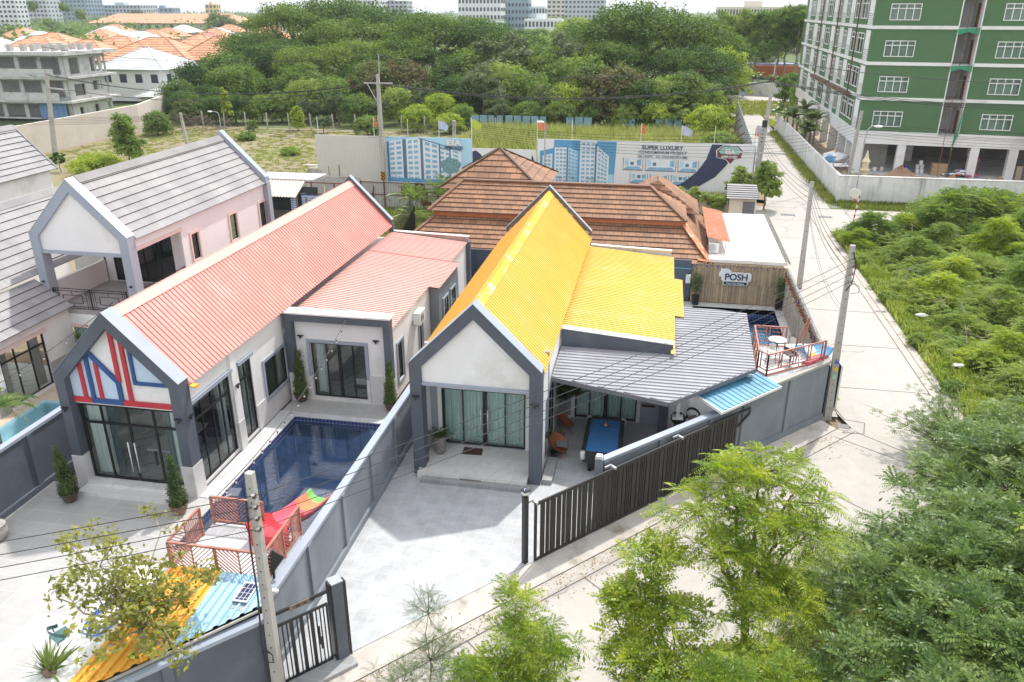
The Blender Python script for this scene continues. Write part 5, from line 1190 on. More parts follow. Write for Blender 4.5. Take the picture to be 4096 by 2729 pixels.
dm=MB(); dm.prism([(-6.28,24.56),(-5.58,24.56),(-5.53,24.11),(-6.25,24.07)],.252,.27); o=dm.build('door_mat',M('brown_rug',(.09,.04,.03),.95,.3,12,.5,80),None); tag(o,'shaggy dark brown door mat in front of the sliding door','mat')
dm=MB(); dm.prism([(-6.01,23.0),(-5.3,23.05),(-5.24,22.61),(-5.97,22.58)],.132,.145); o=dm.build('door_mat',tilemat('lattice_mat',(.32,.27,.24),(.02,.02,.02),(.07,.07),mortar=.012,rot=.78,rough=.9),None); tag(o,'beige lattice rubber mat with black scroll border on the grey step','mat')
# ================================================================ bamboo screens, sign, festoon lights
BAM=bpy.data.materials.new('bamboo'); BAM=tilemat('bamboo_canes',(.60,.47,.31),(.30,.21,.13),(.045,1.1),mortar=.006,rough=.7,var=.3,offset=.37,coord='xz',cvar=.35)
BAM2=tilemat('bamboo_canes_side',(.60,.51,.40),(.34,.27,.19),(.045,1.1),mortar=.006,rough=.7,var=.3,offset=.37,coord='yz',cvar=.3)
bs_=thing('bamboo_screen','brown bamboo cane screen carrying the villa sign behind the tiled pool','screen',(4.7,42.8,0)); mb=MB()
for i in range(104): mb.lathe([(.026,.02),(.024,2.20 +random.uniform(-.03,.08))],(2.2 +i*.048,42.80 +random.uniform(-.006,.006),0),5)
mb.build('canes',BAM,bs_)
bs2=thing('bamboo_screen','weathered bamboo screen hung with festoon lights along the side road','screen',(7.05,37,0)); mb=MB()
for i in range(226): mb.lathe([(.026,.02),(.024,2.22 +random.uniform(-.03,.07))],(7.06 +random.uniform(-.006,.006),31.95 +i*.048,0),5)
mb.build('canes',BAM2,bs2)
SG=thing('villa_sign','white cut-out sign reading POSH Pool Villa Pattaya with a leaping dolphin','sign',(4.45,42.7,1.6)); SF=Fsouth(42.72)
NAVY=M('sign_navy',(.012,.018,.05),.5,.02)
def rrect(u0,u1,z0,z1,r,n=6):
 pts=[]
 for (cx,cz,a0) in ((u1 -r,z0 +r,-pi/2),(u1 -r,z1 -r,0),(u0 +r,z1 -r,pi/2),(u0 +r,z0 +r,pi)):
  for i in range(n +1): a=a0 +(pi/2)*i/n; pts.append((cx +r*cos(a),cz +r*sin(a)))
 return pts
mb=MB(); mb.fprism(SF,rrect(3.72,5.30,1.33,1.83,.12),.0,.05); mb.fprism(SF,rrect(3.82,5.16,1.10,1.36,.12),.001,.052)
mb.fprism(SF,[(3.62,1.52),(3.58,1.72),(3.66,1.90),(3.68,2.04),(3.80,1.99),(3.98,2.03),(4.14,1.97),(4.22,1.88),(4.30,1.83),(4.16,1.83),(4.06,1.86),(3.93,1.80),(3.80,1.66),(3.78,1.56),(3.72,1.60)],.002,.06)
mb.build('backboard',MT['whiteplastic'],SG)
mb=MB(); mb.fprism(SF,rrect(3.87,5.11,1.13,1.30,.08),.0525,.060); mb.build('name_bar',NAVY,SG)
text_mesh(SG,'POSH',SF,4.52,1.40,.50,NAVY,.058,'lettering',.012,sx=.98); text_mesh(SG,'Pool Villa Pattaya',SF,4.49,1.165,.135,MT['whiteplastic'],.066,'lettering',.002)
def bulbs(t,pts,matlist,drop=.08):
 cap,blb=MB(),{}
 for i,p in enumerate(pts):
  cap.lathe([(.022,-drop),(.028,-drop +.05),(.01,-drop +.06)],p,6); k=matlist[i % len(matlist)]
  blb.setdefault(k.name,(MB(),k))[0].blob((p[0],p[1],p[2] -drop -.03),(.032,.032,.04),6,4,0)
 cap.build('bulb_socket',MT['blackplastic'],t)
 for k in blb.values(): k[0].build('bulb',k[1],t,smooth=True)
BB=M('blue_bulb',(.06,.08,.75),.2,0); RB=M('red_bulb',(.85,.16,.10),.2,0); AB=M('amber_bulb',(.8,.5,.25),.2,0); CB=MT['whiteplastic']
fs=thing('festoon_lights','string of blue and amber bulbs along the top of the bamboo screen','string lights',(4.7,42.7,2.2)); mb=MB(); pts=[(2.25 +i*.32,42.70,2.17 -.02*(i % 2)) for i in range(16)]; mb.tube(pts,.009,4); mb.tube([(2.22,42.7,2.17),(2.2,42.68,1.2),(2.2,42.68,.6)],.009,4); mb.build('cable',MT['wire'],fs); bulbs(fs,pts +[(2.2,42.66,z) for z in (1.9,1.55,1.2,.85)],[BB,AB])
fs=thing('festoon_lights','tangled red, blue and amber bulbs hanging on the roadside bamboo screen','string lights',(7.0,37,2.1)); mb=MB()
for s_ in range(3):
 pts=[(7.01,42.4 -i*.33,2.12 -.12*s_ -.10*(i % 2) -.04*sin(i*1.3)) for i in range(31)]; mb.tube(pts,.009,4)
 bulbs(fs,pts,[BB,RB,AB,RB,AB][s_:] +[RB,AB])
mb.build('cable',MT['wire'],fs)
def catenary(a,b,sag,n=24):
 a=Vector(a); b=Vector(b); return [a.lerp(b,i/n) -Vector((0,0,sag*4*(i/n)*(1 -i/n))) for i in range(n +1)]
fs=thing('festoon_lights','string of white bulbs sagging from the wing parapet across the navy pool','string lights',(-12,24,3)); cv=catenary((-11.64,27.9,3.95),(-11.05,16.3,2.95),.55,40)
mb=MB(); mb.tube(cv,.012,5); mb.build('cable',MT['wire'],fs); bulbs(fs,[cv[i] for i in range(4,40,2)],[CB],.14)
fs=thing('festoon_lights','string of white bulbs in front of the left wing windows','string lights',(-23.5,24,3)); cv=catenary((-23.4,19,2.2),(-22.2,27.95,3.6),.25,24)
mb=MB(); mb.tube(cv,.012,5); mb.build('cable',MT['wire'],fs); bulbs(fs,[cv[i] for i in range(2,24,3)],[CB],.14)
# ================================================================ small fixtures
def aircon(x,y,z,face,label,wd=.8,wall=True):
 F=Fr(x,y,face); t=thing('air_conditioner',label,'air conditioner',(x,y,z)); mb=MB(); mb.fbox(F,-wd/2,wd/2,.08,.38,z,z +.55); mb.build('casing',MT['whiteplastic'],t)
 mb=MB()
 for r_ in (.05,.10,.15,.20):
  pts=[F.p(-.10 +r_*cos(a),.39,z +.275 +r_*sin(a)) for a in np.linspace(0,2*pi,20)]; mb.tube(pts,.006,4)
 for i in range(7): mb.fbox(F,wd/2 +.001,wd/2 +.01,.12,.34,z +.06 +i*.065,z +.09 +i*.065)
 mb.build('fan_grille',MT['gtrim'],t); mb=MB(); mb.fbox(F,-wd/2 +.05,-wd/2 +.1,0,.36,z -.05,z -.001); mb.fbox(F,wd/2 -.1,wd/2 -.05,0,.36,z -.05,z -.001); mb.build('bracket',MT['galv'],t)
aircon(-10.06,31.2,2.35,90,'white outdoor air conditioner on the side wall beside the red flat roof')
aircon(-9.6,38.0,.9,90,'white outdoor air conditioner low behind the yellow roof, farther one'); aircon(-9.6,36.6,.9,90,'white outdoor air conditioner low behind the yellow roof, nearer one')
bt_=thing('water_tank','blue plastic water tank in the gap behind the yellow roof','water tank',(-9.4,41.6,0)); mb=MB(); mb.lathe([(.52,0),(.55,.1),(.55,1.1),(.5,1.25),(.25,1.35)],(-9.3,41.8,0),20); mb.build('drum',M('blue_plastic',(.03,.06,.50),.4,.1),bt_,smooth=True); mb=MB(); mb.lathe([(.27,1.35),(.28,1.42),(.05,1.45)],(-9.3,41.8,0),18); mb.build('lid',M('pale_blue_plastic',(.14,.22,.6),.4,.1),bt_)
mt_=thing('meter_box','white meter box with pale blue pipes on the slate screen wall','box',(2.0,42.8,1.4)); mb=MB(); mb.box(1.85,2.1,42.6,42.8,1.1,1.55); mb.build('casing',MT['whiteplastic'],mt_); mb=MB(); mb.tube([(2.1,42.72,1.9),(1.1,42.72,1.9),(1.1,42.72,1.3),(1.45,42.72,1.3)],.02,6); mb.build('pipe',M('pvc_blue',(.1,.4,.55),.4),mt_)
for (cx,cy,a,wx,wy,lab) in ((7.8,29.42,-.1,.42,.34,'rectangular drain grate set in the concrete at the street corner'),(12.3,43.3,0,.5,.22,'drain grate in the gutter of the side road opposite the pool'),(3.2,18.7,.84,.5,.4,'drain grate on a concrete pad under the feathery tree'),(10.3,65.2,0,1.1,.6,'large drain grate at the near left of the junction'),(13.1,65.0,0,1.0,.6,'large drain grate in the middle of the junction'),(14.6,68.6,0,1.0,.5,'drain grate by the corner of the white wall'),(13.0,57.0,0,.7,.4,'drain grate beside the thicket on the side road')):
 mb=MB(); R=Matrix.Translation((cx,cy,0)) @ Matrix.Rotation(a,4,'Z'); mb.box(-wx/2,wx/2,-wy/2,wy/2,-.112,-.100); mb.xf(R); g_=thing('drain_grate',lab,'drain grate',(cx,cy,-.11)); mb.build('plate',MT['grate'],g_)
 mb=MB()
 for i in range(6):
  for j in range(3): u=-wx*.4 +wx*.8*i/5; v=-wy*.3 +wy*.6*j/2; mb.box(u -wx*.045,u +wx*.045,v -wy*.07,v +wy*.07,-.0995,-.0985)
 mb.xf(R); mb.build('slots',MT['joint'],g_)
bd=thing('notice_board','tall black board in a white frame behind the corner pole','board',(7.45,30.5,0)); BF_=Fr(7.55,30.2,95)
mb=MB(); mb.fbox(BF_,0,1.15,0,.03,.25,2.1); mb.build('panel',MT['blackplastic'],bd); mb=MB(); mb.fbox(BF_,-.04,0,-.01,.05,.2,2.15); mb.fbox(BF_,1.15,1.19,-.01,.05,.2,2.15); mb.fbox(BF_,0,1.15,-.01,.05,2.1,2.15); mb.fbox(BF_,0,1.15,.031,.05,1.15,1.18); mb.build('frame',MT['whiteplastic'],bd)
# ================================================================ brown tiled house
BH=thing('house','single-storey house with two-tier brown shingle hip roof behind the yellow villa','house',(-5.5,48,0))
def hiptier(mb,x0,x1,y0,y1,z0,hx0,hx1,hy0,hy1,z1,n,w=.42,l=.05,sides='snew'):
 if 's' in sides: tileslope(mb,(x0,y0,z0),(x1,y0,z0),(hx1,hy0,z1),(hx0,hy0,z1),n,w,l)
 if 'e' in sides: tileslope(mb,(x1,y0,z0),(x1,y1,z0),(hx1,hy1,z1),(hx1,hy0,z1),n,w,l)
 if 'n' in sides: tileslope(mb,(x1,y1,z0),(x0,y1,z0),(hx0,hy1,z1),(hx1,hy1,z1),n,w,l)
 if 'w' in sides: tileslope(mb,(x0,y1,z0),(x0,y0,z0),(hx0,hy0,z1),(hx0,hy1,z1),n,w,l)
def hips(mb,x0,x1,y0,y1,z0,hx0,hx1,hy0,hy1,z1,w=.22):
 for a,b in (((x0,y0,z0),(hx0,hy0,z1)),((x1,y0,z0),(hx1,hy0,z1)),((x1,y1,z0),(hx1,hy1,z1)),((x0,y1,z0),(hx0,hy1,z1))):
  a=Vector(a) +Vector((0,0,.06)); b=Vector(b) +Vector((0,0,.06)); mb.beam(a,b,w,.08)
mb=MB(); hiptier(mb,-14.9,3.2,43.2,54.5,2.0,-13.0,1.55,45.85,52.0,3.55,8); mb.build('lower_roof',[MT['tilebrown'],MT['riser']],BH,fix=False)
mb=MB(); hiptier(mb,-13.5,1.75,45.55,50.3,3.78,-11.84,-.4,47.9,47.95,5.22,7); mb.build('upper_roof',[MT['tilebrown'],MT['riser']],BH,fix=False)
mb=MB(); hips(mb,-14.9,3.2,43.2,54.5,2.0,-13.0,1.55,45.85,52.0,3.55); hips(mb,-13.5,1.75,45.55,50.3,3.78,-11.84,-.4,47.9,47.95,5.22); mb.beam((-11.84,47.92,5.27),(-.4,47.92,5.27),.3,.1); mb.build('hip_tiles',MT['tileridge'],BH)
mb=MB(); mb.box(-13.2,1.6,45.7,45.82,3.5,3.76); mb.box(1.6,1.72,45.7,50.1,3.5,3.76); mb.build('orange_fascia',MT['orangeband'],BH)
mb=MB(); mb.box(-14.3,2.7,43.7,54,-.1,2.1); mb.build('wall',MT['cream'],BH)
mb=MB(); hiptier(mb,-13.9,-7.0,49.2,56.0,4.35,-10.5,-10.35,52.3,52.4,6.45,7,.7); hips(mb,-13.9,-7.0,49.2,56.0,4.35,-10.5,-10.35,52.3,52.4,6.45,.16); mb.box(-13.4,-7.5,49.8,55.6,2.6,4.3); mb.build('rear_roof',[MT['tilebrown'],MT['riser']],BH,fix=False)
mb=MB(); tileslope(mb,(2.6,49.4,3.3),(2.6,53.5,3.3),(0.0,52.0,5.2),(0.0,50.2,5.2),6,.42,.04); tileslope(mb,(-2.2,49.0,3.9),(2.6,49.4,3.3),(.0,50.2,5.2),(-.1,50.2,5.2),6,.42,.04); tileslope(mb,(-2.4,53.5,3.6),(-2.2,49.0,3.9),(-.1,50.2,5.2),(-.1,52,5.2),6,.42,.04); mb.build('side_roof',[MT['tilebrown'],MT['riser']],BH,fix=False)
mb=MB(); mb.prism([(2.4,43.3),(3.25,43.0),(3.3,43.5),(2.7,44.2)],2.2,2.24); mb.beam((3.2,43.2,2.12),(1.55,45.85,3.68),.34,.06); mb.build('orange_flashing',M('orange_patch',(.55,.20,.09),.7,.2,3,dirt=(.75,.72,.68),dscale=1.5),BH)
FR_=thing('carport','flat white-coated carport roof beside the side road','carport',(5.3,48,0))
mb=MB(); mb.prism([(3.0,43.1),(7.15,43.1),(7.15,54.1),(3.6,54.1)],2.22,2.40); mb.build('roof_slab',MT['flatroof'],FR_)
mb=MB(); mb.prism([(3.2,43.3),(7.0,43.3),(7.0,53.9),(3.8,53.9)],-.1,2.21); mb.build('wall',MT['cream'],FR_)
mb=MB()
for i in range(62): mb.tube([(7.02,43.2 +i*.178,2.42),(7.22,43.2 +i*.178,2.40),(7.30,43.2 +i*.178,2.30)],.05,5)
mb.build('edge_tiles',M('grey_half_round_tile',(.34,.31,.28),.8,.2,3),FR_)
OA=thing('awning','small rust-orange corrugated awning over an air conditioner','awning',(3.5,47.5,3.1))
mb=MB(); ribroof(mb,[(2.9,44.3),(4.15,44.1),(4.08,51.4),(2.86,51.8)],lambda x,y: 3.28 -(x -2.9)*.14,'x',.22,.04,.05,.04,th=.01); mb.build('sheeting',M('rust_orange_sheet',(.52,.20,.10),.5,.1,2,dirt=(.62,.35,.25),dscale=2),OA,fix=False)
mb=MB()
for y in (44.6,47.8,51): mb.beam((3.95,y,2.4),(3.95,y,3.1),.04); mb.beam((3.0,y,2.4),(3.0,y,3.2),.04)
mb.build('frame',MT['galv'],OA)
aircon(3.3,44.55,2.45,0,'white outdoor air conditioner below the orange corrugated awning',.55)
GU=thing('guard_house','small cream guard house with grey tiled roof and a dark door','guard house',(6.3,61.5,0))
mb=MB(); mb.box(5.35,7.3,61.1,63.2,-.1,1.95); mb.build('wall',MT['cream'],GU)
mb=MB(); tileslope(mb,(5.1,60.7,1.95),(7.5,60.7,1.95),(7.3,62.3,2.75),(5.15,62.3,2.75),7,.2,.05); tileslope(mb,(7.5,63.9,1.95),(5.1,63.9,1.95),(5.15,62.3,2.75),(7.3,62.3,2.75),7,.2,.05); mb.build('roof',[MT['tilegrey'],MT['riser']],GU,fix=False)
mb=MB(); mb.box(6.35,7.2,61.05,61.099,-.1,1.7); mb.build('door',MT['gtrim'],GU)
w_=thing('garden_wall','cream garden wall with spiked railing beside the guard house','wall',(2,62.5,0)); mb=MB(); mb.box(-3,5.3,62.4,62.6,-.1,1.7); mb.build('panel',MT['cream'],w_)
mb=MB()
for i in range(52): mb.beam((-3 +i*.16,62.5,1.7),(-3 +i*.16,62.5,2.3),.025)
mb.beam((-3,62.5,2.1),(5.3,62.5,2.1),.03); mb.build('spikes',MT['galv'],w_)
w_=thing('spiked_fence','black curved-spike fence running beside the brown roof over the grass','fence',(-16.5,49,0)); mb=MB()
for i in range(60):
 y=43.5 +i*.2; x=-15.35 -i*.035; mb.tube([(x,y,0),(x,y,1.7),(x -.2,y,2.0),(x -.45,y,2.05)],.016,4)
mb.beam((-15.35,43.5,1.6),(-17.45,55.4,1.6),.04); mb.beam((-15.35,43.5,.3),(-17.45,55.4,.3),.04); mb.build('bars',MT['blackmetal'],w_)
# ================================================================ hoardings
WHT=MT['whiteplastic']
VINYLW=M('white_vinyl',(.72,.74,.76),.5,.04,.6,.2,4)
def hoard(name,label,x0,x1,y,z1,mat,zb=-.1):
 t=thing(name,label,'hoarding',((x0 +x1)/2,y,0)); mb=MB(); mb.box(x0,x1,y,y +.06,zb,z1); mb.build('panel',mat,t)
 mb=MB()
 for x in np.arange(x0 +.2,x1,2.4): mb.beam((x,y +.1,-.1),(x,y +.1,z1 -.05),.08)
 mb.build_each('back_post',MT['galv'],t); return t
t=hoard('hoarding','off-white corrugated metal hoarding at the edge of the dry field',-32.0,-25.15,71.75,4.12,M('offwhite_sheet',(.66,.65,.60),.6,.03,1))
mb=MB()
for i in range(34): mb.box(-31.95 +i*.2,-31.89 +i*.2,71.71,71.749,-.1,4.1)
mb.build('ribs',M('offwhite_rib',(.60,.59,.54),.6,.05),t)
mb=MB(); mb.box(-30.9,-30.86,71.70,71.708,.2,1.2); mb.box(-29.85,-29.79,71.70,71.708,.0,1.4); mb.build('rust_streaks',M('rust',(.16,.07,.03),.9,.3,8),t)
def printed(t,F,shapes,name):
 by={}
 for i,(poly,mat) in enumerate(shapes): by.setdefault(mat.name,(MB(),mat))[0].fprism(F,poly,.002,.006 +i*.0002)
 for k,(mb,m) in by.items(): mb.build(name,m,t)
PB=M('print_blue',(.10,.32,.55),.5,.15,.8); PL=M('print_light_blue',(.38,.62,.78),.5,.15,.5); PW=M('print_white',(.68,.74,.80),.5,.05); PD=M('print_slate',(.10,.17,.26),.5,.1); PG=M('print_window_blue',(.22,.42,.58),.5,.2); PN=M('print_navy',(.03,.045,.10),.5,.1); PT_=M('print_tree',(.16,.30,.33),.6,.4,6); PM=M('print_maroon',(.17,.04,.06),.5,.05); PGN=M('print_mint',(.30,.50,.48),.5,.08)
hb1=hoard('hoarding','light blue banner hoarding printed with a condominium and the words EIA APPROVED',-25.1,-16.95,71.70,4.14,PL)
F1=Fsouth(71.70); sh=[([(-24.9,.0),(-24.9,3.7),(-22.0,4.1),(-17.9,3.0),(-17.9,.6),(-20.9,.0)],PW)]
def tower(F,u0,u1,zb0,zb1,zt0,zt1,nf,cw):
 out=[]
 for i in range(nf):
  for k in range(cw):
   fa=(k +.15)/cw; fb=(k +.85)/cw; ga=(i +.25)/nf; gb=(i +.8)/nf
   q=lambda f,g: (u0 +(u1 -u0)*f,(zb0 +(zb1 -zb0)*f)*(1 -g) +(zt0 +(zt1 -zt0)*f)*g)
   out.append(([q(fa,ga),q(fb,ga),q(fb,gb),q(fa,gb)],PG))
 return out
sh += tower(F1,-24.8,-23.5,.1,.1,3.6,3.9,8,2) +tower(F1,-23.0,-21.9,.1,.1,3.9,4.05,8,2) +tower(F1,-21.4,-18.1,.2,.6,3.9,3.0,7,5)
sh += [([(-23.45,0),(-23.1,0),(-23.1,3.95),(-23.45,3.9)],PD),([(-21.75,.1),(-21.5,.1),(-21.5,4.0),(-21.75,4.05)],PD),([(-24.95,.4),(-24.75,.4),(-24.75,3.7),(-24.95,3.65)],PD),([(-20.0,.5),(-19.85,.5),(-19.85,3.6),(-20,3.65)],PD),([(-19.0,.6),(-18.88,.6),(-18.88,3.35),(-19,3.4)],PD),([(-21.9,4.1),(-21.9,4.02),(-17.85,2.95),(-17.85,3.05)],PD)]
sh += [([(-18.9 +.95*cos(a)*(1 +.12*sin(5*a)),1.65 +.75*sin(a)*(1 +.1*cos(7*a))) for a in np.linspace(0,2*pi,26)[:-1]],PT_),([(-25.05,.0),(-16.98,.0),(-16.98,.35),(-25.05,.35)],PB)]
for x in (-24.2,-22.9,-21.2,-20.3):
 sh += [([(x -.02,.1),(x +.02,.1),(x +.02,.8),(x -.02,.8)],PT_),([(x -.3,.75),(x,.95),(x +.3,.75),(x,.85)],PT_)]
printed(hb1,F1,sh,'printed_picture')
text_mesh(hb1,'EIA',F1,-18.55,3.52,.66,WHT,.07,'lettering',.03,sx=1.5); text_mesh(hb1,'APPROVED',F1,-18.6,3.13,.42,PN,.07,'lettering',.01,sx=.85)
hb2=hoard('hoarding','low torn white and black banner between the two printed hoardings',-16.9,-11.0,71.74,3.3,VINYLW)
mb=MB(); mb.fprism(Fsouth(71.74),[(-16.85,.2),(-15.3,.2),(-15.6,2.1),(-16.1,2.8),(-16.5,3.1),(-16.85,3.0)],.002,.01); mb.fprism(Fsouth(71.74),[(-11.7,.1),(-11.05,.1),(-11.1,2.2),(-11.35,2.9)],.002,.01); mb.build('torn_black_sheet',PN,hb2)
hb3=hoard('hoarding','long printed banner hoarding reading SUPER LUXURY CONDOMINIUM PROJECT',-10.95,8.0,72.5,4.18,VINYLW); F3=Fsouth(72.5)
sh=[([(-10.7,.0),(-4.0,.0),(-3.85,4.1),(-9.45,4.15),(-9.5,3.4),(-10.75,3.1)],PB),([(-10.7,.0),(-4.0,.0),(-4.0,1.2),(-10.7,1.0)],PL)]
sh += [([(-9.4,.1),(-8.2,.1),(-8.2,3.5),(-9.4,3.45)],PW),([(-8.2,.1),(-7.2,.1),(-7.2,3.1),(-8.2,3.5)],PL),([(-7.1,.05),(-5.6,.05),(-5.6,4.1),(-7.1,4.1)],PW),([(-5.6,.05),(-4.5,.1),(-4.5,2.8),(-5.6,3.7)],PW),([(-10.5,.1),(-9.6,.1),(-9.6,2.9),(-10.5,2.7)],PW)]
sh += tower(F3,-9.3,-8.3,.3,.3,3.4,3.4,9,3) +tower(F3,-8.15,-7.25,.3,.3,3.4,3.1,9,3) +tower(F3,-7.0,-5.75,.3,.3,4.0,4.0,10,3) +tower(F3,-5.5,-4.6,.3,.3,3.6,2.8,8,3) +tower(F3,-10.4,-9.7,.3,.3,2.8,2.8,7,2)
sh += [([(-7.3,.1),(-7.12,.1),(-7.12,4.0),(-7.3,4.0)],PB),([(-5.75,.1),(-5.6,.1),(-5.6,3.9),(-5.75,3.9)],PD),([(-8.3,.1),(-8.18,.1),(-8.18,3.5),(-8.3,3.5)],PD)]
for x in (-10.0,-8.9,-7.7,-6.3,-5.9): sh += [([(x -.02,.1),(x +.02,.1),(x +.02,.75),(x -.02,.75)],PT_),([(x -.3,.65),(x,.92),(x +.3,.65),(x,.78)],PT_)]
for (u0,u1,z0,z1) in ((-3.17,-1.5,1.70,2.72),(-1.2,1.4,1.68,2.70),(1.65,3.35,1.66,2.66),(-2.5,-1.0,.55,1.40),(-.7,.85,.5,1.36),(1.15,2.6,.5,1.33)):
 sh += [([(u0 -.04,z0 -.05),(u1 +.04,z0 -.05),(u1 +.04,z1),(u0 -.04,z1)],PM),([(u0,z0),(u1,z0),(u1,z1),(u0,z1)],PW),([(u0,z0),(u1,z0),(u1 -.3,z0 +.3),(u0 +.3,z0 +.28)],PG),([(u0 +.1,z0 +.35),(u0 +.45,z0 +.4),(u0 +.45,z1 -.1),(u0 +.1,z1 -.05)],PL),([(u1 -.5,z0 +.4),(u1 -.12,z0 +.35),(u1 -.12,z1 -.06),(u1 -.5,z1 -.15)],PG),([(u0 +.6,z0 +.42),(u0 +.9,z0 +.42),(u0 +.9,z0 +.7),(u0 +.6,z0 +.7)],PD)]
arc=[];
for a in np.linspace(0,1,12): arc.append((5.9 -1.3*a -3.2*a*a +.3*a,4.12 -4.15*a))
arc2=[(7.0 -1.9*a -1.0*a*a -.0*a,2.6 -2.6*a) for a in np.linspace(0,1,9)][::-1]
sh += [([(4.38,4.1),(5.9,4.1),(6.1,3.1),(5.8,2.4),(4.9,1.3),(3.6,.45),(2.9,.05),(1.0,.05),(2.2,.75),(3.3,1.7),(4.0,2.8)],PN)]
sh += [([(4.75,3.62),(5.35,4.08),(6.62,4.08),(7.15,3.60),(6.95,2.95),(6.4,2.83),(6.07,2.40),(5.6,2.86),(4.85,2.98)],VINYLW),([(4.85,3.60),(5.38,4.03),(6.58,4.03),(7.05,3.58),(6.9,2.98),(6.38,2.88),(6.07,2.48),(5.62,2.9),(4.9,3.02)],PM),([(4.98,3.60),(5.42,3.97),(6.52,3.97),(6.92,3.58),(6.72,3.28),(5.2,3.30)],PGN)]
printed(hb3,F3,sh,'printed_picture')
text_mesh(hb3,'EIA',F3,5.96,3.33,.58,WHT,.10,'lettering',.03); text_mesh(hb3,'APPROVED',F3,5.93,2.96,.32,WHT,.10,'lettering',.012,sx=.88)
text_mesh(hb3,'SUPER LUXURY',F3,.15,3.52,.52,PN,.06,'lettering',.008); text_mesh(hb3,'CONDOMINIUM PROJECT',F3,.2,3.16,.36,PD,.06,'lettering',.005); text_mesh(hb3,'186 UNITS - ALL ONE BEDROOMS',F3,.2,2.80,.29,PD,.06,'lettering',.003)
text_mesh(hb3,'V',F3,6.05,3.98,.16,VINYLW,.13,'check_mark',.01)
hb4=thing('hoarding','corrugated hoarding with torn blue banners running along the lane','hoarding',(9.2,95,0)); LF=Fr(8.1,72.6,87.8)
mb=MB()
for i in range(210): mb.fbox(LF,i*.2,i*.2 +.12,0,.03,-.1,3.6); mb.fbox(LF,i*.2 +.12,i*.2 +.2,-.03,.0,-.1,3.6)
mb.build('panel',M('dull_grey_sheet',(.42,.43,.44),.6,.15,1,dirt=(.3,.27,.24),dscale=1),hb4)
mb=MB(); mb.fbox(LF,.1,3.2,.035,.06,.2,3.9); mb.fbox(LF,8,9.5,.035,.08,1.8,3.7); mb.fbox(LF,12,14,.035,.1,1.9,3.6); mb.fbox(LF,17,18.2,.035,.1,1.7,3.5); mb.build('torn_banner',PL,hb4)
mb=MB(); mb.fbox(LF,.2,3.1,.062,.066,1.9,3.5); mb.build('torn_banner',PB,hb4)
mb=MB()
for i in range(6): mb.beam(LF.p(6 +i*5.5,-.1,2.9),LF.p(6 +i*5.5,-3.4,0),.09)
mb.build('raking_props',M('rusty_prop',(.12,.06,.04),.8,.2),hb4)
FO=M('faded_orange_flag',(.72,.22,.12),.8,.15,3); FP=M('lilac_flag',(.48,.50,.66),.8,.1,3); FG=M('lime_flag',(.48,.55,.08),.8,.1,3)
def flag(x,y,z0,z1,mat,name,label,fl=1.0,dr=.25):
 t=thing('flagpole',label,'flag',(x,y,z0)); mb=MB(); mb.tube([(x,y,z0),(x +.03,y,z1)],.028,6); mb.build('pole',MT['whiteplastic'],t)
 if mat:
  mb=MB(); n=8; P=[]
  for i in range(n +1):
   f=i/n; w=.14*sin(f*7 +x)*f; P.append(((x +.03 +fl*f,y +w,z1 -.05 -dr*f*f*1.6),(x +.03 +fl*f*.8,y +w +.05,z1 -.8 -dr*f*.7)))
  for a,b in zip(P[:-1],P[1:]): mb.face([a[0],a[1],b[1],b[0]]); mb.face([(q[0],q[1] +.008,q[2]) for q in (a[0],b[0],b[1],a[1])])
  mb.build('flag',mat,t,smooth=True,fix=False)
for a in ((-32.2,73,3.0,5.6,None,0,'bare white flagpole at the left end of the off-white hoarding'),(-26.6,73,3,5.65,FO,0,'orange-red flag above the off-white hoarding'),(-23.3,73,3,5.6,None,0,'bare white flagpole above the printed condominium banner'),(-20.3,73,3,5.55,FP,0,'drooping lilac flag above the EIA banner'),(-17.2,73,1.5,5.75,FG,0,'lime green flag in front of the tall grass'),(-11.1,73,2,5.8,FO,0,'orange flag at the left end of the long banner'),(-7.95,73,3,5.8,None,0,'bare white flagpole above the blue tower picture'),(-1.8,73,3,5.7,FO,0,'narrow orange flag above the SUPER LUXURY lettering'),(1.7,73,3,5.6,FP,0,'lilac flag above the middle of the long banner'),(4.55,73,3,5.6,None,0,'bare white flagpole above the dark curve of the banner'),(8.35,76,2,5.4,FP,0,'lilac flag at the lane end of the banner'),(8.5,78.5,2,4.9,FO,0,'faded orange flag at the lane end of the banner'),(10.4,133,0,4.2,FO,0,'orange flag far up the lane'),(10.9,128,0,3.8,FP,0,'lilac flag far up the lane'),(12.2,100,0,3.2,FG,0,'pale green flag on the right of the lane')):
 flag(a[0],a[1],a[2],a[3],a[4],'f',a[6],.95 if 'narrow' not in a[6] and 'orange-red' not in a[6] else .35,.3)
RS=MT_R=tilemat('patched_rusty_sheet',(.50,.49,.46),(.36,.34,.32),(.22,9),mortar=.02,rough=.7,var=.25,coord='xz')
nt_=RS.node_tree; bs_n=nt_.nodes['Principled BSDF']; src=bs_n.inputs['Base Color'].links[0].from_socket
fz=_noise(nt_,_pos(nt_,(1.4,1,.45)),.9,5,.6); c_=_mix(nt_,src,(.13,.045,.02),_ramp(nt_,fz,[(.58,(0,)*3),(.62,(1,)*3)])); nt_.links.new(c_,bs_n.inputs['Base Color'])
rf=thing('sheet_fence','rust-patched corrugated sheet fence across the grass','fence',(-21.5,61.7,0)); mb=MB(); mb.box(-23.95,-15.0,61.7,61.74,-.1,2.05); mb.build('panel',RS,rf); mb=MB()
for x in (-23.9,-21.9,-19.8,-17.4): mb.beam((x,61.66,0),(x,61.66,2.1),.08)
for z in (1.0,2.0): mb.beam((-23.9,61.66,z),(-15.2,61.66,z),.05)
mb.build('frame',M('rusty_frame',(.14,.06,.04),.8,.3,4),rf)
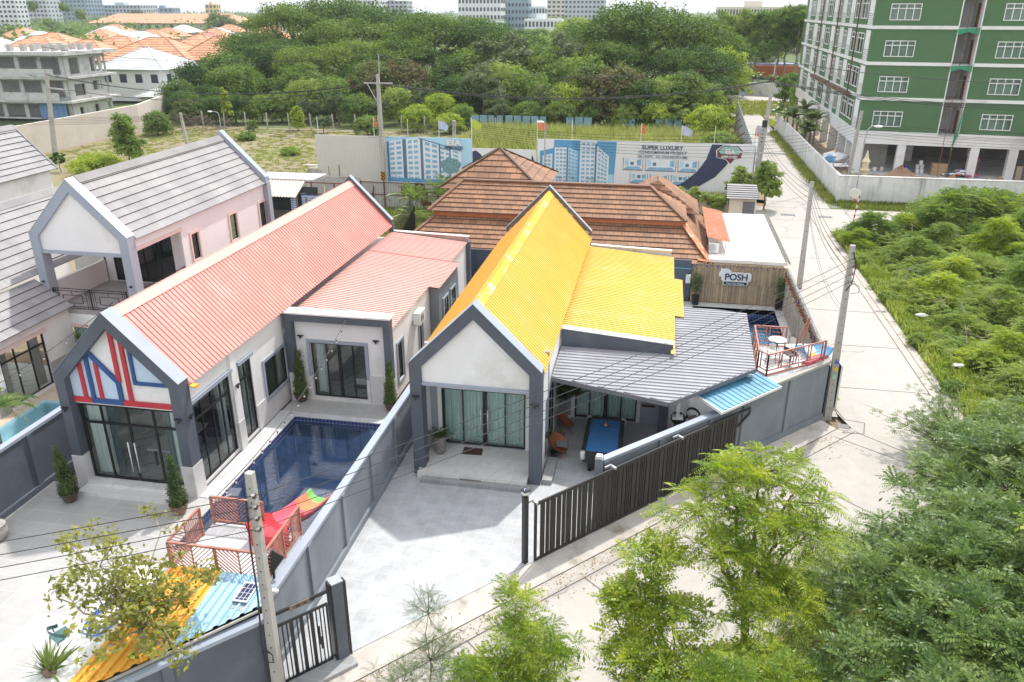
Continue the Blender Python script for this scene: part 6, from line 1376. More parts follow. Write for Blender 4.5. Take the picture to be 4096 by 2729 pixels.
rf=thing('sheet_fence','patchwork of grey corrugated sheets with a rusty frame behind the red roof','fence',(-28,62,0)); mb=MB()
for i,(x,w_,h) in enumerate(((-36,4.6,2.1),(-31.2,2.4,2.0),(-28.7,1.3,2.75),(-27.3,3.2,2.2))): mb.box(x,x +w_,62.2 +.03*i,62.24 +.03*i,-.1,h)
mb.build('sheets',M('grey_sheet',(.42,.42,.42),.6,.1,2,dirt=(.2,.1,.06),dscale=.8),rf); mb=MB()
for x in (-30,-28,-26,-24.2): mb.beam((x,61.2,0),(x,61.2,1.9),.09)
for z in (.9,1.85): mb.beam((-30,61.2,z),(-24.2,61.2,z),.08)
mb.build('frame',M('rusty_frame_b',(.16,.06,.035),.8,.3,4),rf)
sk=thing('shack','makeshift shack with dusty sheet roof, dark tarpaulin and blue striped cloth','shack',(-26,52,0))
mb=MB(); ribroof(mb,[(-28.3,51.0),(-24.6,51.0),(-24.8,53.4),(-28.3,53.4)],lambda x,y: 2.95 +(y -51)*.30,'y',.22,.05,.05,.05,th=.01); mb.build('lower_roof',M('dusty_sheet',(.52,.48,.42),.7,.08,2),sk,fix=False)
mb=MB(); ribroof(mb,[(-28.6,53.3),(-24.2,53.3),(-24.0,55.4),(-28.6,55.4)],lambda x,y: 3.72 +(y -53.3)*.02,'x',.22,.04,.05,.05,th=.01); mb.build('upper_roof',M('white_sheet_roof',(.66,.66,.65),.6,.05,2),sk,fix=False)
mb=MB(); mb.box(-28.2,-25.2,51.5,51.56,0,1.9); mb.build('dark_tarpaulin',M('charcoal_tarp',(.07,.07,.07),.8,.3,1.2,.6,2),sk); mb=MB(); mb.box(-28.1,-24.6,52.3,54.8,0,2.9); mb.build('dark_inside',M('shack_inner_shade',(.03,.035,.04),.9,.3),sk)  # dark box filled in for the shade inside the shack
mb=MB()
for (u0,u1,y) in ((-25.15,-24.65,51.4),(-24.5,-23.2,51.7)):
 n=10
 for i in range(n):
  a,b=u0 +(u1 -u0)*i/n,u0 +(u1 -u0)*(i +1)/n; o_=lambda q: .08*sin(q*14)
  mb.face([(a,y +o_(a),.9 +.12*sin(a*9)),(b,y +o_(b),.9 +.12*sin(b*9)),(b,y +o_(b),3.0),(a,y +o_(a),3.0)])
mb.build('striped_cloth',tilemat('blue_white_stripes',(.10,.28,.62),(.60,.66,.74),(9,.16),mortar=.05,rough=.8,var=.1,coord='xz',bump=0),sk,fix=False)
mb=MB()
for x in (-28.2,-24.6,-23.9): mb.beam((x,51.2,0),(x,51.2,3.0),.09)
mb.build_each('post',MT['bark'],sk)
jr=thing('timber_pile','pile of weathered white timber beside the grey house','timber',(-26.5,46.5,0)); mb=MB()
for i in range(16): a=random.uniform(-.5,.5); x=random.uniform(-27,-24.5); y=random.uniform(45.5,48.5); mb.beam((x,y,.15 +i*.05),(x +2.2*cos(a),y +2.2*sin(a),.3 +i*.06),.09,.05)
mb.build('planks',M('weathered_plank',(.5,.48,.44),.8,.15,3),jr)
bk2=thing('paint_bucket','white paint bucket standing on the grass behind the red roof','bucket',(-16.3,47.5,0)); mb=MB(); mb.lathe([(.24,0),(.28,.55),(.3,.56),(.26,.55),(.22,.1)],(-16.2,47.6,0),14); mb.build('bucket_body',MT['whiteplastic'],bk2); mb=MB(); mb.lathe([(.262,.15),(.275,.4)],(-16.2,47.6,0),14); mb.build('printed_band',PL,bk2)
pk=thing('plank_pile','scattered white planks on the field beside the off-white hoarding','planks',(-34,77,0)); mb=MB()
for i in range(9): a=random.uniform(-.3,.4) if i <4 else random.uniform(-1.2,1.2); x=random.uniform(-37.5,-35) if i <4 else random.uniform(-34.5,-33); y=random.uniform(74.6,78); L_=3 if i <4 else 1; mb.beam((x,y,.03 +.02*i),(x +L_*cos(a),y +L_*sin(a),.08 +.02*i),.14,.04)
mb.build('planks',M('pale_plank',(.62,.60,.56),.8,.1,3),pk)
# ================================================================ far concrete boundary wall
cw=thing('boundary_wall','long pale concrete wall between the field and the unfinished building','wall',(-68,90,0)); mb=MB()
mb.prism([(-69.0,72),(-68.6,72),(-68.2,98),(-72.4,111.2),(-72.8,111.0),(-68.6,98)],-.4,3.3); mb.build('panel',MT['concwall'],cw)
mb=MB(); mb.prism([(-68.6,50),(-66,50),(-68.2,72),(-69,72)],-.4,3.3); mb.build('panel',MT['concwall'],cw)
# ================================================================ unfinished concrete building
UB=thing('building','unfinished bare concrete building with stub columns on its roof','building',(-92,112,0)); US=Fr(-84.0,106.0,180 +0)
mb=MB(); body=Fsouth(106.4)
H0=[(0,2.4),(3.0,5.6),(6.2,8.8)]
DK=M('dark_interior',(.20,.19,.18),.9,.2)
mb.box(-110,-84.3,112.5,113.0,0,9); mb.build('core_wall',MT['conc'],UB)
mb=MB(); EF=Feast(-83.9)
wall(mb,EF,106.0,114.7,0,9.0,-.25,0,[(107.2,108.0,.4,1.7),(110.6,111.4,.5,1.8),(113.6,114.2,.1,2.2),(106.9,109.3,3.3,4.9),(111.0,113.0,3.8,5.1),(113.9,114.5,3.0,5.5),(106.7,108.8,6.3,8.5),(111.2,113.2,6.4,8.4),(113.8,114.5,6.2,8.5)])
mb.box(-84.4,-84.16,106.2,114.7,0,0.01); mb.build('side_wall',MT['conc'],UB)
mb=MB(); SF2=Fsouth(106.2); ho=[]
for i in range(7):
 x=-110 +i*3.6
 for (a,b) in ((.2,2.1),(3.1,5.4),(6.3,8.6)): ho.append((x +.35,x +3.3,a,b))
wall(mb,SF2,-110,-84.4,0,9.0,-.25,0,ho); mb.build('front_wall',MT['conc'],UB)
mb=MB(); mb.box(-110,-83.0,104.9,116.5,8.9,9.4); mb.box(-110,-83.2,105.0,116.0,2.45,2.75); mb.box(-110,-83.2,105.0,116.0,5.7,6.0); mb.build('floor_slab',MT['conc'],UB)
mb=MB(); mb.box(-94.0,-85.4,104.9,105.1,6.0,7.1); mb.box(-94.0,-85.2,104.9,105.1,2.75,3.85); mb.box(-85.6,-83.0,104.85,105.05,6.0,6.35); mb.build('balcony_parapet',MT['conc'],UB)
mb=MB()
for x in (-93.4,-91.2,-89.6,-87.6,-86.2,-84.6):
 for y in (106.5,112.0): mb.box(x,x +.7,y,y +.7,9.4,10.3)
mb.build_each('stub_column',MT['pole'],UB)
mb=MB(); mb.box(-109,-84.5,106.6,112.4,0,.05); mb.box(-109,-84.6,109.5,109.6,.05,8.8); mb.build('dark_rooms',M('shaded_concrete',(.42,.41,.40),.9,.15),UB)
mb=MB(); n=14
for i in range(n):
 a=-89.6 +4.6*i/n; b=-89.6 +4.6*(i +1)/n; o_=lambda q: .12*sin(q*6); mb.face([(a,105.9 +o_(a),.1),(b,105.9 +o_(b),.1),(b,105.9 +o_(b),2.35),(a,105.9 +o_(a),2.35)])
mb.build('blue_tarpaulin',tilemat('blue_tarp_stripes',(.14,.26,.48),(.30,.42,.62),(9,.22),mortar=.03,rough=.7,var=.15,coord='xz',bump=0),UB,fix=False)
# ================================================================ hip roofed houses
RO=rooftile('orange_roof_tile',(.60,.31,.18),(.46,.22,.12),.7,.12); RW=rooftile('white_roof_tile',(.68,.70,.72),(.55,.57,.6),.6,.03); RP=rooftile('pink_roof_tile',(.58,.28,.24),(.4,.2,.17),.7,.08)
def house(x,y,w,d,zw,h,rmat,wmat,label,rz=0.0,cat='house',win=True,name='house',detail=1):
 t=thing(name,label,cat,(x,y,0),group='tiled roof houses beyond the field'); R=Matrix.Translation((x,y,0)) @ Matrix.Rotation(rz,4,'Z')
 e=.9; mb=MB(); n=10 if detail else 5
 lx=max(.2,w/2 -d/2*.95); hiptier(mb,-w/2 -e,w/2 +e,-d/2 -e,d/2 +e,zw -.1,-lx,lx,-.1,.1,zw +h,n,.6,.06); mb.xf(R).build('roof',rmat,t,fix=False)
 mb=MB(); hips(mb,-w/2 -e,w/2 +e,-d/2 -e,d/2 +e,zw -.1,-lx,lx,-.1,.1,zw +h,.3); mb.beam((-lx,0,zw +h +.05),(lx,0,zw +h +.05),.35,.14); mb.xf(R).build('hip_tiles',rmat,t)
 mb=MB(); mb.box(-w/2,w/2,-d/2,d/2,0,zw); mb.xf(R).build('wall',wmat,t)
 if win:
  mb=MB()
  for q in np.arange(-w/2 +1.2,w/2 -1.4,3.0): mb.box(q,q +1.3,-d/2 -.05,-d/2 -.003,zw -2.3,zw -.9)
  for q in np.arange(-d/2 +1.2,d/2 -1.4,3.4): mb.box(w/2 +.003,w/2 +.05,q,q +1.3,zw -2.3,zw -.9)
  mb.xf(R).build_each('window',M_WIN,t)
 return t
M_WIN=M('dark_window_glass',(.05,.07,.09),.15,.2,.5)
PEACH=M('peach_render',(.62,.42,.30),.8,.05)
house(-91.5,137,12.5,12,5.4,3.2,RW,MT['white'],'white two-storey house with white hip roof behind the unfinished building',.0)
house(-80.5,128.5,11,7,1.6,1.6,RW,MT['white'],'low white roofed annex in front of the dense dark tree',.0,win=False)
house(-104,160,19,16,5.5,4.0,RO,PEACH,'nearest large orange hip roof behind the white hip roof',.1)
house(-92,163,13,12,5.5,4.2,RO,PEACH,'orange hip-roofed peach house partly hidden by the dark tree',.1)
HS=[(-128,195,14,12,RW),(-116,205,13,12,RO),(-133,226,14,13,RO),(-160,228,16,13,RO),(-150,200,14,12,RO),(-176,214,15,13,RO),(-120,240,14,12,RO),(-148,256,14,12,RP),(-172,255,15,12,RW),(-196,245,15,13,RO),(-215,262,14,12,RW),(-137,285,14,12,RO),(-165,290,14,12,RO),(-190,290,14,12,RO),(-218,300,14,12,RO),(-245,290,15,12,RO),(-160,320,14,12,RO),(-186,330,14,12,RW),(-212,335,14,12,RO),(-240,335,14,12,RW),(-180,370,14,12,RO),(-205,375,14,12,RO),(-232,380,14,12,RW),(-262,370,15,12,RO),(-150,355,13,12,RO),(-195,215,14,12,RW),(-228,225,14,12,RO)]
for i,(x,y,w,d,r) in enumerate(HS):
 nm={RO.name: 'orange',RW.name: 'white',RP.name: 'pinkish red'}[r.name]
 house(x,y,w,d,4.4 +random.uniform(-.3,.6),3.3,r,PEACH if i % 3 else MT['white'],f'{nm} hip-roofed house beyond the field, {ORDS[i]} counting from the nearest',random.choice((.1,.1,.12,1.67)),detail=0)
# ================================================================ green apartment block
GB=thing('apartment_block','green apartment block with white bands under construction','apartment block',(19,84.7,0)); GA=-6.3
GS=Fr(18.8,84.68,GA); GW=Fr(19.9,134.0,-91.3)   # west face: u runs towards the camera
GREEN=M('green_paint',(.085,.175,.078),.75,.06,.8,.25,40);
fz0,SH=3.85,3.18; NF=6; WL=49.3
stair=(7.1,9.0)
mb=MB(); Wd=26.0
ho=[]
for k in range(NF):
 z=fz0 +k*SH
 for u in (1.2,10.6,15.6): ho.append((u,u +2.6,z +.62,z +2.05))
wall(mb,GS,0,stair[0],fz0,fz0 +NF*SH,-.3,0,[h for h in ho if h[1] <stair[0]]); wall(mb,GS,stair[1],Wd,fz0,fz0 +NF*SH,-.3,0,[h for h in ho if h[0] >stair[1]]); mb.build('street_facade',GREEN,GB)
for (a,b,c,d) in ho: glazing(GB,GS,a,b,c,d,cols=(a +.65,a +1.3,a +1.95),rows=(d -.42,),frame=MT['white'],glass=MT['glass'],w=.07,fd=.07,d=-.03)
mb=MB()
for (a,b,c,d) in ho:
 mb.fbox(GS,a -.3,b +.3,-.5,-.45,c -.3,d +.3)
mb.build('rooms_behind_windows',M('pale_green_room',(.50,.62,.56),.8,.2,.5),GB)
mb=MB()
for k in range(NF): z=fz0 +k*SH; mb.fbox(GS,-.08,stair[0],.003,.12,z -.14,z +.16); mb.fbox(GS,stair[1],Wd,.003,.12,z -.14,z +.16)
for k in range(NF): z=fz0 +k*SH; mb.fbox(GW,0,WL +.08,.003,.12,z -.14,z +.16)
mb.build('floor_bands',MT['white'],GB)
mb=MB(); mb.fbox(GS,-.02,Wd,-.4,.04,2.8,fz0 -.14); mb.fbox(GW,0,WL,-.4,.04,2.6,fz0 -.14); mb.build('ground_beam',MT['white'],GB)
for u in (.0,3.9,10.3,13.6,18.5): mb=MB(); mb.fbox(GS,u,u +.75,-.75,-.0,-.1,2.8); mb.build('column',MT['white'],GB)
for u in (48.0,44.4,39.5,34,28,22,16,10,4): mb=MB(); mb.fbox(GW,u,u +.7,-.75,0,-.1,2.6); mb.build('column',MT['white'],GB)
for u in (6,12,18): mb=MB(); mb.fbox(GS,u,u +.7,-9,-8.3,-.1,3.3); mb.build('column',MT['white'],GB)
ho=[]; st_=[]; per=3.05; k_=0
for (a,b) in ((.5,3.2),(10.3,13.0),(15.2,18.2),(21.1,24.1),(28.5,31.5),(35.3,39.0),(43.5,47.0)): st_.append((WL -b,WL -a))
for (a,b) in ((3.5,6.5),(7.0,9.9),(13.3,15.0),(18.5,20.9),(24.8,27.8),(32.0,35.0),(39.6,42.8)):
 for k in range(NF): ho.append((WL -b,WL -a,fz0 +k*SH +.7,fz0 +k*SH +2.6))
mb=MB(); wall(mb,GW,0,WL,fz0,fz0 +NF*SH,-.3,0,ho); mb.build('side_facade',GREEN,GB)
for (a,b,c,d) in ho:
 if b >WL -42 and c <fz0 +5*SH:
  glazing(GB,GW,a,b,c,d,cols=((a +b)/2,),rows=(d -.5,),frame=MT['white'],glass=MT['glass'],w=.09,fd=.09,d=-.03)
mb=MB(); mb.fbox(GW,0,WL,-.55,-.5,fz0,fz0 +NF*SH); mb.build('rooms_behind_windows',M('grey_green_room',(.34,.42,.40),.8,.2,.5),GB)
mb=MB()
for s_ in st_:
 for k in range(NF):
  z=fz0 +k*SH; mb.fbox(GW,s_[0] +.3,s_[1] -.3,.003,.03,z +1.2,z +2.9)
  for r_ in range(6): mb.fbox(GW,s_[0] +.3,s_[1] -.3,.003,.025,z +.2 +r_*.165,z +.31 +r_*.165)
  for c_ in range(5): q=s_[0] +.3 +(s_[1] -s_[0] -.7)*c_/4; mb.fbox(GW,q,q +.1,.026,.035,z +.18,z +1.2)
mb.build('louvre_panels',MT['white'],GB)
mb=MB()
for u in (43.5,31.5,19.5):
 for du in (0,.35): mb.beam(GW.p(u +du,.45,7.0),GW.p(u +du,.45,fz0 +NF*SH),.07)
mb.beam(GW.p(44,.5,7.0),GW.p(31,.5,6.9),.5,.35); mb.beam(GW.p(30.5,.5,6.95),GW.p(18,.5,6.9),.5,.35); mb.build('hoist_cradle',M('brown_cradle',(.15,.09,.06),.8,.2),GB)
mb=MB(); mb.fbox(GS,stair[0],stair[0] +.1,-4,0,3.6,23); mb.fbox(GS,stair[1] -.1,stair[1],-4,0,3.6,23); mb.fbox(GS,stair[0],stair[1],-4.1,-4,3.6,23); mb.build('stair_wall',MT['white'],GB)
mb=MB()
for k in range(NF): z=fz0 +k*SH; mb.fbox(GS,stair[0] +.1,stair[1] -.1,-4,.05,z -.15,z +.02)
mb.build('landing',MT['conc'],GB)
for k in range(NF): z=fz0 +k*SH; mb=MB(); mb.fbox(GS,stair[1] -.13,stair[1] -.101,-2.3,-1.3,z +.02,z +2.1); mb.build('door',M('brown_door',(.20,.09,.045),.6,.2),GB) if k == 0 else mb.build('door',bpy.data.materials['brown_door'],GB)
net=M('green_net',(.04,.30,.16),.8,.2)
mb=MB(); mb.fprism(GS,[(8.9,3.9),(9.0,6.8),(8.6,3.2),(8.5,2.2)],.1,.13)
for z in (10.1,13.3): mb.fprism(GS,[(7.1,z),(8.9,z +.1),(8.9,z -.5),(8.0,z -.25),(7.2,z -.5)],.14,.17)
mb.build('safety_net',net,GB)
mb=MB()
for u in (7.75,8.55): mb.tube([GS.p(u,.5,0),GS.p(u,.45,23)],.03,5)
mb.build('hoist_rope',M('rusty_rope',(.22,.10,.06),.8),GB)
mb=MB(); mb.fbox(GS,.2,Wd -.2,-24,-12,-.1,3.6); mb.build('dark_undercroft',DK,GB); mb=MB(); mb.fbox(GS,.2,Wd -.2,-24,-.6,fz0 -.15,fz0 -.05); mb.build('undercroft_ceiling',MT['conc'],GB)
mb=MB(); mb.fbox(GS,.4,3.6,-4.2,-4.1,0,2.9); mb.build('sheet_partition',RS,GB)
mb=MB(); mb.fbox(GS,-.2,Wd,-20,.6,-.15,-.02); mb.build('ground_slab',MT['conc'],GB)
def sitebox(u,d,w_,dd,h,name,label,mat,n=1):
 t=thing(name,label,name.replace('_',' '),GS.p(u,d,0)); mb=MB()
 for i in range(n): j=random.uniform(-.04,.04); mb.fbox(GS,u -w_/2 +j,u +w_/2 +j,d -dd/2,d +dd/2,h/n*i,h/n*(i +1) -.02)
 mb.build('body',mat,t); return t
CARD=M('cardboard',(.42,.29,.17),.9,.1);
sitebox(8.0,-.8,1.3,1.0,1.1,'carton_stack','stack of cardboard cartons under the green building',CARD,3); sitebox(11.0,-1.6,1.2,1.0,1.7,'tile_stack','tall stack of brown tile packs under the green building',M('tile_packs',(.22,.10,.06),.8,.2),9)
t=sitebox(4.9,-.2,.7,.6,.75,'storage_tub','blue plastic tub beside the second column of the green building',M('tub_blue',(.03,.06,.40),.4)); sitebox(14.8,-.3,.5,.3,1.25,'door_leaf','pale door leaf leaning by the third column',M('pale_wood',(.5,.42,.33),.7))
t=thing('cement_sacks','heap of white, red and blue cement sacks under the green building','sacks',GS.p(9.8,.2,0)); scm=[MT['whiteplastic'],M('sack_red',(.5,.1,.08),.7),M('sack_blue',(.1,.2,.5),.7)]
for q in range(3):
 mb=MB()
 for i in range(14): a=random.uniform(0,6.28); r_=random.random()*1.1; p=GS.p(9.9 +r_*cos(a)*1.3,-.2 +r_*sin(a)*.6,.12 +(1.2 -r_)*.55*random.random()); mb.blob(p,(.32,.2,.11),7,5,.15)
 mb.build('sacks',scm[q],t)
t=thing('bucket_group','stacked paint buckets beside the cardboard cartons','buckets',GS.p(6.6,-1,0)); mb=MB()
for i,(a,b) in enumerate(((6.2,0),(6.2,.42),(6.6,0),(6.6,.42),(6.4,.84),(1.4,0),(2.3,0),(3.0,0))): mb.lathe([(.17,b),(.19,b +.38),(.17,b +.4)],GS.p(a,-1.0 -(i % 2)*.3,0),10)
mb.build('drums',scm[0],t)
def moundm(mb,cx,cy,r,h,n=26,m=9,z0=-.1):
 for i in range(m):
  for j in range(n):
   f=lambda ii,jj: ((cx +r[0]*(1 -ii/m)*cos(2*pi*jj/n)*(1 +.12*sin(3*jj +ii)),cy +r[1]*(1 -ii/m)*sin(2*pi*jj/n)*(1 +.1*cos(2*jj)),z0 +h*(ii/m) ** 1.15*(1 +.12*sin(jj*1.7 +ii*2))))
   mb.face([f(i,j),f(i,(j +1) % n),f(i +1,(j +1) % n),f(i +1,j)])
SAND=M('brown_sand',(.38,.25,.17),.95,.12,.8,.5,10,dirt=(.26,.17,.11),dscale=.7)
t=thing('sand_heap','heap of brown sand in front of the green building behind the white wall','sand',(22,80,0)); mb=MB(); moundm(mb,22.3,80.3,(2.6,1.7),1.5); mb.build('heap',SAND,t,smooth=True,fix=False)
t=thing('earth_ridge','low ridge of dug earth along the front of the green building','earth',(29,79,0)); mb=MB()
for i in range(9): moundm(mb,25.5 +i*1.35,79.9 +.4*sin(i*1.9),(1.3,.9),.7 +.25*sin(i*2.2),12,4)
mb.build('heap',SAND,t,smooth=True,fix=False)
sg=thing('side_shed','red-framed shed with a pale green roof at the right side of the green building','shed',(34,82,0)); mb=MB(); ribroof(mb,[(33.3,79.5),(38,79.5),(38,84),(33.3,84)],lambda x,y: 4.1 +(y -79.5)*.25,'y',.3,.05,.05,.05,th=.01); mb.build('roof',M('pale_green_sheet',(.48,.60,.50),.6),sg,fix=False); mb=MB()
for x in (33.5,35.5): mb.beam((x,79.6,0),(x,79.6,4.0),.12)
mb.build_each('post',M('red_oxide',(.35,.08,.06),.6),sg)
mb=MB(); mb.box(34,37.5,80.5,83,0,1.6); mb.build('stacked_timber',CARD,sg)
sh_=thing('spirit_house','small white and gold spirit house shrine behind the corner of the white wall','shrine',(19.2,80,0)); mb=MB(); mb.lathe([(.5,0),(.5,.3),(.25,.35),(.25,1.0),(.5,1.05),(.5,1.15),(.3,1.2),(.3,1.8),(.42,1.85),(.2,2.2),(.05,2.9)],(18.9,79.6,0),8); mb.build('shrine_body',M('white_gold',(.75,.66,.42),.5,.2,3),sh_)
jk=thing('scaffold_pile','tangle of rusty scaffold frames and blue tarpaulin inside the white wall','scaffolding',(17.3,82,0)); mb=MB()
for i in range(34): x=random.uniform(15.6,18.2); y=random.uniform(77,87); a=random.uniform(0,3.1); l=random.uniform(.6,1.4); z=random.uniform(.2,1.9); mb.tube([(x,y,z),(x +l*cos(a),y +l*sin(a),z +random.uniform(-.7,.7))],.03,5)
mb.build_each('tube',M('rusty_tube',(.20,.10,.08),.8,.3),jk); mb=MB(); mb.blob((16.4,83.5,.9),(.5,.9,.9),9,6,.25); mb.build('blue_tarp',bpy.data.materials['print_blue'],jk); mb=MB(); mb.blob((17.4,86.5,1.0),(1.2,1.3,.6),10,6,.3); mb.box(15.8,17.6,79.6,81.2,1.3,1.36); mb.build('white_sacks',VINYLW,jk)
ww=thing('site_wall','weathered white wall around the green building site at the junction','wall',(14.9,70.4,0)); mb=MB()
mb.box(14.85,62,70.35,70.55,-.2,2.15); mb.build('street_side',MT['whitewall'],ww)
mb=MB(); mb.prism([(14.85,70.56),(15.05,70.56),(15.05,114.5),(14.85,114.5)],-.2,2.15); mb.build('lane_side',MT['whitewall'],ww)
mb=MB()
for x in np.arange(14.9,60,3.2): mb.box(x,x +.2,70.28,70.349,-.2,2.1)
mb.box(14.8,62,70.30,70.60,2.152,2.2); mb.build('coping',MT['whitewall'],ww)
cw=thing('compound_wall','grey block wall curving beside the far bend of the lane','wall',(15,165,0)); mb=MB(); mb.prism([(12.4,190),(12.8,190),(15.2,163),(25,158.4),(44,158.4),(44,158),(25,158),(14.8,162.6)],-.2,2.2); mb.build('panel',MT['conc'],cw)
# ================================================================ poles, lamps, wires
def pole(x,y,zb,h,r0,r1,label,name='utility_pole',cat='utility pole',lean=(0,0),holes=True):
 t=thing(name,label,cat,(x,y,zb)); mb=MB(); mb.beam((x,y,zb),(x,y,zb),.1)
 a=Vector((x,y,zb)); b=Vector((x +lean[0],y +lean[1],zb +h)); q=MB(); n=1
 d=(b -a).normalized(); sx=Vector((1,0,0)); sy=d.cross(sx).normalized()
 q.solid([a +sx*(-r0) +sy*(-r0),a +sx*r0 +sy*(-r0),a +sx*r0 +sy*r0,a -sx*r0 +sy*r0,b +sx*(-r1) +sy*(-r1),b +sx*r1 +sy*(-r1),b +sx*r1 +sy*r1,b -sx*r1 +sy*r1],MB.BF); q.build('shaft',MT['pole'],t)
 if holes:
  q=MB()
  for i in range(int(h/.35)):
   p=a.lerp(b,(i +.5)*.35/h); r_=r0 +(r1 -r0)*(i +.5)*.35/h; yy=p.y -r_ -.004; q.box(p.x -.018,p.x +.018,yy,yy +.003,p.z -.02,p.z +.02)
  q.build('bolt_holes',MT['joint'],t)
 return t
def insulators(t,pts):
 mb=MB()
 for p in pts: mb.lathe([(.02,-.06),(.05,-.05),(.055,-.02),(.03,0),(.055,.02),(.05,.05),(.02,.06)],p,8)
 mb.build_each('insulator',MT['insul'],t)
P1=pole(-7.98,12.98,-.1,6.12,.115,.08,'near concrete pole in front of the slate wall at the lower left',lean=(-.03,.15)); P1T=[(-7.94,13.05,5.5 -i*.28) for i in range(4)]; insulators(P1,P1T)
mb=MB()
for p in P1T: mb.beam((p[0] -.08,p[1],p[2] +.06),(p[0] +.04,p[1] -.1,p[2] +.06),.07,.03)
mb.build('insulator_bracket',MT['galv'],P1); mb=MB(); mb.tube([(-8.1,12.98,5.4),(-8.13,12.93,4.2),(-8.1,12.88,3.0),(-8.16,12.84,1.6),(-8.12,12.84,0)],.022,5); mb.tube([(-8.10,12.84,1.5),(-7.9,12.78,1.4),(-7.88,12.76,1.2),(-8.1,12.8,1.15),(-8.18,12.84,1.4),(-7.9,12.76,1.46)],.015,5); mb.build('down_cable',MT['wire'],P1)
P2=pole(7.28,29.95,-.1,7.12,.14,.085,'tall concrete pole at the corner of the slate wall',lean=(-.12,.05)); P2T=[(7.28,29.95,6.55 -i*.30) for i in range(4)]; insulators(P2,P2T)
mb=MB(); mb.tube([(7.2,29.9,6.8),(7.35,29.85,6.3),(7.3,29.8,5.6),(7.15,29.9,5.3)],.02,5); mb.tube([(7.3,29.9,5.6),(7.6,29.9,5.5),(7.62,29.9,5.25),(7.35,29.9,5.2)],.012,5); mb.build('cable_loops',MT['wire'],P2)
mb=MB(); mb.box(7.16,7.34,29.79,29.80,2.05,2.2); mb.build('yellow_notice',M('yellow_notice',(.7,.5,.05),.6),P2); mb=MB(); mb.box(7.17,7.33,29.79,29.80,1.72,1.9); mb.build('green_notice',M('green_notice',(.35,.6,.45),.6),P2); mb=MB(); mb.box(7.18,7.33,29.79,29.80,2.35,2.5); mb.build('blue_notice',M('blue_notice',(.1,.15,.5),.6),P2)
P3=pole(8.55,46.6,-.1,6.1,.14,.10,'concrete pole on the left edge of the side road by the bamboo screen',lean=(-.02,.6)); P3T=[(8.6,47.1,5.6 -i*.3) for i in range(4)]; insulators(P3,P3T)
P4=pole(7.9,68.5,-.1,6.2,.14,.10,'old concrete pole with a steel crossarm beside the guard house',lean=(.0,.3)); mb=MB(); mb.beam((6.2,68.7,4.1),(10.0,68.7,4.1),.10); mb.build('crossarm',MT['galv'],P4); P4T=[(7.95,68.75,5.9 -i*.3) for i in range(4)]; insulators(P4,[(p[0] +.12,p[1] -.05,p[2]) for p in P4T])
P5=pole(8.75,75.5,-.1,9.3,.19,.12,'tallest concrete pole at the mouth of the lane',lean=(.5,.3)); mb=MB(); mb.tube([(9.2,75.8,8.9),(9.3,75.8,11.0)],.05,6); mb.build('steel_extension',MT['galv'],P5); mb=MB(); mb.box(8.7,9.1,75.1,75.4,5.3,5.9); mb.build('junction_box',MT['blackplastic'],P5)
mb=MB()
for k in range(3): mb.lathe([(.05,0),(.06,.4),(.03,.5)],(8.95 +k*.16,75.7,9.05),7)
mb.build_each('fuse',MT['insul'],P5)
P6=pole(-25.25,71.2,-.1,9.7,.20,.13,'tall pole with clustered insulators between the field and the printed banner'); mb=MB(); mb.tube([(-25.1,71.2,9.5),(-25.05,71.2,11.3)],.05,6); mb.build('steel_extension',MT['galv'],P6); mb=MB(); mb.beam((-26.6,71.2,8.85),(-23.9,71.2,8.85),.12); mb.beam((-26.3,71.2,8.8),(-25.3,71.2,7.0),.05); mb.build('crossarm',MT['galv'],P6)
insulators(P6,[(-26.6 +i*.26,71.1,9.05) for i in range(5)] +[(-24.9 +i*.2,71.1,8.75 -.03*i) for i in range(6)] +[(-27.6 +i*.2,71.1,8.5 +.05*i) for i in range(6)])
mb=MB(); mb.box(-25.46,-25.04,70.98,71.0,.2,1.0); mb.build('hazard_plate',tilemat('hazard_stripes',(.7,.35,.02),(.02,.02,.02),(9,.22),mortar=.08,rot=.7,coord='xz',bump=0,cvar=0),P6)
P7=pole(-62.3,74.3,-.1,9.4,.20,.13,'leaning concrete pole with two crossarms at the far left',lean=(.9,.3)); mb=MB(); mb.beam((-63.6,74.5,8.9),(-61.2,74.5,9.0),.13); mb.beam((-61.7,74.5,7.6),(-59.2,74.5,7.4),.13); mb.build_each('crossarm',MT['galv'],P7)
insulators(P7,[(-63.2 +i*.2,74.4,8.8 -.04*i) for i in range(4)] +[(-61.2 +i*.2,74.4,8.9 -.05*i) for i in range(4)] +[(-60.6 +i*.2,74.4,7.2 -.1*(i % 3)) for i in range(6)])
P8=pole(-19.48,75.5,-.1,5.3,.16,.13,'short concrete pole standing in front of the EIA banner'); P9=pole(-54.5,86.5,-.1,4.0,.16,.12,'short leaning wooden-looking post beside the grey roof ridge',lean=(-.45,.2))
P10=pole(17.5,79.6,-.1,6.5,.16,.12,'concrete pole behind the corner of the white site wall',lean=(.3,.0))
P11=pole(-66,60,-.1,7.5,.18,.13,'concrete pole with a crossarm cut by the left edge of the view'); mb=MB(); mb.beam((-66.6,60,7.2),(-64.6,60,7.0),.13); mb.build('crossarm',MT['galv'],P11)
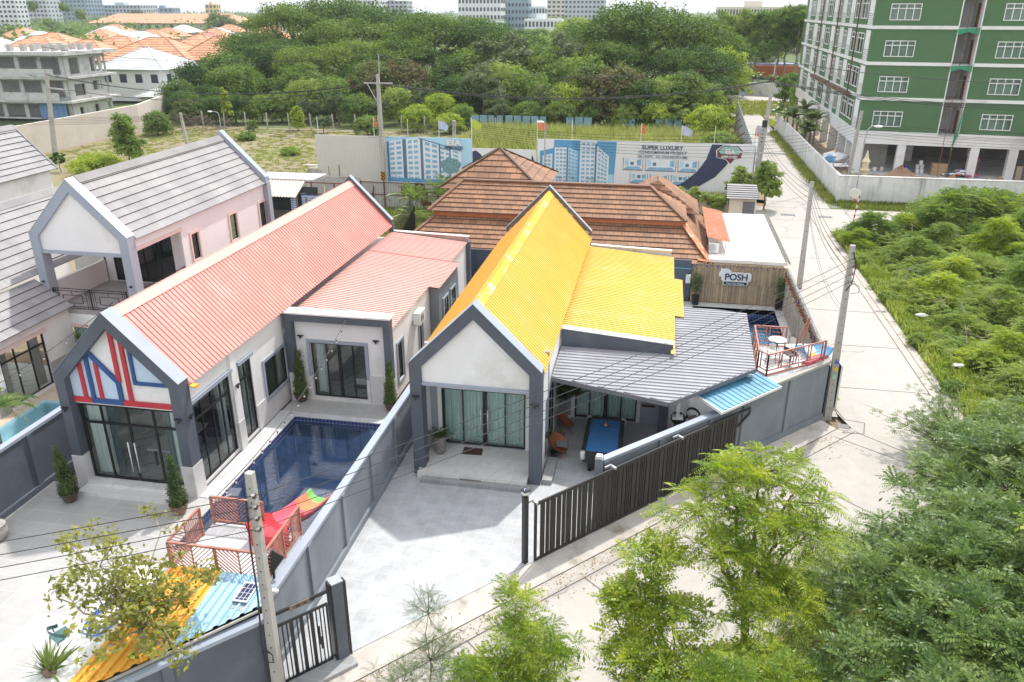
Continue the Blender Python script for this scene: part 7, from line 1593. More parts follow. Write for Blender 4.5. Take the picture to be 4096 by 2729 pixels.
def streetlamp(x,y,h,arm,label,striped=False):
 t=thing('street_lamp',label,'street lamp',(x,y,0)); mb=MB(); mb.tube([(x,y,-.1),(x,y,h*.8),(x +arm*.15,y,h*.95),(x +arm*.5,y -.05,h),(x +arm,y -.1,h)],.06,7,.035); mb.build('post',MT['galv'],t)
 mb=MB(); mb.blob((x +arm*1.15,y -.1,h -.02),(.36,.2,.11),10,6,0); mb.build('lamp_head',MT['whiteplastic'],t,smooth=True)
 if striped: mb=MB(); mb.lathe([(.075,.15),(.075,.45)],(x,y,0),8); mb.lathe([(.075,.75),(.075,1.05)],(x,y,0),8); mb.build('orange_bands',M('orange_band',(.8,.25,.03),.6),t)
streetlamp(-56.0,96.9,2.85,-1.0,'curved street lamp in front of the dense dark tree'); streetlamp(-9.95,70.0,6.0,-.35,'street lamp rising in front of the blue tower picture'); streetlamp(16.2,69.9,6.3,.75,'curved street lamp with orange bands by the white wall',True)
mr=thing('traffic_mirror','round convex mirror on a red and white striped post at the junction','traffic mirror',(14.05,60.6,0))
mb=MB(); mbr=MB()
for i in range(12): (mbr if i % 2 else mb).tube([(14.2 +.02*i,60.9,-.1 +i*.24),(14.22 +.02*i,60.9,-.1 +(i +1)*.24)],.05,8)
mb.build('red_bands',MT['redpaint'],mr); mbr.build('white_bands',MT['whiteplastic'],mr); mb=MB(); s0=len(mb.v); mb.lathe([(.01,0),(.38,0),(.42,.05),(.01,.09)],(0,0,0),20); mb.xf(Matrix.Translation((14.1,61.0,2.6)) @ Matrix.Rotation(radians(-70),4,'X') @ Matrix.Rotation(.5,4,'Y')); mb.build('mirror_back',MT['whiteplastic'],mr)
def wires(label,A,Bs,sag,r=.014,name='overhead_cables'):
 t=thing(name,label,'cables',tuple(A[0]));
 for a,b in zip(A,Bs): mb=MB(); mb.tube(catenary(a,b,sag,20),r,4); mb.build('cable',MT['wire'],t)
wires('four black cables from the near pole across the villas to the corner pole',P1T,P2T,.35,.011)
wires('four black cables from the near pole over the grey forecourt to the left',P1T,[(-34,2.6,4.5),(-34,2.6,4.1),(-34,2.6,3.7),(-34,2.6,3.3)],.45,.011)
wires('four black cables from the corner pole along the side road',P2T,P3T,.5,.012); wires('four black cables from the road pole to the pole by the guard house',P3T,[(p[0],p[1],p[2] -.2) for p in P4T],.5,.015)
wires('thin grey telephone wires from the corner pole to the road pole',[(7.2,29.95,4.6),(7.2,29.95,4.4)],[(8.6,46.9,4.3),(8.6,46.9,4.1)],.8,.008)
hh=[9.0,8.85,8.7]
wires('three high-voltage lines from the far left pole to the tall insulator pole',[(-61.2,74.5,8.8),(-60.4,74.5,8.75),(-59.8,74.5,7.5)],[(-27.5,71.2,8.6),(-27.2,71.2,8.6),(-26.8,71.2,8.55)],1.2,.028); wires('three high-voltage lines from the insulator pole to the tallest lane pole',[(-23.8,71.2,8.6),(-23.9,71.2,8.7),(-24.1,71.2,8.75)],[(8.9,75.7,9.1),(9.1,75.7,9.2),(9.3,75.7,9.2)],1.3,.028)
wires('lightning wire strung between the pole tips above the wood',[(-61.4,74.6,11.5)],[(-25.05,71.2,11.2)],1.0,.02); wires('lightning wire from the insulator pole tip to the lane pole tip',[(-25.05,71.2,11.2)],[(9.3,75.8,10.9)],1.6,.02)
wires('high-voltage lines crossing in front of the green building',[(8.9,75.7,9.2),(9.1,75.7,9.1),(9.3,75.7,9.0),(9.3,75.8,10.9)],[(45,72,8.7),(45,72,8.5),(45,72,8.3),(45,72,10.6)],1.3,.025)
bn=[(0,5.15),(.05,4.9),(0,4.65),(-.05,4.45),(.05,4.2),(0,3.9)]
wires('bundle of low telephone cables sagging along the field and hoardings, left span',[(-54.9,86.4,3.7 -i*.12) for i in range(6)],[(-25.3,71.0,5.6 -i*.28) for i in range(6)],.8,.013); wires('bundle of low telephone cables in front of the EIA banner',[(-25.2,71.0,5.6 -i*.28) for i in range(6)],[(-19.4,75.3,5.1 -i*.16) for i in range(6)],.2,.013)
wires('bundle of low telephone cables in front of the long printed banner',[(-19.4,75.3,5.1 -i*.16) for i in range(7)],[(7.9,68.7,5.6 -i*.32) for i in range(7)],.6,.013); wires('bundle of low telephone cables crossing the junction to the site pole',[(7.9,68.7,5.3 -i*.3) for i in range(6)],[(17.6,79.5,5.4 -i*.3) for i in range(6)],.3,.012)
wires('bundle of low telephone cables across the front of the green building',[(17.6,79.5,5.4 -i*.25) for i in range(6)],[(45,77,5.4 -i*.25) for i in range(6)],.5,.012); wires('low cables along the far concrete wall at the left',[(-66,60,7.1 -i*.25) for i in range(5)],[(-54.9,86.4,3.8 -i*.1) for i in range(5)],.6,.013)
# ================================================================ vegetation
LD=leafmat('leaf_dark_raintree',[(.024,.055,.016),(.062,.12,.026),(.14,.21,.048)],.28,.6,.25,.15)
LM=leafmat('leaf_mid_green',[(.040,.085,.022),(.095,.17,.036),(.20,.27,.06)],.32,.6,.3,.18)
LL=leafmat('leaf_light_green',[(.09,.15,.035),(.18,.27,.06),(.32,.38,.10)],.35,.6,.4,.2)
LG=leafmat('leaf_grey_green',[(.06,.10,.045),(.115,.165,.07),(.20,.245,.11)],.3,.6,.3,.2)
LB=leafmat('leaf_brown_pods',[(.06,.11,.03),(.10,.16,.04),(.14,.17,.05),(.13,.09,.045)],.25,.6,.5,.15)
LY=leafmat('leaf_lime',[(.12,.19,.03),(.25,.34,.05),(.42,.47,.09)],.4,.5,.8,.2)
LR=leafmat('leaf_raintree_lighter',[(.03,.065,.014),(.085,.15,.026),(.20,.27,.05)],.26,.6,.3,.15)  # lighter leaf tone for some of the rain trees
LN=leafmat('leaf_neem',[(.06,.12,.018),(.17,.26,.03),(.42,.46,.06)],.38,.4,1.2,.3)
LV=leafmat('leaf_creeper',[(.05,.10,.02),(.12,.20,.035),(.28,.36,.06)],.35,.45,1.0,.3)
LF=leafmat('leaf_feathery_deep',[(.034,.074,.020),(.076,.14,.036),(.19,.265,.068)],.3,.42,.9,.35)
LC=leafmat('leaf_cypress',[(.025,.055,.012),(.06,.105,.022),(.13,.18,.04)],.15,.6,3)
LO=leafmat('leaf_olive',[(.07,.09,.018),(.15,.17,.03),(.30,.30,.05)],.35,.45,1.5)
LPALM=leafmat('leaf_palm',[(.05,.10,.025),(.11,.18,.04),(.23,.29,.08)],.3,.4,1.0)
GRS=leafmat('grass_blades',[(.08,.12,.025),(.17,.22,.045),(.32,.34,.10)],.35,.6,.35,.2)
GRV=leafmat('verge_blades',[(.11,.16,.03),(.22,.29,.05),(.38,.42,.12)],.35,.6,.5,.2)
GRY=leafmat('tall_yellow_grass',[(.13,.17,.045),(.25,.29,.085),(.42,.43,.17)],.35,.6,.3,.2)
def scat(n,r):  # helper: random lobes in a dome
 return [(r*random.uniform(-1,1),r*random.uniform(-1,1)) for _ in range(n)]
def make_tree(name,label,cat,H,R,kind,mat,seed,loc=(0,0,0),group=None,trunkmat='bark',n=1.0,leaf=.34,low=.25,tr=None):
 rng=np.random.default_rng(seed); random.seed(seed)
 t=thing(name,label,cat,loc,group=group); ox,oy,oz=loc; lobes=[]
 if kind == 'umbrella':
  m=15
  for i in range(m):
   a=i*2.4 +random.random(); r=R*.78*sqrt((i +.5)/m); lobes.append((r*cos(a),r*sin(a),H*(.86 -.30*(r/R) ** 2) +random.uniform(-.5,.5) -H*.05,R*.34,R*.34,H*.11))
  for i in range(10):
   a=i*2.1 +random.random(); r=R*.75; lobes.append((r*cos(a),r*sin(a),H*random.uniform(.32,.55),R*.30,R*.30,H*.12))
 elif kind == 'dome':
  for i in range(13):
   a=i*2.4 +random.random(); q=(i +.5)/13; r=R*.62*sqrt(q); lobes.append((r*cos(a),r*sin(a),H*(.74 -.42*q*random.uniform(.6,1.1)),R*.42,R*.42,H*.20))
  for i in range(7): a=i*.9; lobes.append((R*.6*cos(a),R*.6*sin(a),H*random.uniform(.12,.3),R*.38,R*.38,H*.16))
 elif kind == 'airy':
  for i in range(14): a=i*2.4; r=R*.8*sqrt((i +.5)/14); lobes.append((r*cos(a),r*sin(a),H*random.uniform(.45,.9),R*.24,R*.24,H*.11))
 elif kind == 'tall':
  for i in range(13): z=H*(.35 +.6*i/12); rr=R*(1 -.5*i/12)*random.uniform(.6,1); a=i*2.4; lobes.append((rr*.55*cos(a),rr*.55*sin(a),z,rr*.6,rr*.6,H*.10))
 L=[(a +ox,b +oy,c +oz,d,e,f) for a,b,c,d,e,f in lobes]
 dens={'umbrella': 420,'dome': 380,'airy': 260,'tall': 230}[kind]
 crown('crown',L,int(dens*n),26,R*(.075 if kind != 'airy' else .06),leaf,mat,t,rng,org=loc,aspect=.55,up=.35,fill=.22,flat=.5 if kind == 'umbrella' else .8,upb=.9 if kind == 'umbrella' else .5)
 mb=MB(); tr=tr or R*.055
 top=Vector((ox,oy,oz +H*.42)); limb(mb,(ox,oy,oz -.3),top,tr,tr*.7)
 for i in range(0,len(L),2): limb(mb,top,(L[i][0],L[i][1],L[i][2] -.1),tr*.5,tr*.15,5,4)
 mb.build('trunk',MT[trunkmat],t,smooth=True)
 return t
PROT={}
def forest(kind,i,x,y,H,label):
 """kind -> (shape, material, base height, base radius)"""
 K={'rain': ('umbrella',LD,15,9,'rain_tree','dark spreading rain trees of the wood'),'dark': ('dome',LD,9,5.2,'broadleaf_tree','dense dark trees of the wood'),'mid': ('dome',LM,8,4.3,'broadleaf_tree','mid green trees of the wood'),'light': ('dome',LL,7,3.8,'broadleaf_tree','light green bushy trees of the wood'),'grey': ('airy',LG,8,3.8,'feathery_tree','feathery grey-green trees of the wood'),'pod': ('dome',LB,7,4.0,'pod_tree','trees with brown seed pods along the wood'),'tall': ('airy',LM,15,5.2,'tall_tree','tall open trees beyond the lane')}[kind]
 v=i % 2; key=(kind,v)
 sc=H/K[2]
 if key not in PROT:
  PROT[key]=make_tree(K[4],label,'tree',K[2],K[3],K[0],{LD: LM,LM: LL,LG: LL,LL: LY}.get(K[1],K[1]) if v and kind != 'rain' else (LR if v else K[1]),100 +len(PROT)*7,(0,0,0),K[5],leaf={'rain': .42,'dark': .34,'mid': .34,'light': .32,'grey': .34,'pod': .33,'tall': .38}[kind],n={'rain': 1.5,'dark': 1.2,'tall': 1.6}.get(kind,1.0),trunkmat='palebark' if kind == 'tall' else 'bark')
  o=PROT[key]
 else: o=copy_tree(PROT[key],label=label)
 o.location=(x,y,-.1); o.rotation_euler=(0,0,random.uniform(0,6.28)); w=random.uniform(.95,1.15); o.scale=(sc*w,sc*w,sc)
 return o
TW=[]
R0=[(-67.4,108,4.7,'dark'),(-66.3,112,5.2,'dark'),(-59.6,107.5,4.6,'dark'),(-56.3,109,4.2,'mid'),(-53.8,110,4.6,'mid'),(-50.6,112,6.4,'mid'),(-47.4,114,6.6,'mid'),(-44.8,109,4.6,'grey'),(-41.4,108,4.8,'mid'),(-42.2,118,8.5,'pod'),(-39.0,121,8.7,'pod'),(-36.6,111,5.6,'mid'),(-33.9,112,5.5,'grey'),(-30.3,110,4.9,'light'),(-28.6,116,7.0,'dark'),(-25.0,114,7.8,'grey'),(-22.7,118,8.7,'mid'),(-19.2,116,7.7,'mid'),(-15.6,112,6.0,'pod'),(-12.6,112,6.6,'light'),(-10,114,8.5,'pod'),(-6.4,112,8.6,'pod'),(-3.3,110,7.2,'dark'),(0,112,7.4,'light'),(2.7,113,8.1,'mid'),(5.1,112,6.6,'mid'),(6.6,117,6.0,'grey')]
R0b=[(-26.5,108,3.6,'mid'),(-22,109,4.2,'grey'),(-17.8,109,4.0,'light'),(-13.5,108,4.2,'mid'),(-9,108.5,4.0,'grey'),(-5,107.6,4.2,'mid'),(-1.0,107.5,4.4,'light'),(2.5,107.4,4.0,'grey'),(-63,108,4.0,'dark'),(-49,108.4,3.6,'grey'),(-38.5,108.4,3.8,'grey'),(-71,112,6.0,'dark')]
R1=[(-72.6,120,8.2,'dark'),(-71,127,9.4,'dark'),(-69.9,133,10.4,'dark'),(-65,136,11,'rain'),(-65,119,8,'dark'),(-58.2,130,10.2,'rain'),(-55,120,8.2,'mid'),(-50.5,131,11.2,'rain'),(-46,124,9,'mid'),(-44.5,138,11.4,'rain'),(-33,128,9.2,'dark'),(-29.2,130,10.3,'dark'),(-24,128,11.8,'grey'),(-20,128,11,'mid'),(-16.2,131,11.6,'grey'),(-12.5,124,9.6,'mid')]
R2=[(-73,158,17.4,'rain'),(-66,166,18.6,'rain'),(-75.6,148,12.4,'rain'),(-53,161,16.4,'rain'),(-58,150,14.5,'rain'),(-42.5,151,15,'rain'),(-34,156,14.4,'rain'),(-28,150,12.0,'rain'),(-11,147,14.6,'rain'),(-4.4,142,17.4,'rain'),(3.2,140,14.8,'rain'),(4.5,130,10.8,'rain'),(-8.2,133,11.4,'rain'),(-18,158,10.5,'light'),(-22.5,165,10.6,'light')]
R3=[(10,158,9.5,'light'),(9.5,168,12.4,'mid'),(14.5,190,15,'tall'),(18.5,186,15.4,'tall'),(22.4,181,15,'tall'),(25.6,177,15.8,'tall'),(29,184,15.6,'tall'),(12,202,13.5,'tall'),(19,200,14,'tall'),(26,196,14.5,'tall'),(33,178,14,'tall'),(16.0,214,9,'mid'),(23,212,8.5,'dark'),(22,140,5.0,'mid')]
grp=[('front row of wood',R0 +R0b),('middle of wood',R1),('back of wood',R2),('beyond the lane',R3)]
desc={'rain': 'broad dark rain tree','dark': 'dense dark green tree','mid': 'mid green bushy tree','light': 'light green bushy tree','grey': 'feathery grey-green tree','pod': 'green tree with brown pods','tall': 'tall open tree with pale trunks'}
for gname,lst in grp:
 cnt={}
 for i,(x,y,H,k) in enumerate(sorted(lst)):
  cnt[k]=cnt.get(k,0) +1
  forest(k,i,x,y,H,f'{desc[k]}, {ORDS[cnt[k]-1]} such from the left, {gname}')
wf=thing('wire_fence','wire mesh fence on concrete posts in front of the wood','fence',(-45,103,0)); mb=MB()
for i in range(14): mb.beam((-62 +i*3.15,102.9,-.1),(-62 +i*3.15 +random.uniform(-.1,.1),102.9,2.1),.14)
mb.build_each('post',MT['pole'],wf); mb=MB()
for z in (.4,.8,1.2,1.6): mb.tube([(-62,102.9,z),(-21,103.3,z)],.012,4)
mb.build('wires',MT['wire'],wf)
bf=thing('sheet_fence','pale blue sheet fence with gaps in front of the wood','fence',(-10,106.8,0)); mb=MB()
for i in range(24):
 if i not in (9,10,14,15,16,19,20): mb.box(-25 +i*1.15,-25 +i*1.15 +random.choice((.8,.95,1.02)),106.2,106.24,-.1,2.0 +random.uniform(-.05,.05))
mb.build_each('panel',M('blue_grey_sheet',(.20,.33,.40),.6,.2,1),bf)
def blades(name,pts,h,mat,rng,w=.03,lean=.35,kind='stuff',label=None,cat=None):
 n=len(pts); a=rng.uniform(0,2*pi,n); hh=h*rng.uniform(.5,1.25,n); d=np.stack([np.cos(a),np.sin(a),np.zeros(n)],1); s=np.stack([-np.sin(a),np.cos(a),np.zeros(n)],1)
 up=np.array([0,0,1.0]); ln=rng.uniform(.1,1,n)[:,None]*lean*hh[:,None]; W=(w*rng.uniform(.6,1.4,n))[:,None]
 b=pts; m=b +d*ln*.4 +up*hh[:,None]*.6; t=b +d*ln +up*hh[:,None]
 Q=np.stack([b -s*W*.5,b +s*W*.5,m +s*W*.5,t],1); o=_mesh_quads(name,Q,mat); tag(o,label,cat,None,kind); return o
rg=np.random.default_rng(5)
def rect_pts(n,x0,x1,y0,y1,z=0,clump=0):
 p=np.stack([rg.uniform(x0,x1,n),rg.uniform(y0,y1,n),np.full(n,z)],1)
 if clump: p[:,:2]=np.repeat(p[::clump,:2],clump,0)[:n] +rg.normal(size=(n,2))*.18
 return p
blades('tall_grass',np.concatenate([rect_pts(26000,-23,8.5,90,105,-.05,12),rect_pts(9000,-23,9,76,92,-.05,12)]),1.5,GRY,rg,.07,.45,label='tall yellow-green grass behind the printed hoardings',cat='grass')
blades('field_grass',rect_pts(52000,-67,-24,72.5,102,-.04,26),.15,GRS,rg,.05,.8,label='short patchy grass on the dry field',cat='grass')
blades('yard_grass',rect_pts(26000,-24,-14.6,42,61.4,-.04,6),.22,GRS,rg,.035,.7,label='grass behind the red roofed villa',cat='grass')
v=np.concatenate([rect_pts(30000,12.85,40,14,60,-.13,10),rect_pts(9000,12.6,14.2,24,59.5,-.13,8)]); v=v[(v[:,0] >12.75)]
blades('verge_grass',v,.5,GRV,rg,.045,.6,label='weedy grass on the plot right of the side road',cat='grass')
und=rg.uniform(0,1,(11000,2))*np.array([24,46.5]) +np.array([12.75,14.0]); und=und[np.sin(und[:,0]*1.3)*np.cos(und[:,1]*.9) +rg.uniform(-.7,1.2,len(und)) >-.2]
bq=np.repeat(np.column_stack([und,-.1 +rg.uniform(.1,1.0,len(und))*np.clip((und[:,0] -12.3)*.5,.25,1.3)]),4,0); dq=rg.normal(size=(len(bq),3)); dq[:,2]=np.abs(dq[:,2])*.5 +.1
o=fronds('undergrowth',bq,dq,.5,LL,None,rg,npair=6,droop=.8,lfrac=.24,la=.4); tag(o,'tangled ferny undergrowth between the shrubs right of the side road','undergrowth',None,'stuff')
blades('wall_verge_grass',rect_pts(14000,15,40,68.1,70.2,-.11,8),.35,GRS,rg,.05,.6,label='grass strip below the white site wall',cat='grass')
blades('lane_verge_grass',np.concatenate([rect_pts(9000,14.0,15.0,70,112,-.12,8)[::2],rect_pts(9000,10.5,22,130,150,-.05,8)]),.45,GRS,rg,.06,.6,label='weeds along the lane and its far bend',cat='grass')
blades('foreground_weeds',rect_pts(9000,3.6,8.5,12,21,-.13,8)[:],.3,GRS,rg,.03,.6,label='weeds under the foreground trees',cat='grass')
make_tree('young_tree','lumpy light green tree beside the ridge of the grey tiled house','tree',5.5,1.9,'tall',LL,31,(-50.9,70.5,0),n=1.6,leaf=.2)
make_tree('bush','yellow-green bush just beyond the grey roof ridge','bush',2.1,2.6,'dome',LY,32,(-54.0,69.5,0),n=1.0,leaf=.2)
make_tree('bush','round dark green bush below the pale concrete wall','bush',3.1,2.0,'dome',LM,33,(-63.8,95,0),n=.9,leaf=.2)
make_tree('bush','rust-tinged bush at the end of the pale concrete wall','bush',3.6,2.2,'dome',LB,34,(-65.3,105,0),n=.8,leaf=.22)
make_tree('conical_tree','narrow conical bright green tree in front of the wood','tree',4.9,.9,'tall',LY,35,(-58.7,103.6,0),n=1.0,leaf=.2)
make_tree('young_tree','slender young tree on the field with a bare stem','tree',3.4,1.0,'dome',LY,36,(-47.7,102,0),n=.5,leaf=.2)
make_tree('bush','small dark shrub on the field by the mesh fence','bush',1.5,.8,'dome',LM,37,(-53.5,100.4,0),n=.4,leaf=.15)
make_tree('bush','pale leafy shrub beside the bare flagpole','bush',2.1,1.3,'airy',LG,38,(-43.5,100.5,0),n=.7,leaf=.2)
make_tree('bush','rounded shrub with yellow tips above the off-white hoarding','bush',2.7,1.8,'dome',LL,39,(-36.9,99,0),n=.9,leaf=.2)
make_tree('bush','bright lime bush right of the insulator pole','bush',3.6,2.4,'dome',LY,40,(-32.0,104.5,0),n=1.0,leaf=.22)
make_tree('bush','lime shrub between the insulator pole and the lilac flag','bush',2.6,2.2,'dome',LY,41,(-27.3,103.4,0),n=.9,leaf=.22)
make_tree('bush','low scrub patch on the dry field','bush',.9,1.4,'dome',LL,42,(-50.5,93,0),n=.4,leaf=.18); make_tree('bush','small grassy clump in the middle of the dry field','bush',.8,1.2,'dome',LL,43,(-40.5,84,0),n=.35,leaf=.18)
make_tree('sapling','thin sapling on the bare soil near the far left pole','sapling',2.0,.8,'airy',LM,44,(-58.6,70.3,0),n=.25,leaf=.18)
make_tree('bush','lime-yellow bushes climbing beside the lane hoarding','bush',4.2,3.2,'dome',LY,45,(5.6,104,0),n=1.3,leaf=.26); make_tree('bush','lime green shrub at the far end of the lane hoarding','bush',3.6,2.6,'dome',LY,46,(8.0,118,0),n=1.0,leaf=.26)
make_tree('bush','yellow-green shrub between the lane and the tall grass','bush',2.6,2.4,'dome',LL,47,(6.4,92,0),n=1.0,leaf=.22)
make_tree('bush','bright green bush peeping over the brown ridge','bush',3.2,1.6,'dome',LY,48,(-3.6,58,0),n=.9,leaf=.14); make_tree('bush','flowering shrub on the cream wall beside the guard house','bush',2.3,1.1,'airy',LL,49,(4.3,61.8,0),n=.8,leaf=.13)
make_tree('bush','leafy creeper on the cream garden wall behind the brown roof','bush',2.6,1.0,'airy',LL,50,(2.4,61.6,0),n=.8,leaf=.13)
make_tree('feathery_tree','spiky grey-green tree beside the guard house pole','tree',3.6,1.5,'tall',LL,51,(8.6,66.6,0),n=1.3,leaf=.2); make_tree('feathery_tree','feathery shrub at the lane end of the long banner','tree',3.0,1.3,'tall',LL,52,(6.6,67.5,0),n=1.0,leaf=.2)
vn=thing('dead_vines','tangle of dry brown vines on the field fence','vines',(-60,98,0)); mb=MB(); random.seed(3)
for i in range(150): x=random.uniform(-65,-56.5); y=random.uniform(96,100); z=random.uniform(.3,2.6 -.15*abs(x +61)); a=random.uniform(0,6.3); mb.tube([(x,y,z),(x +.6*cos(a),y +.6*sin(a),z +random.uniform(-.4,.3)),(x +1.2*cos(a +.5),y +1.2*sin(a +.5),max(0,z -random.uniform(.2,1.2)))],.018,3)
mb.build('stems',M('dry_vine',(.22,.17,.13),.9,.3),vn)
car=thing('parked_car','white car parked behind the ridge of the grey tiled house','car',(-50,62,0)); R=Matrix.Translation((-50.2,63.5,-.05)) @ Matrix.Rotation(.15,4,'Z')
prof=[(-2.2,.35),(-2.2,.75),(-1.9,.92),(-1.1,.98),(-.55,1.42),(.9,1.45),(1.6,.98),(2.15,.9),(2.2,.4)]
mb=MB(); mb.solid([(x,-.85,z) for x,z in prof] +[(x,.85,z) for x,z in prof],[tuple(range(9)),tuple(range(9,18))[::-1]] +[(i,(i +1) % 9,9 +(i +1) % 9,9 +i) for i in range(9)]); mb.xf(R).build('body',M('white_car_paint',(.75,.75,.76),.2,.02),car)
mb=MB(); mb.box(-.95,1.3,-.87,.87,.98,1.32); mb.xf(R).build('window',MT['glassdark'],car)
for x in (-1.4,1.35):
 for y in (-.88,.72): mb=MB(); mb.lathe([(.1,0),(.32,.0),(.33,.16),(.1,.16)],(0,0,0),14); mb.xf(Matrix.Translation((x,y +.16,.33)) @ Matrix.Rotation(pi/2,4,'X')); mb.xf(R).build('wheel',MT['blackplastic'],car)
def feather_bush(name,label,loc,H,R,mat,seed,nros,per=7,L=.55,group=None,npair=6,stem=True,low=.1,lw=.3,lfrac=.22,la=.42,droop=.6,lobes=None,cat='shrub',core=True):
 rng=np.random.default_rng(seed); random.seed(seed); t=thing(name,label,cat,loc,group=group)
 if lobes is None:
  lobes=[]
  for i in range(7): a=i*2.4 +seed; r=R*.6*sqrt((i +.5)/7); lobes.append((r*cos(a),r*sin(a),H*(.68 -.3*(r/R)),R*.45,R*.45,H*.30))
 Ls=[(a +loc[0],b +loc[1],c +loc[2],d,e,f) for a,b,c,d,e,f in lobes]
 C,D=crown_pts(Ls,nros,1,R*.03,rng,.3,.25,1)
 az=rng.uniform(0,2*pi,nros); base=np.repeat(C,per,0); k=np.tile(np.arange(per),nros); a=np.repeat(az,per) +k*2*pi/per +rng.normal(size=nros*per)*.25
 el=rng.uniform(.0,.9,nros*per); dirs=np.stack([np.cos(a)*np.cos(el),np.sin(a)*np.cos(el),np.sin(el)],1) +np.repeat(D,per,0)*.55
 fronds('foliage',base,dirs,L,mat,t,rng,org=loc,npair=npair,droop=droop,lfrac=lfrac,la=la)
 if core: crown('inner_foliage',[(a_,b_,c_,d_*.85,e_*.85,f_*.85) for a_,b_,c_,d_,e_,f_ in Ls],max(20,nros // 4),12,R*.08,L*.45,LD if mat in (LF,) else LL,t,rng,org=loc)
 if stem:
  mb=MB()
  for i in range(0,len(Ls),2): limb(mb,(loc[0] +random.uniform(-.2,.2),loc[1] +random.uniform(-.2,.2),loc[2] -.2),(Ls[i][0],Ls[i][1],Ls[i][2]),.035*(H ** .5) +.01,.012,5,4)
  mb.build('stem',MT['bark'],t)
 return t
random.seed(21); BUSH=[]
FB=[feather_bush('feathery_shrub','x',(0,0,0),2.6,2.1,m,s,300,6,.62,'feathery shrubs of the thicket',npair=8,lfrac=.20,la=.36,droop=.8,lobes=lb) for m,s,lb in ((LY,61,[(0,0,1.9,.6,.6,.7),(.9,.3,1.3,.8,.7,.5),(-.8,.6,1.0,.8,.8,.5),(.2,-1.0,.8,.9,.7,.45),(1.4,-.7,.6,.6,.6,.4),(-1.5,-.4,.5,.7,.6,.35)]),(LL,62,[(.3,.2,2.0,.45,.5,.6),(-.5,-.3,1.5,.6,.6,.5),(.9,.9,1.1,.8,.7,.5),(-1.1,.8,.7,.8,.7,.4),(.8,-1.1,.6,.8,.7,.4),(1.7,0,.5,.6,.6,.35)]),(LL,63,[(0,0,1.2,1.1,1.0,.5),(1.1,-.5,1.0,.9,.8,.5),(-1.2,.3,.8,.9,.8,.5),(.1,1.2,.7,.9,.8,.4),(-.4,-1.2,.6,.9,.7,.4)]),(LL,64,[(0,.1,2.0,.7,.6,.6),(.8,-.5,1.6,.6,.6,.5),(-.8,.2,1.2,.7,.7,.5),(0,-1.0,.8,.8,.7,.5),(1.3,.6,.7,.7,.7,.4)]))]
spots=[(13.6,55.5,1.5),(14.6,57,2.2),(14.6,50.5,1.4),(13.9,47,1.5),(16.5,52,1.9),(15.6,44.5,1.9),(17.2,47.5,2.0),(13.6,42.6,1.2),(15.4,40.2,1.6),(14.4,38,1.5),(17.6,41.5,2.2),(13.7,35.6,1.3),(15.9,36.2,1.8),(18.4,37.2,2.4),(14.5,32.8,1.7),(17,33,2.2),(13.3,30.6,1.3),(15.4,29.6,1.9),(20.5,40.5,2.6),(20,45,2.5),(19,50,2.3),(22.5,49.5,2.8),(18.5,55.2,2.2),(21.6,54,2.8),(17,58,2.0),(20.2,59.5,3.4),(23,61,4.6),(25.6,60,4.2),(24.6,56,3.4),(28,62,4.6),(28.2,57,3.6),(25.8,51.5,3.0),(24,45.5,2.8),(23,39.5,2.9),(27.5,47.5,3.2),(31.5,60,4.0),(30.5,53,3.6),(20.8,34.4,2.9),(19,29,2.9),(22.4,30.6,3.0),(26,36,3.2),(29,42,3.4),(14.2,53,1.2),(17.5,44,1.3),(16,48.8,1.4),(18.8,46.8,1.5),(14.3,45.2,1.0),(19.6,42.8,1.6),(16.4,38.6,1.2),(15.8,34.2,1.2),(18.3,34.6,1.5),(21.4,36.8,1.8),(23.5,42.4,1.8),(25.4,48.6,2.0),(22.2,52.2,1.8),(17.2,55.8,1.3),(26.6,54.4,2.4),(24.2,33.2,2.0),(16.8,31.2,1.3),(28.6,50.6,2.2),(16.6,26.4,2.5),(20,25,3.0),(33,49,3.6),(35,57,4.2),(13.5,27.5,1.6),(30,65.4,2.6)]
for i,(x,y,H) in enumerate(spots):
 if x <14.7 and y <54: H *= .55
 k=(i*7 +i // 3) % 4
 lab=f'{["yellow-green", "light green", "spreading pale green", "tall light green"][k]} feathery shrub, {ORDS[i]} of the thicket right of the side road'
 o=FB[k] if k not in BUSH else copy_tree(FB[k]); BUSH.append(k); o['label']=lab
 s=H/2.6; o.location=(x,y,-.15); o.rotation_euler=(0,0,random.uniform(0,6.3)); o.scale=(s*random.uniform(.95,1.3),s*random.uniform(.95,1.3),s)
random.seed(22)
gb=[(12.95,33.4,.6),(13.0,38.6,.7),(13.1,45,.7),(13.05,51.8,.8),(12.9,28.8,.7),(16.0,30.8,1.1),(13.2,57.8,.7),(19.0,61.0,1.2),(15.2,61,.6)]
GT=make_tree('weed_clump','x','weeds',1.0,.9,'dome',LL,70,(0,0,0),'weed clumps along the gutter',n=.5,leaf=.11)
for i,(x,y,h) in enumerate(gb):
 o=GT if i == 0 else copy_tree(GT); o['label']=f'leafy weed clump, {ORDS[i]} along the gutter of the side road'; o.location=(x,y,-.15); o.scale=(h,h,h); o.rotation_euler=(0,0,i*1.3)
make_tree('weed_clump','small yellow-green weed at the foot of the corner pole','weeds',.6,.4,'dome',LY,71,(7.55,31.2,-.1),n=.25,leaf=.08)
t=thing('arching_shrub','dark arching shrub with long whippy branches over the road edge','shrub',(11.0,28.5,-.1)); mb=MB(); rg2=np.random.default_rng(8); bs_,ds_=[],[]
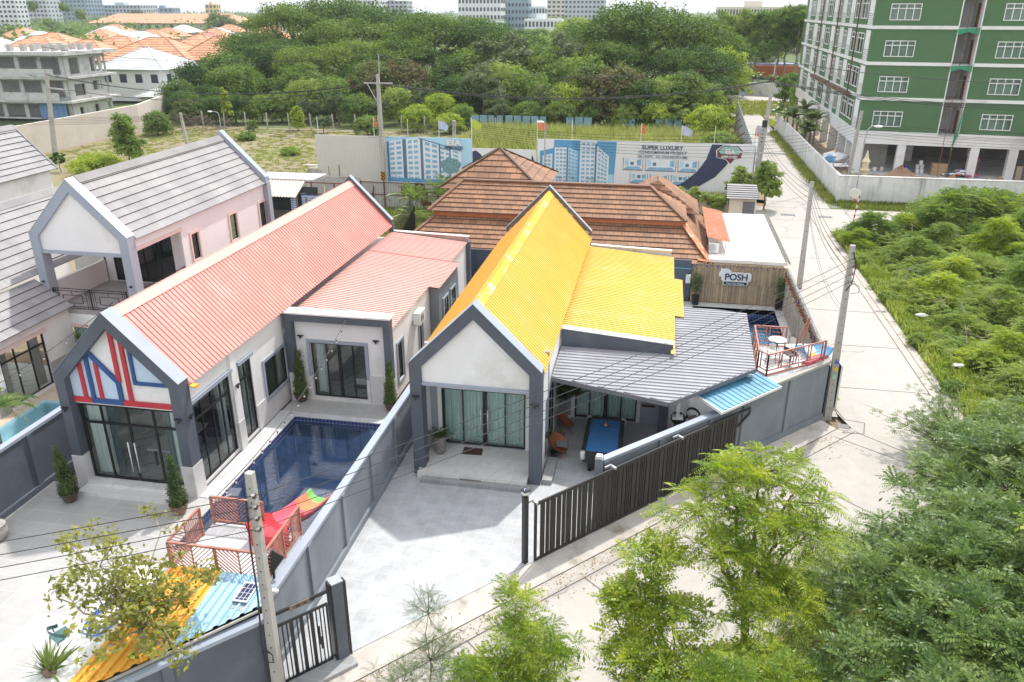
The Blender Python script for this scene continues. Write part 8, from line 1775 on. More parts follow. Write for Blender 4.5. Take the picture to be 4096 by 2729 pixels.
for i in range(46):
 a=rg2.uniform(1.3,4.6); el=rg2.uniform(.35,1.1); Lh=rg2.uniform(1.6,3.2); p0=Vector((11.4,27.6,.1)); d=Vector((cos(a)*cos(el),sin(a)*cos(el),sin(el))); pts=[p0 +d*(Lh*q/6) -Vector((0,0,.10*(q/6) ** 2*Lh)) for q in range(7)]; mb.tube(pts,.02,4,.005)
 for q in range(2,7):
  for _ in range(7): bs_.append(tuple(pts[q] +Vector((rg2.normal()*.1,rg2.normal()*.1,rg2.normal()*.1)))); ds_.append((d.x +rg2.normal()*.5,d.y +rg2.normal()*.5,.2))
mb.build('branches',MT['bark'],t); fronds('foliage',np.array(bs_),np.array(ds_),.20,LM,t,rg2,org=(11.0,28.5,-.1),npair=3,droop=.2,lfrac=.4,la=.5)
def big_feather(name,label,base,lobes,mat,seed,nros,per,L,npair,lfrac,la,branch=True,droop=.45,corem=LD,core=1.0,trunk=None,mz=None):
 rng=np.random.default_rng(seed); random.seed(seed); t=thing(name,label,'tree',base)
 C,D=crown_pts(lobes,nros,1,.10,rng,.25,.3,1); az=rng.uniform(0,2*pi,nros); bb=np.repeat(C,per,0); k=np.tile(np.arange(per),nros)
 a=np.repeat(az,per) +k*2*pi/per +rng.normal(size=nros*per)*.3; el=rng.uniform(-.15,.7,nros*per); dirs=np.stack([np.cos(a)*np.cos(el),np.sin(a)*np.cos(el),np.sin(el)],1) +np.repeat(D,per,0)*.5
 fronds('foliage',bb,dirs,L,mat,t,rng,org=base,npair=npair,droop=droop,lfrac=lfrac,la=la)
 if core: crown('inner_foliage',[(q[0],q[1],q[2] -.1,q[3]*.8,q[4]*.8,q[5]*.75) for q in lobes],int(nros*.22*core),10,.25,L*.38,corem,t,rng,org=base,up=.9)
 mb=MB(); tr=trunk or .11; b0=Vector(base); m=Vector((sum(q[0] for q in lobes)/len(lobes),sum(q[1] for q in lobes)/len(lobes),min(q[2] for q in lobes)*.55)); m=b0.lerp(m,.6); m.z=mz or max(.8,m.z)
 limb(mb,b0 -Vector((0,0,.2)),m,tr,tr*.75)
 for q in lobes: e=Vector((q[0],q[1],q[2])); pp=limb(mb,m,e,tr*.5,tr*.18,6,5);
 for c in C[:: max(1,nros // 60)]:
  q=min(lobes,key=lambda l: (l[0] -c[0]) ** 2 +(l[1] -c[1]) ** 2 +(l[2] -c[2]) ** 2); limb(mb,(q[0],q[1],q[2]),tuple(c),tr*.16,.008,4,3)
 mb.build('trunk',MT['bark'],t,smooth=True); return t
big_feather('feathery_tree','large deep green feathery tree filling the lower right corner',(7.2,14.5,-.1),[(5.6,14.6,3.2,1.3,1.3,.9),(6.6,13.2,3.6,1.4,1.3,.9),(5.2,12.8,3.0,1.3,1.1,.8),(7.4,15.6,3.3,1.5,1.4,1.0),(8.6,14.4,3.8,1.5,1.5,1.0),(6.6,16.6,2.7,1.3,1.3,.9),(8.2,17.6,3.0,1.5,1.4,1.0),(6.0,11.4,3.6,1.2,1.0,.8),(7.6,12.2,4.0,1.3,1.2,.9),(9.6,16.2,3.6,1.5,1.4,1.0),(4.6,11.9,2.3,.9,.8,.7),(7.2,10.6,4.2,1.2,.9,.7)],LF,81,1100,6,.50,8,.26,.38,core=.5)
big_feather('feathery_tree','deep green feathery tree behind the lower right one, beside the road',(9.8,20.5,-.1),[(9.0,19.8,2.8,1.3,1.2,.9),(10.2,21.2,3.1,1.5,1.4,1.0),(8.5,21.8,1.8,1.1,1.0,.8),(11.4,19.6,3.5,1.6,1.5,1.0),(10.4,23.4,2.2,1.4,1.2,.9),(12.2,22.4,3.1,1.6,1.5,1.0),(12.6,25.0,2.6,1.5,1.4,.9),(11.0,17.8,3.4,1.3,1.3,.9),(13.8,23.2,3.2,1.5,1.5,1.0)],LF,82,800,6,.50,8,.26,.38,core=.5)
big_feather('feathery_shrub','light green ferny shrub between the neem tree and the large feathery tree',(4.9,16.2,-.1),[(4.5,16.6,1.5,.9,.8,.8),(5.3,17.3,1.9,.9,.9,.8),(4.2,15.5,1.1,.7,.7,.6),(6.0,18.4,1.6,1.0,.9,.8)],LL,83,260,6,.40,9,.16,.32,corem=LM)
big_feather('broadleaf_shrub','glossy yellow-green broad-leaved branches at the right edge',(10.4,17.4,-.1),[(8.9,15.6,5.1,.7,.7,.5),(9.5,16.2,5.3,.7,.7,.5)],LY,84,60,5,.36,3,.5,.6,corem=LM,core=.5,trunk=.06)
big_feather('neem_tree','bright lime-tipped neem tree in front of the sliding gate',(2.45,13.6,-.1),[(2.75,16.3,5.3,.75,.7,.42),(2.05,15.6,5.35,.7,.65,.42),(3.3,15.8,4.9,.75,.65,.42),(1.35,15.0,4.95,.65,.6,.42),(3.5,15.1,4.3,.7,.6,.42),(2.6,15.1,4.6,.7,.6,.42),(1.9,14.5,4.2,.6,.55,.42),(2.7,14.4,3.7,.6,.55,.4),(3.3,14.3,3.4,.5,.5,.35),(2.1,13.7,3.3,.55,.5,.4)],LN,85,230,6,.52,9,.24,.28,corem=LV,core=.25,trunk=.12,mz=2.9,droop=.7)
big_feather('creeper_clad_tree','creeper-covered green tree left of the neem, in front of the gate',(1.3,13.1,-.1),[(.55,14.3,4.0,.5,.5,.55),(.25,13.8,3.2,.55,.5,.55),(.95,13.6,2.9,.6,.5,.6),(.2,13.1,2.4,.5,.5,.5),(1.3,13.0,2.3,.65,.5,.6),(.6,12.5,1.9,.55,.5,.5),(1.9,12.6,2.4,.6,.5,.45),(2.6,12.9,2.7,.65,.55,.5),(2.9,12.5,2.1,.6,.5,.5),(1.6,12.0,1.7,.6,.5,.5),(-.35,13.9,3.0,.35,.35,.3)],LN,86,400,6,.30,5,.36,.42,corem=LV,core=.8,trunk=.09)
big_feather('neem_tree','low lime-tipped neem branch hanging below the creeper-covered tree',(2.9,11.9,-.1),[(1.9,12.1,3.0,.45,.4,.35),(2.8,12.3,2.9,.55,.45,.35),(3.4,12.6,2.6,.5,.45,.35),(.9,11.8,2.6,.4,.4,.3)],LN,87,80,6,.48,9,.24,.26,corem=LM,core=.2,trunk=.06)
big_feather('neem_tree','small neem tree rising at the bottom edge left of the centre trees',(-2.0,11.6,-.1),[(-2.35,13.2,3.3,.38,.35,.3),(-2.0,12.6,2.9,.5,.45,.4),(-1.4,12.3,2.5,.5,.45,.4),(-2.3,11.9,2.3,.55,.5,.45),(-1.5,11.5,2.0,.55,.5,.45),(-2.9,12.0,2.4,.45,.4,.4),(-2.2,11.0,2.3,.5,.5,.45)],LN,88,230,6,.44,9,.24,.26,corem=LM,core=.5,trunk=.07,droop=.7)
big_feather('feathery_shrub','wispy pale green leucaena with seed pods at the bottom edge',(-3.9,11.2,-.1),[(-4.25,13.1,2.9,.35,.3,.35),(-4.0,12.3,2.4,.5,.4,.5),(-3.4,11.9,2.2,.45,.4,.4),(-4.4,11.6,2.3,.45,.4,.4),(-3.6,11.0,2.4,.5,.4,.4)],LG,89,170,6,.32,11,.13,.26,corem=LG,core=.12,trunk=.04)
rng=np.random.default_rng(90); random.seed(90)
base=(-9.75,11.15,-.1); t=thing('small_tree','sparse olive-leaved tree leaning over the amber roof at the lower left','tree',base); mb=MB(); m0=Vector((-10.1,11.6,2.9)); limb(mb,base,m0,.09,.07)
tips=[(-13.2,13.4,3.5),(-12.85,13.85,3.5),(-12.5,12.9,3.7),(-11.4,14.3,3.7),(-12.0,13.3,3.6),(-11.3,12.7,3.7),(-10.8,12.6,3.6),(-10.3,12.9,3.5),(-11.8,11.4,3.6),(-12.2,12.2,3.4),(-10.7,11.9,3.9),(-10.0,12.2,3.7),(-9.4,12.3,3.5),(-9.6,13.0,3.2),(-9.9,11.4,3.5),(-9.2,11.5,3.2),(-8.9,10.9,3.2),(-8.5,10.7,3.4),(-10.6,10.9,3.6),(-11.2,11.8,3.9),(-9.1,12.9,3.3),(-10.2,10.5,3.3),(-9.8,11.9,3.9),(-10.9,12.2,3.2)]
C=[]
for p in tips:
 pp=limb(mb,m0,p,.028,.010,5,5,.12)
 for q in pp[2:]:
  for _ in range(2):
   e=q +Vector((random.uniform(-.35,.35),random.uniform(-.35,.35),random.uniform(-.1,.25))); mb.tube([q,e],.008,4,.004); C += [tuple(e +Vector((random.gauss(0,.10),random.gauss(0,.10),random.gauss(0,.09)))) for _ in range(11)]
 C += [tuple(Vector(p) +Vector((random.gauss(0,.13),random.gauss(0,.13),random.gauss(0,.11)))) for _ in range(22)]
mb.build('trunk',MT['palebark'],t,smooth=True); C=np.array(C)
_mesh_quads('crown',leaf_quads(C,np.tile(np.array([0,0,1.0]),(len(C),1)),.15,rng,.55,.55,.7),LO,t,base)
def cypress(x,y,z,H,lab,potm,r=.30,bend=(0,0)):
 t=thing('potted_cypress',lab,'potted plant',(x,y,z)); mb=MB(); mb.lathe([(.15,0),(.2,.05),(.27,.26),(.29,.34),(.31,.36),(.28,.37),(.25,.30)],(x,y,z),20); mb.build('pot',potm,t,smooth=True)
 mb=MB(); mb.lathe([(.24,.27),(.01,.30)],(x,y,z),14); mb.tube([(x,y,z +.25),(x +bend[0]*.5,y +bend[1]*.5,z +H*.55)],.03,6,.015); mb.build('soil',MT['soil'],t)
 lob=[]
 for i in range(11): f=i/10; lob.append((x +bend[0]*f*f,y +bend[1]*f*f,z +.42 +(H -.5)*f,r*(1 -f) ** .75 +.04,r*(1 -f) ** .75 +.04,H*.075))
 crown('foliage',lob,330,16,.045,.075,LC,t,np.random.default_rng(int(abs(x*100))),org=(x,y,z),aspect=.35,up=1,fill=.1,flat=1.4,upb=.5)
cypress(-18.35,19.25,0,2.0,'tall pointed cypress in a dark bowl at the left of the glass front',MT['pot'],.23,(-.12,0)); cypress(-14.42,19.28,0,2.2,'pointed cypress in a clay pot at the right of the glass front',MT['terra'],.23)
cypress(-13.88,27.42,.02,2.35,'slender cypress in a brown pot left of the door behind the pool',MT['pot'],.21,(.08,0)); cypress(-9.98,27.32,.02,2.1,'slender cypress in a brown pot at the right end of the pool patio',MT['pot'],.20)
cypress(-9.2,28.9,0,1.3,'small cypress half hidden behind the yellow villa portal',MT['pot'],.22); cypress(-23.9,27.6,.3,1.9,'dark cypress against the grey house wall beyond the turquoise pool',MT['pot'],.24)
t=thing('round_planter','pale round planter cut off by the left edge','planter',(-19.15,17.0,0)); mb=MB(); mb.lathe([(.2,0),(.33,.15),(.36,.35),(.3,.5),(.33,.52),(.28,.5)],(-19.15,17.0,0),18); mb.build('pot',M('speckled_planter',(.40,.38,.35),.7,.3,6),t,smooth=True); mb=MB(); mb.lathe([(.28,.44),(.01,.46)],(-19.15,17.0,0),12); mb.build('soil',MT['soil'],t)
def frondplant(name,lab,x,y,z,n,L,mat,el0,el1,npair,lfrac,la,droop,pot=None,stem=0,seed=1,cat='plant'):
 t=thing(name,lab,cat,(x,y,z)); rng=np.random.default_rng(seed); zb=z
 if pot: mb=MB(); mb.lathe(pot[1],(x,y,z),18); mb.build('pot',pot[0],t,smooth=True); zb=z +max(q[1] for q in pot[1]) -.05
 zb += stem; a=rng.uniform(0,2*pi,n); el=rng.uniform(el0,el1,n); b=np.tile(np.array([x,y,zb]),(n,1)) +rng.normal(size=(n,3))*.02
 fronds('foliage',b,np.stack([np.cos(a)*np.cos(el),np.sin(a)*np.cos(el),np.sin(el)],1),L,mat,t,rng,org=(x,y,z),npair=npair,droop=droop,lfrac=lfrac,la=la,fold=.1)
 if stem: mb=MB(); limb(mb,(x,y,z),(x,y,zb),.09,.05); mb.build('stem',MT['palebark'],t)
 return t
vase=[(.16,0),(.2,.1),(.24,.4),(.22,.62),(.19,.7),(.17,.68)]
frondplant('potted_sago','dark green sago palm in a tall grey planter at the left of the porch',-7.05,24.05,.25,34,.62,LC,.2,1.2,16,.16,.2,.8,(MT['greypot'],vase),0,1,'potted plant')
frondplant('potted_sago','dark sago palm half hidden behind the right porch column',-3.42,24.6,.25,30,.6,LC,.2,1.2,16,.16,.2,.8,(MT['greypot'],vase),0,2,'potted plant')
frondplant('potted_fig','large dark-leaved fiddle fig in the corner behind the round chairs',-2.9,27.55,0,40,.8,LC,.2,1.5,4,.35,.7,.3,(MT['whiteplastic'],[(.14,0),(.18,.3),(.16,.32)]),.9,3,'potted plant')
frondplant('potted_plant','small fern in a white pot on the floor between the chairs',-3.0,26.35,0,20,.3,LM,.2,1.3,6,.25,.3,.6,(MT['whiteplastic'],[(.08,0),(.11,.2),(.1,.21)]),0,4,'potted plant')
frondplant('spiky_plant','small spiky plant at the foot of the bar counter',1.2,25.3,0,18,.35,LM,.3,1.2,5,.3,.25,.5,(MT['blackplastic'],[(.1,0),(.12,.15),(.11,.16)]),0,14,'potted plant')
for (x,lab,sd_) in ((2.45,'wispy bamboo plant in a black pot at the left end of the cane screen',5),(6.85,'dense bamboo plant in a black pot in the corner of the cane screens',6)):
 t=frondplant('potted_bamboo',lab,x,42.35,0,1,.2,LC,.5,1.2,3,.3,.3,.3,(MT['blackplastic'],[(.18,0),(.2,.5),(.22,.52),(.18,.5)]),0,sd_,'potted plant'); crown('leaves',[(x,42.35,1.15,.26,.26,.6),(x,42.35,1.5,.2,.2,.35)],130,9,.07,.10,LC,t,np.random.default_rng(sd_),org=(x,42.35,0),aspect=.3,up=1)
 mb=MB()
 for i in range(7): limb(mb,(x,42.35,.45),(x +random.uniform(-.22,.22),42.35 +random.uniform(-.2,.2),random.uniform(1.3,1.9)),.012,.006,4,3)
 mb.build('canes',MT['bark'],t)
t=thing('spiky_plant','spiky fan-leaved plant on the white tank top at the bottom left','plant',(-11.75,10.7,2.2)); rng=np.random.default_rng(7); Q=[]
for i in range(46):
 a=rng.uniform(0,6.28); el=rng.uniform(.15,1.35); L_=rng.uniform(.5,.85); d=np.array([cos(a)*cos(el),sin(a)*cos(el),sin(el)]); s=np.array([-sin(a),cos(a),0]); b=np.array([-11.75,10.7,2.25]); Q.append([b -s*.03,b +s*.03,b +d*L_*.6 +s*.02,b +d*L_ -np.array([0,0,.08])])
_mesh_quads('leaves',np.array(Q),LPALM,t,(-11.75,10.7,2.2)); mb=MB(); mb.lathe([(.12,0),(.16,.12),(.05,.2)],(-11.75,10.7,2.2),10); mb.build('base',MT['bark'],t)
frondplant('palm','palm frond tips reaching in over the turquoise pool at the left edge',-21.9,20.6,0,14,1.5,LPALM,.1,1.0,26,.26,.14,.9,None,2.4,8,'palm')
rng=np.random.default_rng(9)
for i,(x,y,h,L_,n_,lab) in enumerate(((-18.3,58.5,1.3,2.6,15,'leftmost of the three arching palms beside the brown roof'),(-16.6,59.5,1.6,2.6,15,'middle one of the three arching palms beside the brown roof'),(-17.6,55.6,.8,2.0,12,'lowest and nearest of the three palms beside the brown roof'))):
 frondplant('palm',lab,x,y,0,n_,L_,LPALM,.35,1.45,22,.22,.13,.85,None,h,20 +i,'palm')
make_tree('bush','white-flowering frangipani bush behind the grey low roof','bush',3.4,.9,'dome',leafmat('pale_blossom',[(.12,.16,.05),(.45,.42,.35),(.75,.72,.62)],.2,.6,2),91,(-34.0,42.6,2.0),n=.5,leaf=.13)
def banana(name,lab,x,y,H,n,L,seed):
 rng=np.random.default_rng(seed); t=thing(name,lab,'banana plant',(x,y,0)); Q=[]
 for s_ in range(3):
  sx,sy=x +rng.uniform(-1,1)*.7,y +rng.uniform(-1,1)*.7; hh=H*rng.uniform(.8,1.05)
  for i in range(n):
   a=rng.uniform(0,6.28); el=rng.uniform(.2,1.3); d=np.array([cos(a)*cos(el),sin(a)*cos(el),sin(el)]); sd=np.array([-sin(a),cos(a),0]); b=np.array([sx,sy,hh*.62]); prev=b; w0=.04; Lr=L*rng.uniform(.7,1.1)
   for k in range(1,8):
    f=k/7; p=b +d*Lr*f -np.array([0,0,1.0])*Lr*.55*f*f; w1=.30*sin(pi*min(1,f*.95 +.05)) ** .6 +.02; dz=np.array([0,0,.12*w1])
    Q.append([prev,prev -sd*w0 -dz*2,p -sd*w1 -dz*2 -d*.05,p]); Q.append([prev,p,p +sd*w1 -dz*2 -d*.05,prev +sd*w0 -dz*2]); prev=p; w0=w1*rng.uniform(.85,1)
 _mesh_quads('leaves',np.array(Q),LPALM,t,(x,y,0)); mb=MB(); limb(mb,(x,y,-.1),(x,y,H*.62),.16,.1); limb(mb,(x +.5,y -.3,-.1),(x +.5,y -.3,H*.55),.14,.09); mb.build('stem',MT['palebark'],t); return t
for i,(x,y,H,lab) in enumerate(((15.9,106,5.4,'tallest banana clump between the lane wall and the green building'),(17.4,102,5.0,'right-hand banana clump against the green building'),(16.3,98.5,4.0,'nearest banana clump leaning over the lane wall'),(17.6,109,5.6,'rear banana clump beside the green building'),(15.6,112,4.6,'left rear banana clump at the end of the lane wall'))): banana('banana_plant',lab,x,y,H,9,2.7,30 +i)
for i,(x,y) in enumerate(((17.4,168),(20.5,166),(23.5,169),(13.5,175),(28,171))): banana('banana_plant',f'{ORDS[i]} banana clump from the left by the far bend of the lane' if i != 3 else 'banana clump behind the grey block wall end',x,y,4.5,7,2.4,40 +i)
make_tree('bush','round dark bush beside the far corner of the green building','bush',5.2,2.8,'dome',LM,92,(21.5,150,0),n=.9,leaf=.3)
cn=thing('container','long orange container beyond the grey block wall','container',(26,206,0)); mb=MB(); mb.box(20,34,205,207.5,.2,2.6); mb.build('body',M('orange_container',(.60,.17,.04),.6,.1),cn)
mb=MB()
for i in range(46): mb.box(20.1 +i*.3,20.22 +i*.3,204.94,204.999,.3,2.5)
mb.build('ribs',bpy.data.materials['orange_container'],cn); mb=MB(); mb.box(11,34,206,209,2.7,3.1); mb.build('tarpaulins',M('blue_white_tarps',(.30,.40,.60),.7,.4,.8),cn)
fp=thing('fence_post','short concrete fence post with wire at the bottom of the frame','post',(2.5,15.3,-.1)); mb=MB(); mb.beam((4.2,14.2,-.2),(4.2,14.2,1.0),.09); mb.build('shaft',MT['pole'],fp); mb=MB()
for z in (.3,.6,.9): mb.tube([(4.2,14.2,z),(6.0,16.2,z)],.006,4)
mb.build('wire',MT['galv'],fp)
sp_=thing('tree_stump','bare pale sapling stump at the bottom edge right of centre','stump',(3.9,12.6,-.1)); mb=MB(); limb(mb,(3.9,12.5,-.1),(3.85,12.6,1.1),.05,.035); limb(mb,(3.86,12.55,.9),(3.75,12.6,1.4),.03,.015); mb.build('trunk',MT['palebark'],sp_)
tw=thing('dead_branches','bare grey dead branches poking out of the thicket','branches',(18,40,0)); mb=MB(); random.seed(66)
for i in range(70):
 x=random.uniform(13.4,26); y=random.uniform(20,58); a=random.uniform(0,6.3); z=random.uniform(.4,1.6); l=random.uniform(.5,1.5); p=Vector((x,y,z)); q=p +Vector((l*cos(a),l*sin(a),random.uniform(.1,.8))); mb.tube([p,p.lerp(q,.5) +Vector((0,0,.1)),q],.018,4,.006)
 for _ in range(3): e=p.lerp(q,random.uniform(.3,.9)); mb.tube([e,e +Vector((random.uniform(-.4,.4),random.uniform(-.4,.4),random.uniform(0,.4)))],.008,3)
mb.build('twigs',M('dead_wood',(.34,.29,.23),.9,.2),tw)
for i,(x,y,lb) in enumerate(((13.9,41.8,'white plastic bag caught in the weeds near the middle of the side road'),(13.7,35.4,'small white litter scrap in the weeds beside the gutter'),(12.9,27.0,'white litter scrap under the arching shrub'))):
 mb=MB(); mb.blob((x,y,.35),(.28,.18,.10),9,6,.25); o=mb.build('plastic_bag',MT['whiteplastic'],None); tag(o,lb,'litter')
lf=rg.uniform(0,1,(1500,2))*np.array([26,1]); pos=np.array([FL.p(a*1.0 -12,.78 +abs(rg.normal())*.5,-.105) for a,b in lf]); _o=_mesh_quads('leaf_litter',leaf_quads(pos,np.tile(np.array([0,0,1.0]),(len(pos),1)),.06,rg,.6,.2),leafmat('dry_leaf',[(.12,.08,.03),(.25,.17,.07),(.35,.28,.12)],.1,.8,2),None); tag(_o,'dry leaves and grit gathered in the street gutter','leaf litter',None,'stuff')
# ================================================================ distant town
def at(px,py,Yw):
 """world point seen at photo position (px, py of a 2353-wide picture) at distance Yw, used for siting far buildings"""
 f=1830.1; p=radians(22.65); yw=radians(10.41); u=(px -1176.5)/f; v=(py -783.9)/f
 fw=Vector((-sin(yw)*cos(p),cos(yw)*cos(p),-sin(p))); rt=Vector((cos(yw),sin(yw),0)); up=rt.cross(fw)
 d=fw +rt*u -up*v; t=Yw/d.y; return Vector((d.x*t,Yw,15 +d.z*t))
def block(x0,x1,yt,Yw,label,wall_,nf,nc,depth=None,name='tower_block',win=M_WIN,base=0,balc=False):
 a,b=at(x0,yt,Yw),at(x1,yt,Yw); w_=b.x -a.x; H=max(a.z,4); depth=depth or w_*.6
 t=thing(name,label,'building',((a.x +b.x)/2,Yw,0)); mb=MB(); mb.box(a.x,b.x,Yw,Yw +depth,-.3,H); mb.box(a.x +w_*.3,a.x +w_*.5,Yw +depth*.3,Yw +depth*.6,H,H +2.5); mb.build('wall',wall_,t)
 mb=MB(); fh=H/nf; cw=w_/nc
 for i in range(nf):
  for k in range(nc):
   mb.box(a.x +cw*(k +.22),a.x +cw*(k +.78),Yw -.12,Yw -.02,fh*(i +.30),fh*(i +.78))
 mb.build_each('window',win,t,70);
 side=b.x +.02 if b.x <0 else a.x -.14; mb=MB(); ns=max(2,int(depth/cw))
 for i in range(nf):
  for k in range(ns): mb.box(side,side +.12,Yw +depth/ns*(k +.25),Yw +depth/ns*(k +.7),fh*(i +.3),fh*(i +.75))
 mb.build_each('window',win,t,29)
 if balc:
  mb=MB()
  for i in range(1,nf +1): mb.box(a.x -.1,b.x +.1,Yw -.8,Yw -.13,fh*i -.3,fh*i)
  mb.build_each('balcony_band',MT['white'],t)
 return t
TW_W=M('tower_white',(.72,.74,.76),.7,.03,.02); TW_G=M('tower_grey',(.45,.49,.53),.7,.06,.02); TW_B=M('tower_blue_glass',(.22,.30,.38),.3,.1,.05); TW_C=M('tower_cream',(.66,.62,.54),.7,.05,.02); TW_Y=M('tower_yellow',(.70,.52,.24),.7,.05)
block(-20,32,0,420,'white tower cut by the top left corner',TW_W,8,5); block(30,100,-18,700,'pale grey office block at the top left behind the palms',TW_G,8,8,balc=True); block(95,188,-30,760,'dark blue-glass slab block at the top left',TW_B,9,10)
block(222,322,12,800,'low blue-grey office building left of the horizon trees',TW_G,5,12); block(345,395,18,900,'blue stepped roof building on the left horizon',TW_B,3,5); block(470,497,10,850,'small yellow building on the left horizon',TW_Y,4,3)
block(775,870,-10,620,'white apartment tower with dark red bands left of the wood',TW_W,7,10,balc=True); block(868,935,2,640,'grey balconied apartment tower left of the wood',TW_G,7,7,balc=True)
block(1062 -10,1150,-5,480,'white residential block above the wood, left of centre',TW_W,5,12); block(1150,1215,-12,500,'dark grey block with a red stripe above the wood',TW_B,6,8)
block(1115,1160,12,560,'low grey commercial building above the wood',TW_G,4,5); block(1190,1252,15,520,'white three-storey building above the wood',TW_W,3,9)
block(1162,1214,-34,900,'tall plain white tower on the horizon',TW_W,10,5); block(1258,1300,-30,760,'cream tower with stacked balconies on the horizon',TW_C,9,4,balc=True); block(1298,1390,-22,700,'dark latticed tower complex on the horizon',TW_G,8,10)
block(1205,1290,54 -10,420,'low white shop buildings behind the wood',TW_W,2,10,10); block(1650,1860,16,430,'long cream building on the horizon beyond the tall trees',TW_C,3,30,16)
for (x,d) in ((1168,880),(1600,700),(1510,800)): pass
p0,p1=at(200,78,500),at(540,74,540)
t=thing('hotel','long two-storey building with pale orange roof at the upper left','building',(p0.x,500,0))
LW,LD_=110,30; R=Matrix.Translation((p0.x +52,520,0)) @ Matrix.Rotation(.0,4,'Z'); mb=MB(); hiptier(mb,-LW/2,LW/2,-LD_/2,LD_/2,6.3,-LW/2 +14,LW/2 -14,-.2,.2,12.0,10,1.0,.05); mb.xf(R).build('roof',rooftile('pale_orange_tile',(.66,.36,.22),(.55,.28,.16),.7,.06),t,fix=False)
mb=MB(); mb.box(-LW/2 +3,LW/2 -4,-LD_/2 +2,LD_/2 -2,0,6.4); mb.xf(R).build('wall',TW_C,t); mb=MB()
for i in range(13): mb.box(-LW/2 +6 +i*5.3,-LW/2 +8.3 +i*5.3,-LD_/2 +1.8,-LD_/2 +1.99,3.2,5.6); mb.box(-LW/2 +6 +i*5.3,-LW/2 +8.3 +i*5.3,-LD_/2 +1.8,-LD_/2 +1.99,.4,2.4)
mb.xf(R).build_each('window',M_WIN,t)
p=at(690,80,330); t=block(697,815,68,330,'white block of town houses beyond the orange roofs',TW_W,2,8,14,'town_house'); block(618,678,80,340,'unfinished pale house beyond the orange roofs',TW_C,2,4,12,'town_house')
house(at(662,60,430).x,430,16,14,9.0,4.0,rooftile('maroon_tile',(.28,.08,.06),(.2,.05,.04)),TW_C,'tiered dark red roofed pavilion among the far trees',0.1,detail=0)
house(-28.2 -8,262,9,8,3.6,3.0,rooftile('old_brown_tile',(.22,.13,.11),(.15,.09,.08)),TW_C,'small house with steep brown gable above the wood gap',.5,detail=0)
house(-16 -8,262,12,8,3.8,1.4,rooftile('pale_grey_tile',(.45,.40,.37),(.4,.35,.32)),TW_C,'low pale house beside the brown gable above the wood gap',.1,detail=0)
random.seed(51); PF={}
FARL=[(110,40,430),(60,75,330),(20,55,360),(150,60,380),(200,95,300),(250,105,280),(300,110,300),(130,105,260),(170,112,250),(85,110,270),(40,112,300),(220,60,450),(310,20,600),(345,25,600),(375,40,560),(500,25,500),(530,30,520),(475,110,240),(560,45,480),(600,50,500),(640,35,700),(700,40,640),(745,40,600),(800,35,520),(840,40,500),(880,40,470),(920,55,430),(760,55,450),(860,95,330),(930,100,320),(560,90,380),(740,30,560),(970,30,420),(1240,60,330),(1270,75,280),(1185,60,310),(1220,62,360),(1325,30,260),(1300,60,240),(1350,70,250),(1425,45,350),(1500,30,330),(1690,35,330),(1730,40,320),(1620,30,330),(1780,30,350),(1860,40,340),(1560,25,380),(1080,30,400),(1010,28,420),(1120,62,360)]
for i,(px,py,Yw) in enumerate(sorted(FARL)):
 p=at(px,py,Yw); k=('dark','mid','light')[i % 3]; H=max(5,p.z); o=copy_tree(PROT[(k,i % 2)] if (k,i % 2) in PROT else PROT[(k,0)],label=f'{("dark", "mid green", "light green")[i % 3]} tree in the far town, {ORDS[i]} from the left'); o['group']='scattered trees of the far town'
 s=H/{'dark': 9,'mid': 8,'light': 7}[k]; wd=random.uniform(1.0,1.5)*max(s,1.1); o.location=(p.x,Yw,-.2); o.scale=(wd,wd,s)
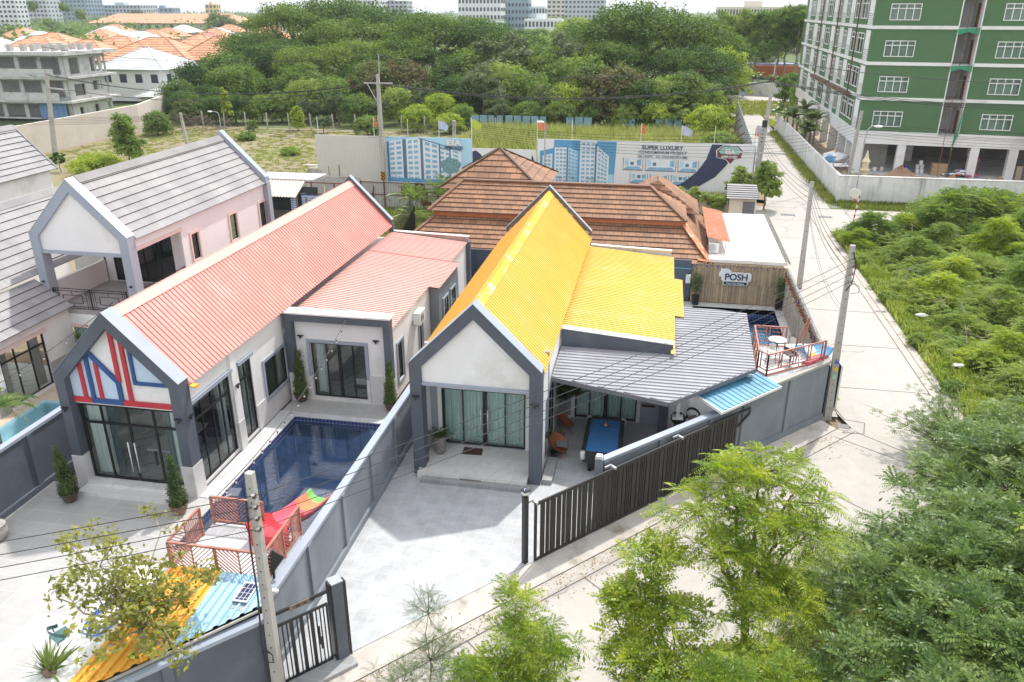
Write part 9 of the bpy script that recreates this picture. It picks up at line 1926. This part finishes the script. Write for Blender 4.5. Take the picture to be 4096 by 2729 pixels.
for i,(px,py,Yw) in enumerate(((73,2,420),(146,5,420),(182,20,400))):
 p=at(px,py,Yw); t=thing('palm',f'{ORDS[i]} fan palm from the left in the far town','palm',(p.x,Yw,0)); crown('crown',[(p.x,Yw,p.z -2.5,2.6,2.6,2.4)],60,14,.5,1.0,LM,t,np.random.default_rng(i),org=(p.x,Yw,0),aspect=.3,up=1); mb=MB(); limb(mb,(p.x,Yw,-.2),(p.x,Yw,p.z -3),.35,.25); mb.build('trunk',MT['palebark'],t)
rg3=np.random.default_rng(77); CC=[]
for (x0,x1,y0,y1,n,zh) in ((-1400,700,520,640,900,7),(-1900,900,700,900,1100,8),(-2600,1300,1000,1450,1500,9),(-360,-150,225,300,200,4.5),(40,500,230,420,500,9),(-620,-260,330,500,500,6),(-90,20,225,340,200,5),(60,300,160,240,300,7),(-330,-190,150,240,260,5)):
 c=np.stack([rg3.uniform(x0,x1,n),rg3.uniform(y0,y1,n),rg3.uniform(.2,1,n)*zh],1); CC.append((np.repeat(c,22,0) +rg3.normal(size=(n*22,3))*np.array([4.5,4.5,1.6]),(y0 +y1)/2))
for i,(c,yy) in enumerate(CC):
 c[:,2]=np.abs(c[:,2]); CC[i]=leaf_quads(c,np.tile(np.array([0,-.3,1.0]),(len(c),1)),1.2 +yy/500,rg3,.7,.5)
o=_mesh_quads('distant_wood',np.concatenate(CC),LM); tag(o,'continuous belt of distant trees below the horizon','wood',None,'stuff')
for i,(px,py,Yw) in enumerate(((185,95,215),(510,80,240),(575,75,250),(600,80,260),(883,80,300),(717,105,230),(975,90,220))):
 p=at(px,py,Yw); pole(p.x,Yw,0,max(6,p.z),.18,.12,f'{ORDS[i]} thin pole rising among the far roofs' if i else 'thin pole rising behind the unfinished building',holes=False)
# ================================================================ air
hz=MB(); hz.box(-5900,5900,-60,3100,-1.5,95); hz_m=bpy.data.materials.new('haze_air'); hz_m.use_nodes=True; t_=hz_m.node_tree; t_.nodes.clear()
pv=t_.nodes.new('ShaderNodeVolumePrincipled'); pv.inputs['Color'].default_value=(.86,.92,1.0,1); pv.inputs['Density'].default_value=.0002; ho_=t_.nodes.new('ShaderNodeOutputMaterial'); t_.links.new(pv.outputs[0],ho_.inputs['Volume'])
o=hz.build('haze',hz_m,None); tag(o,'thin pale haze over the far town','haze',None,'stuff')
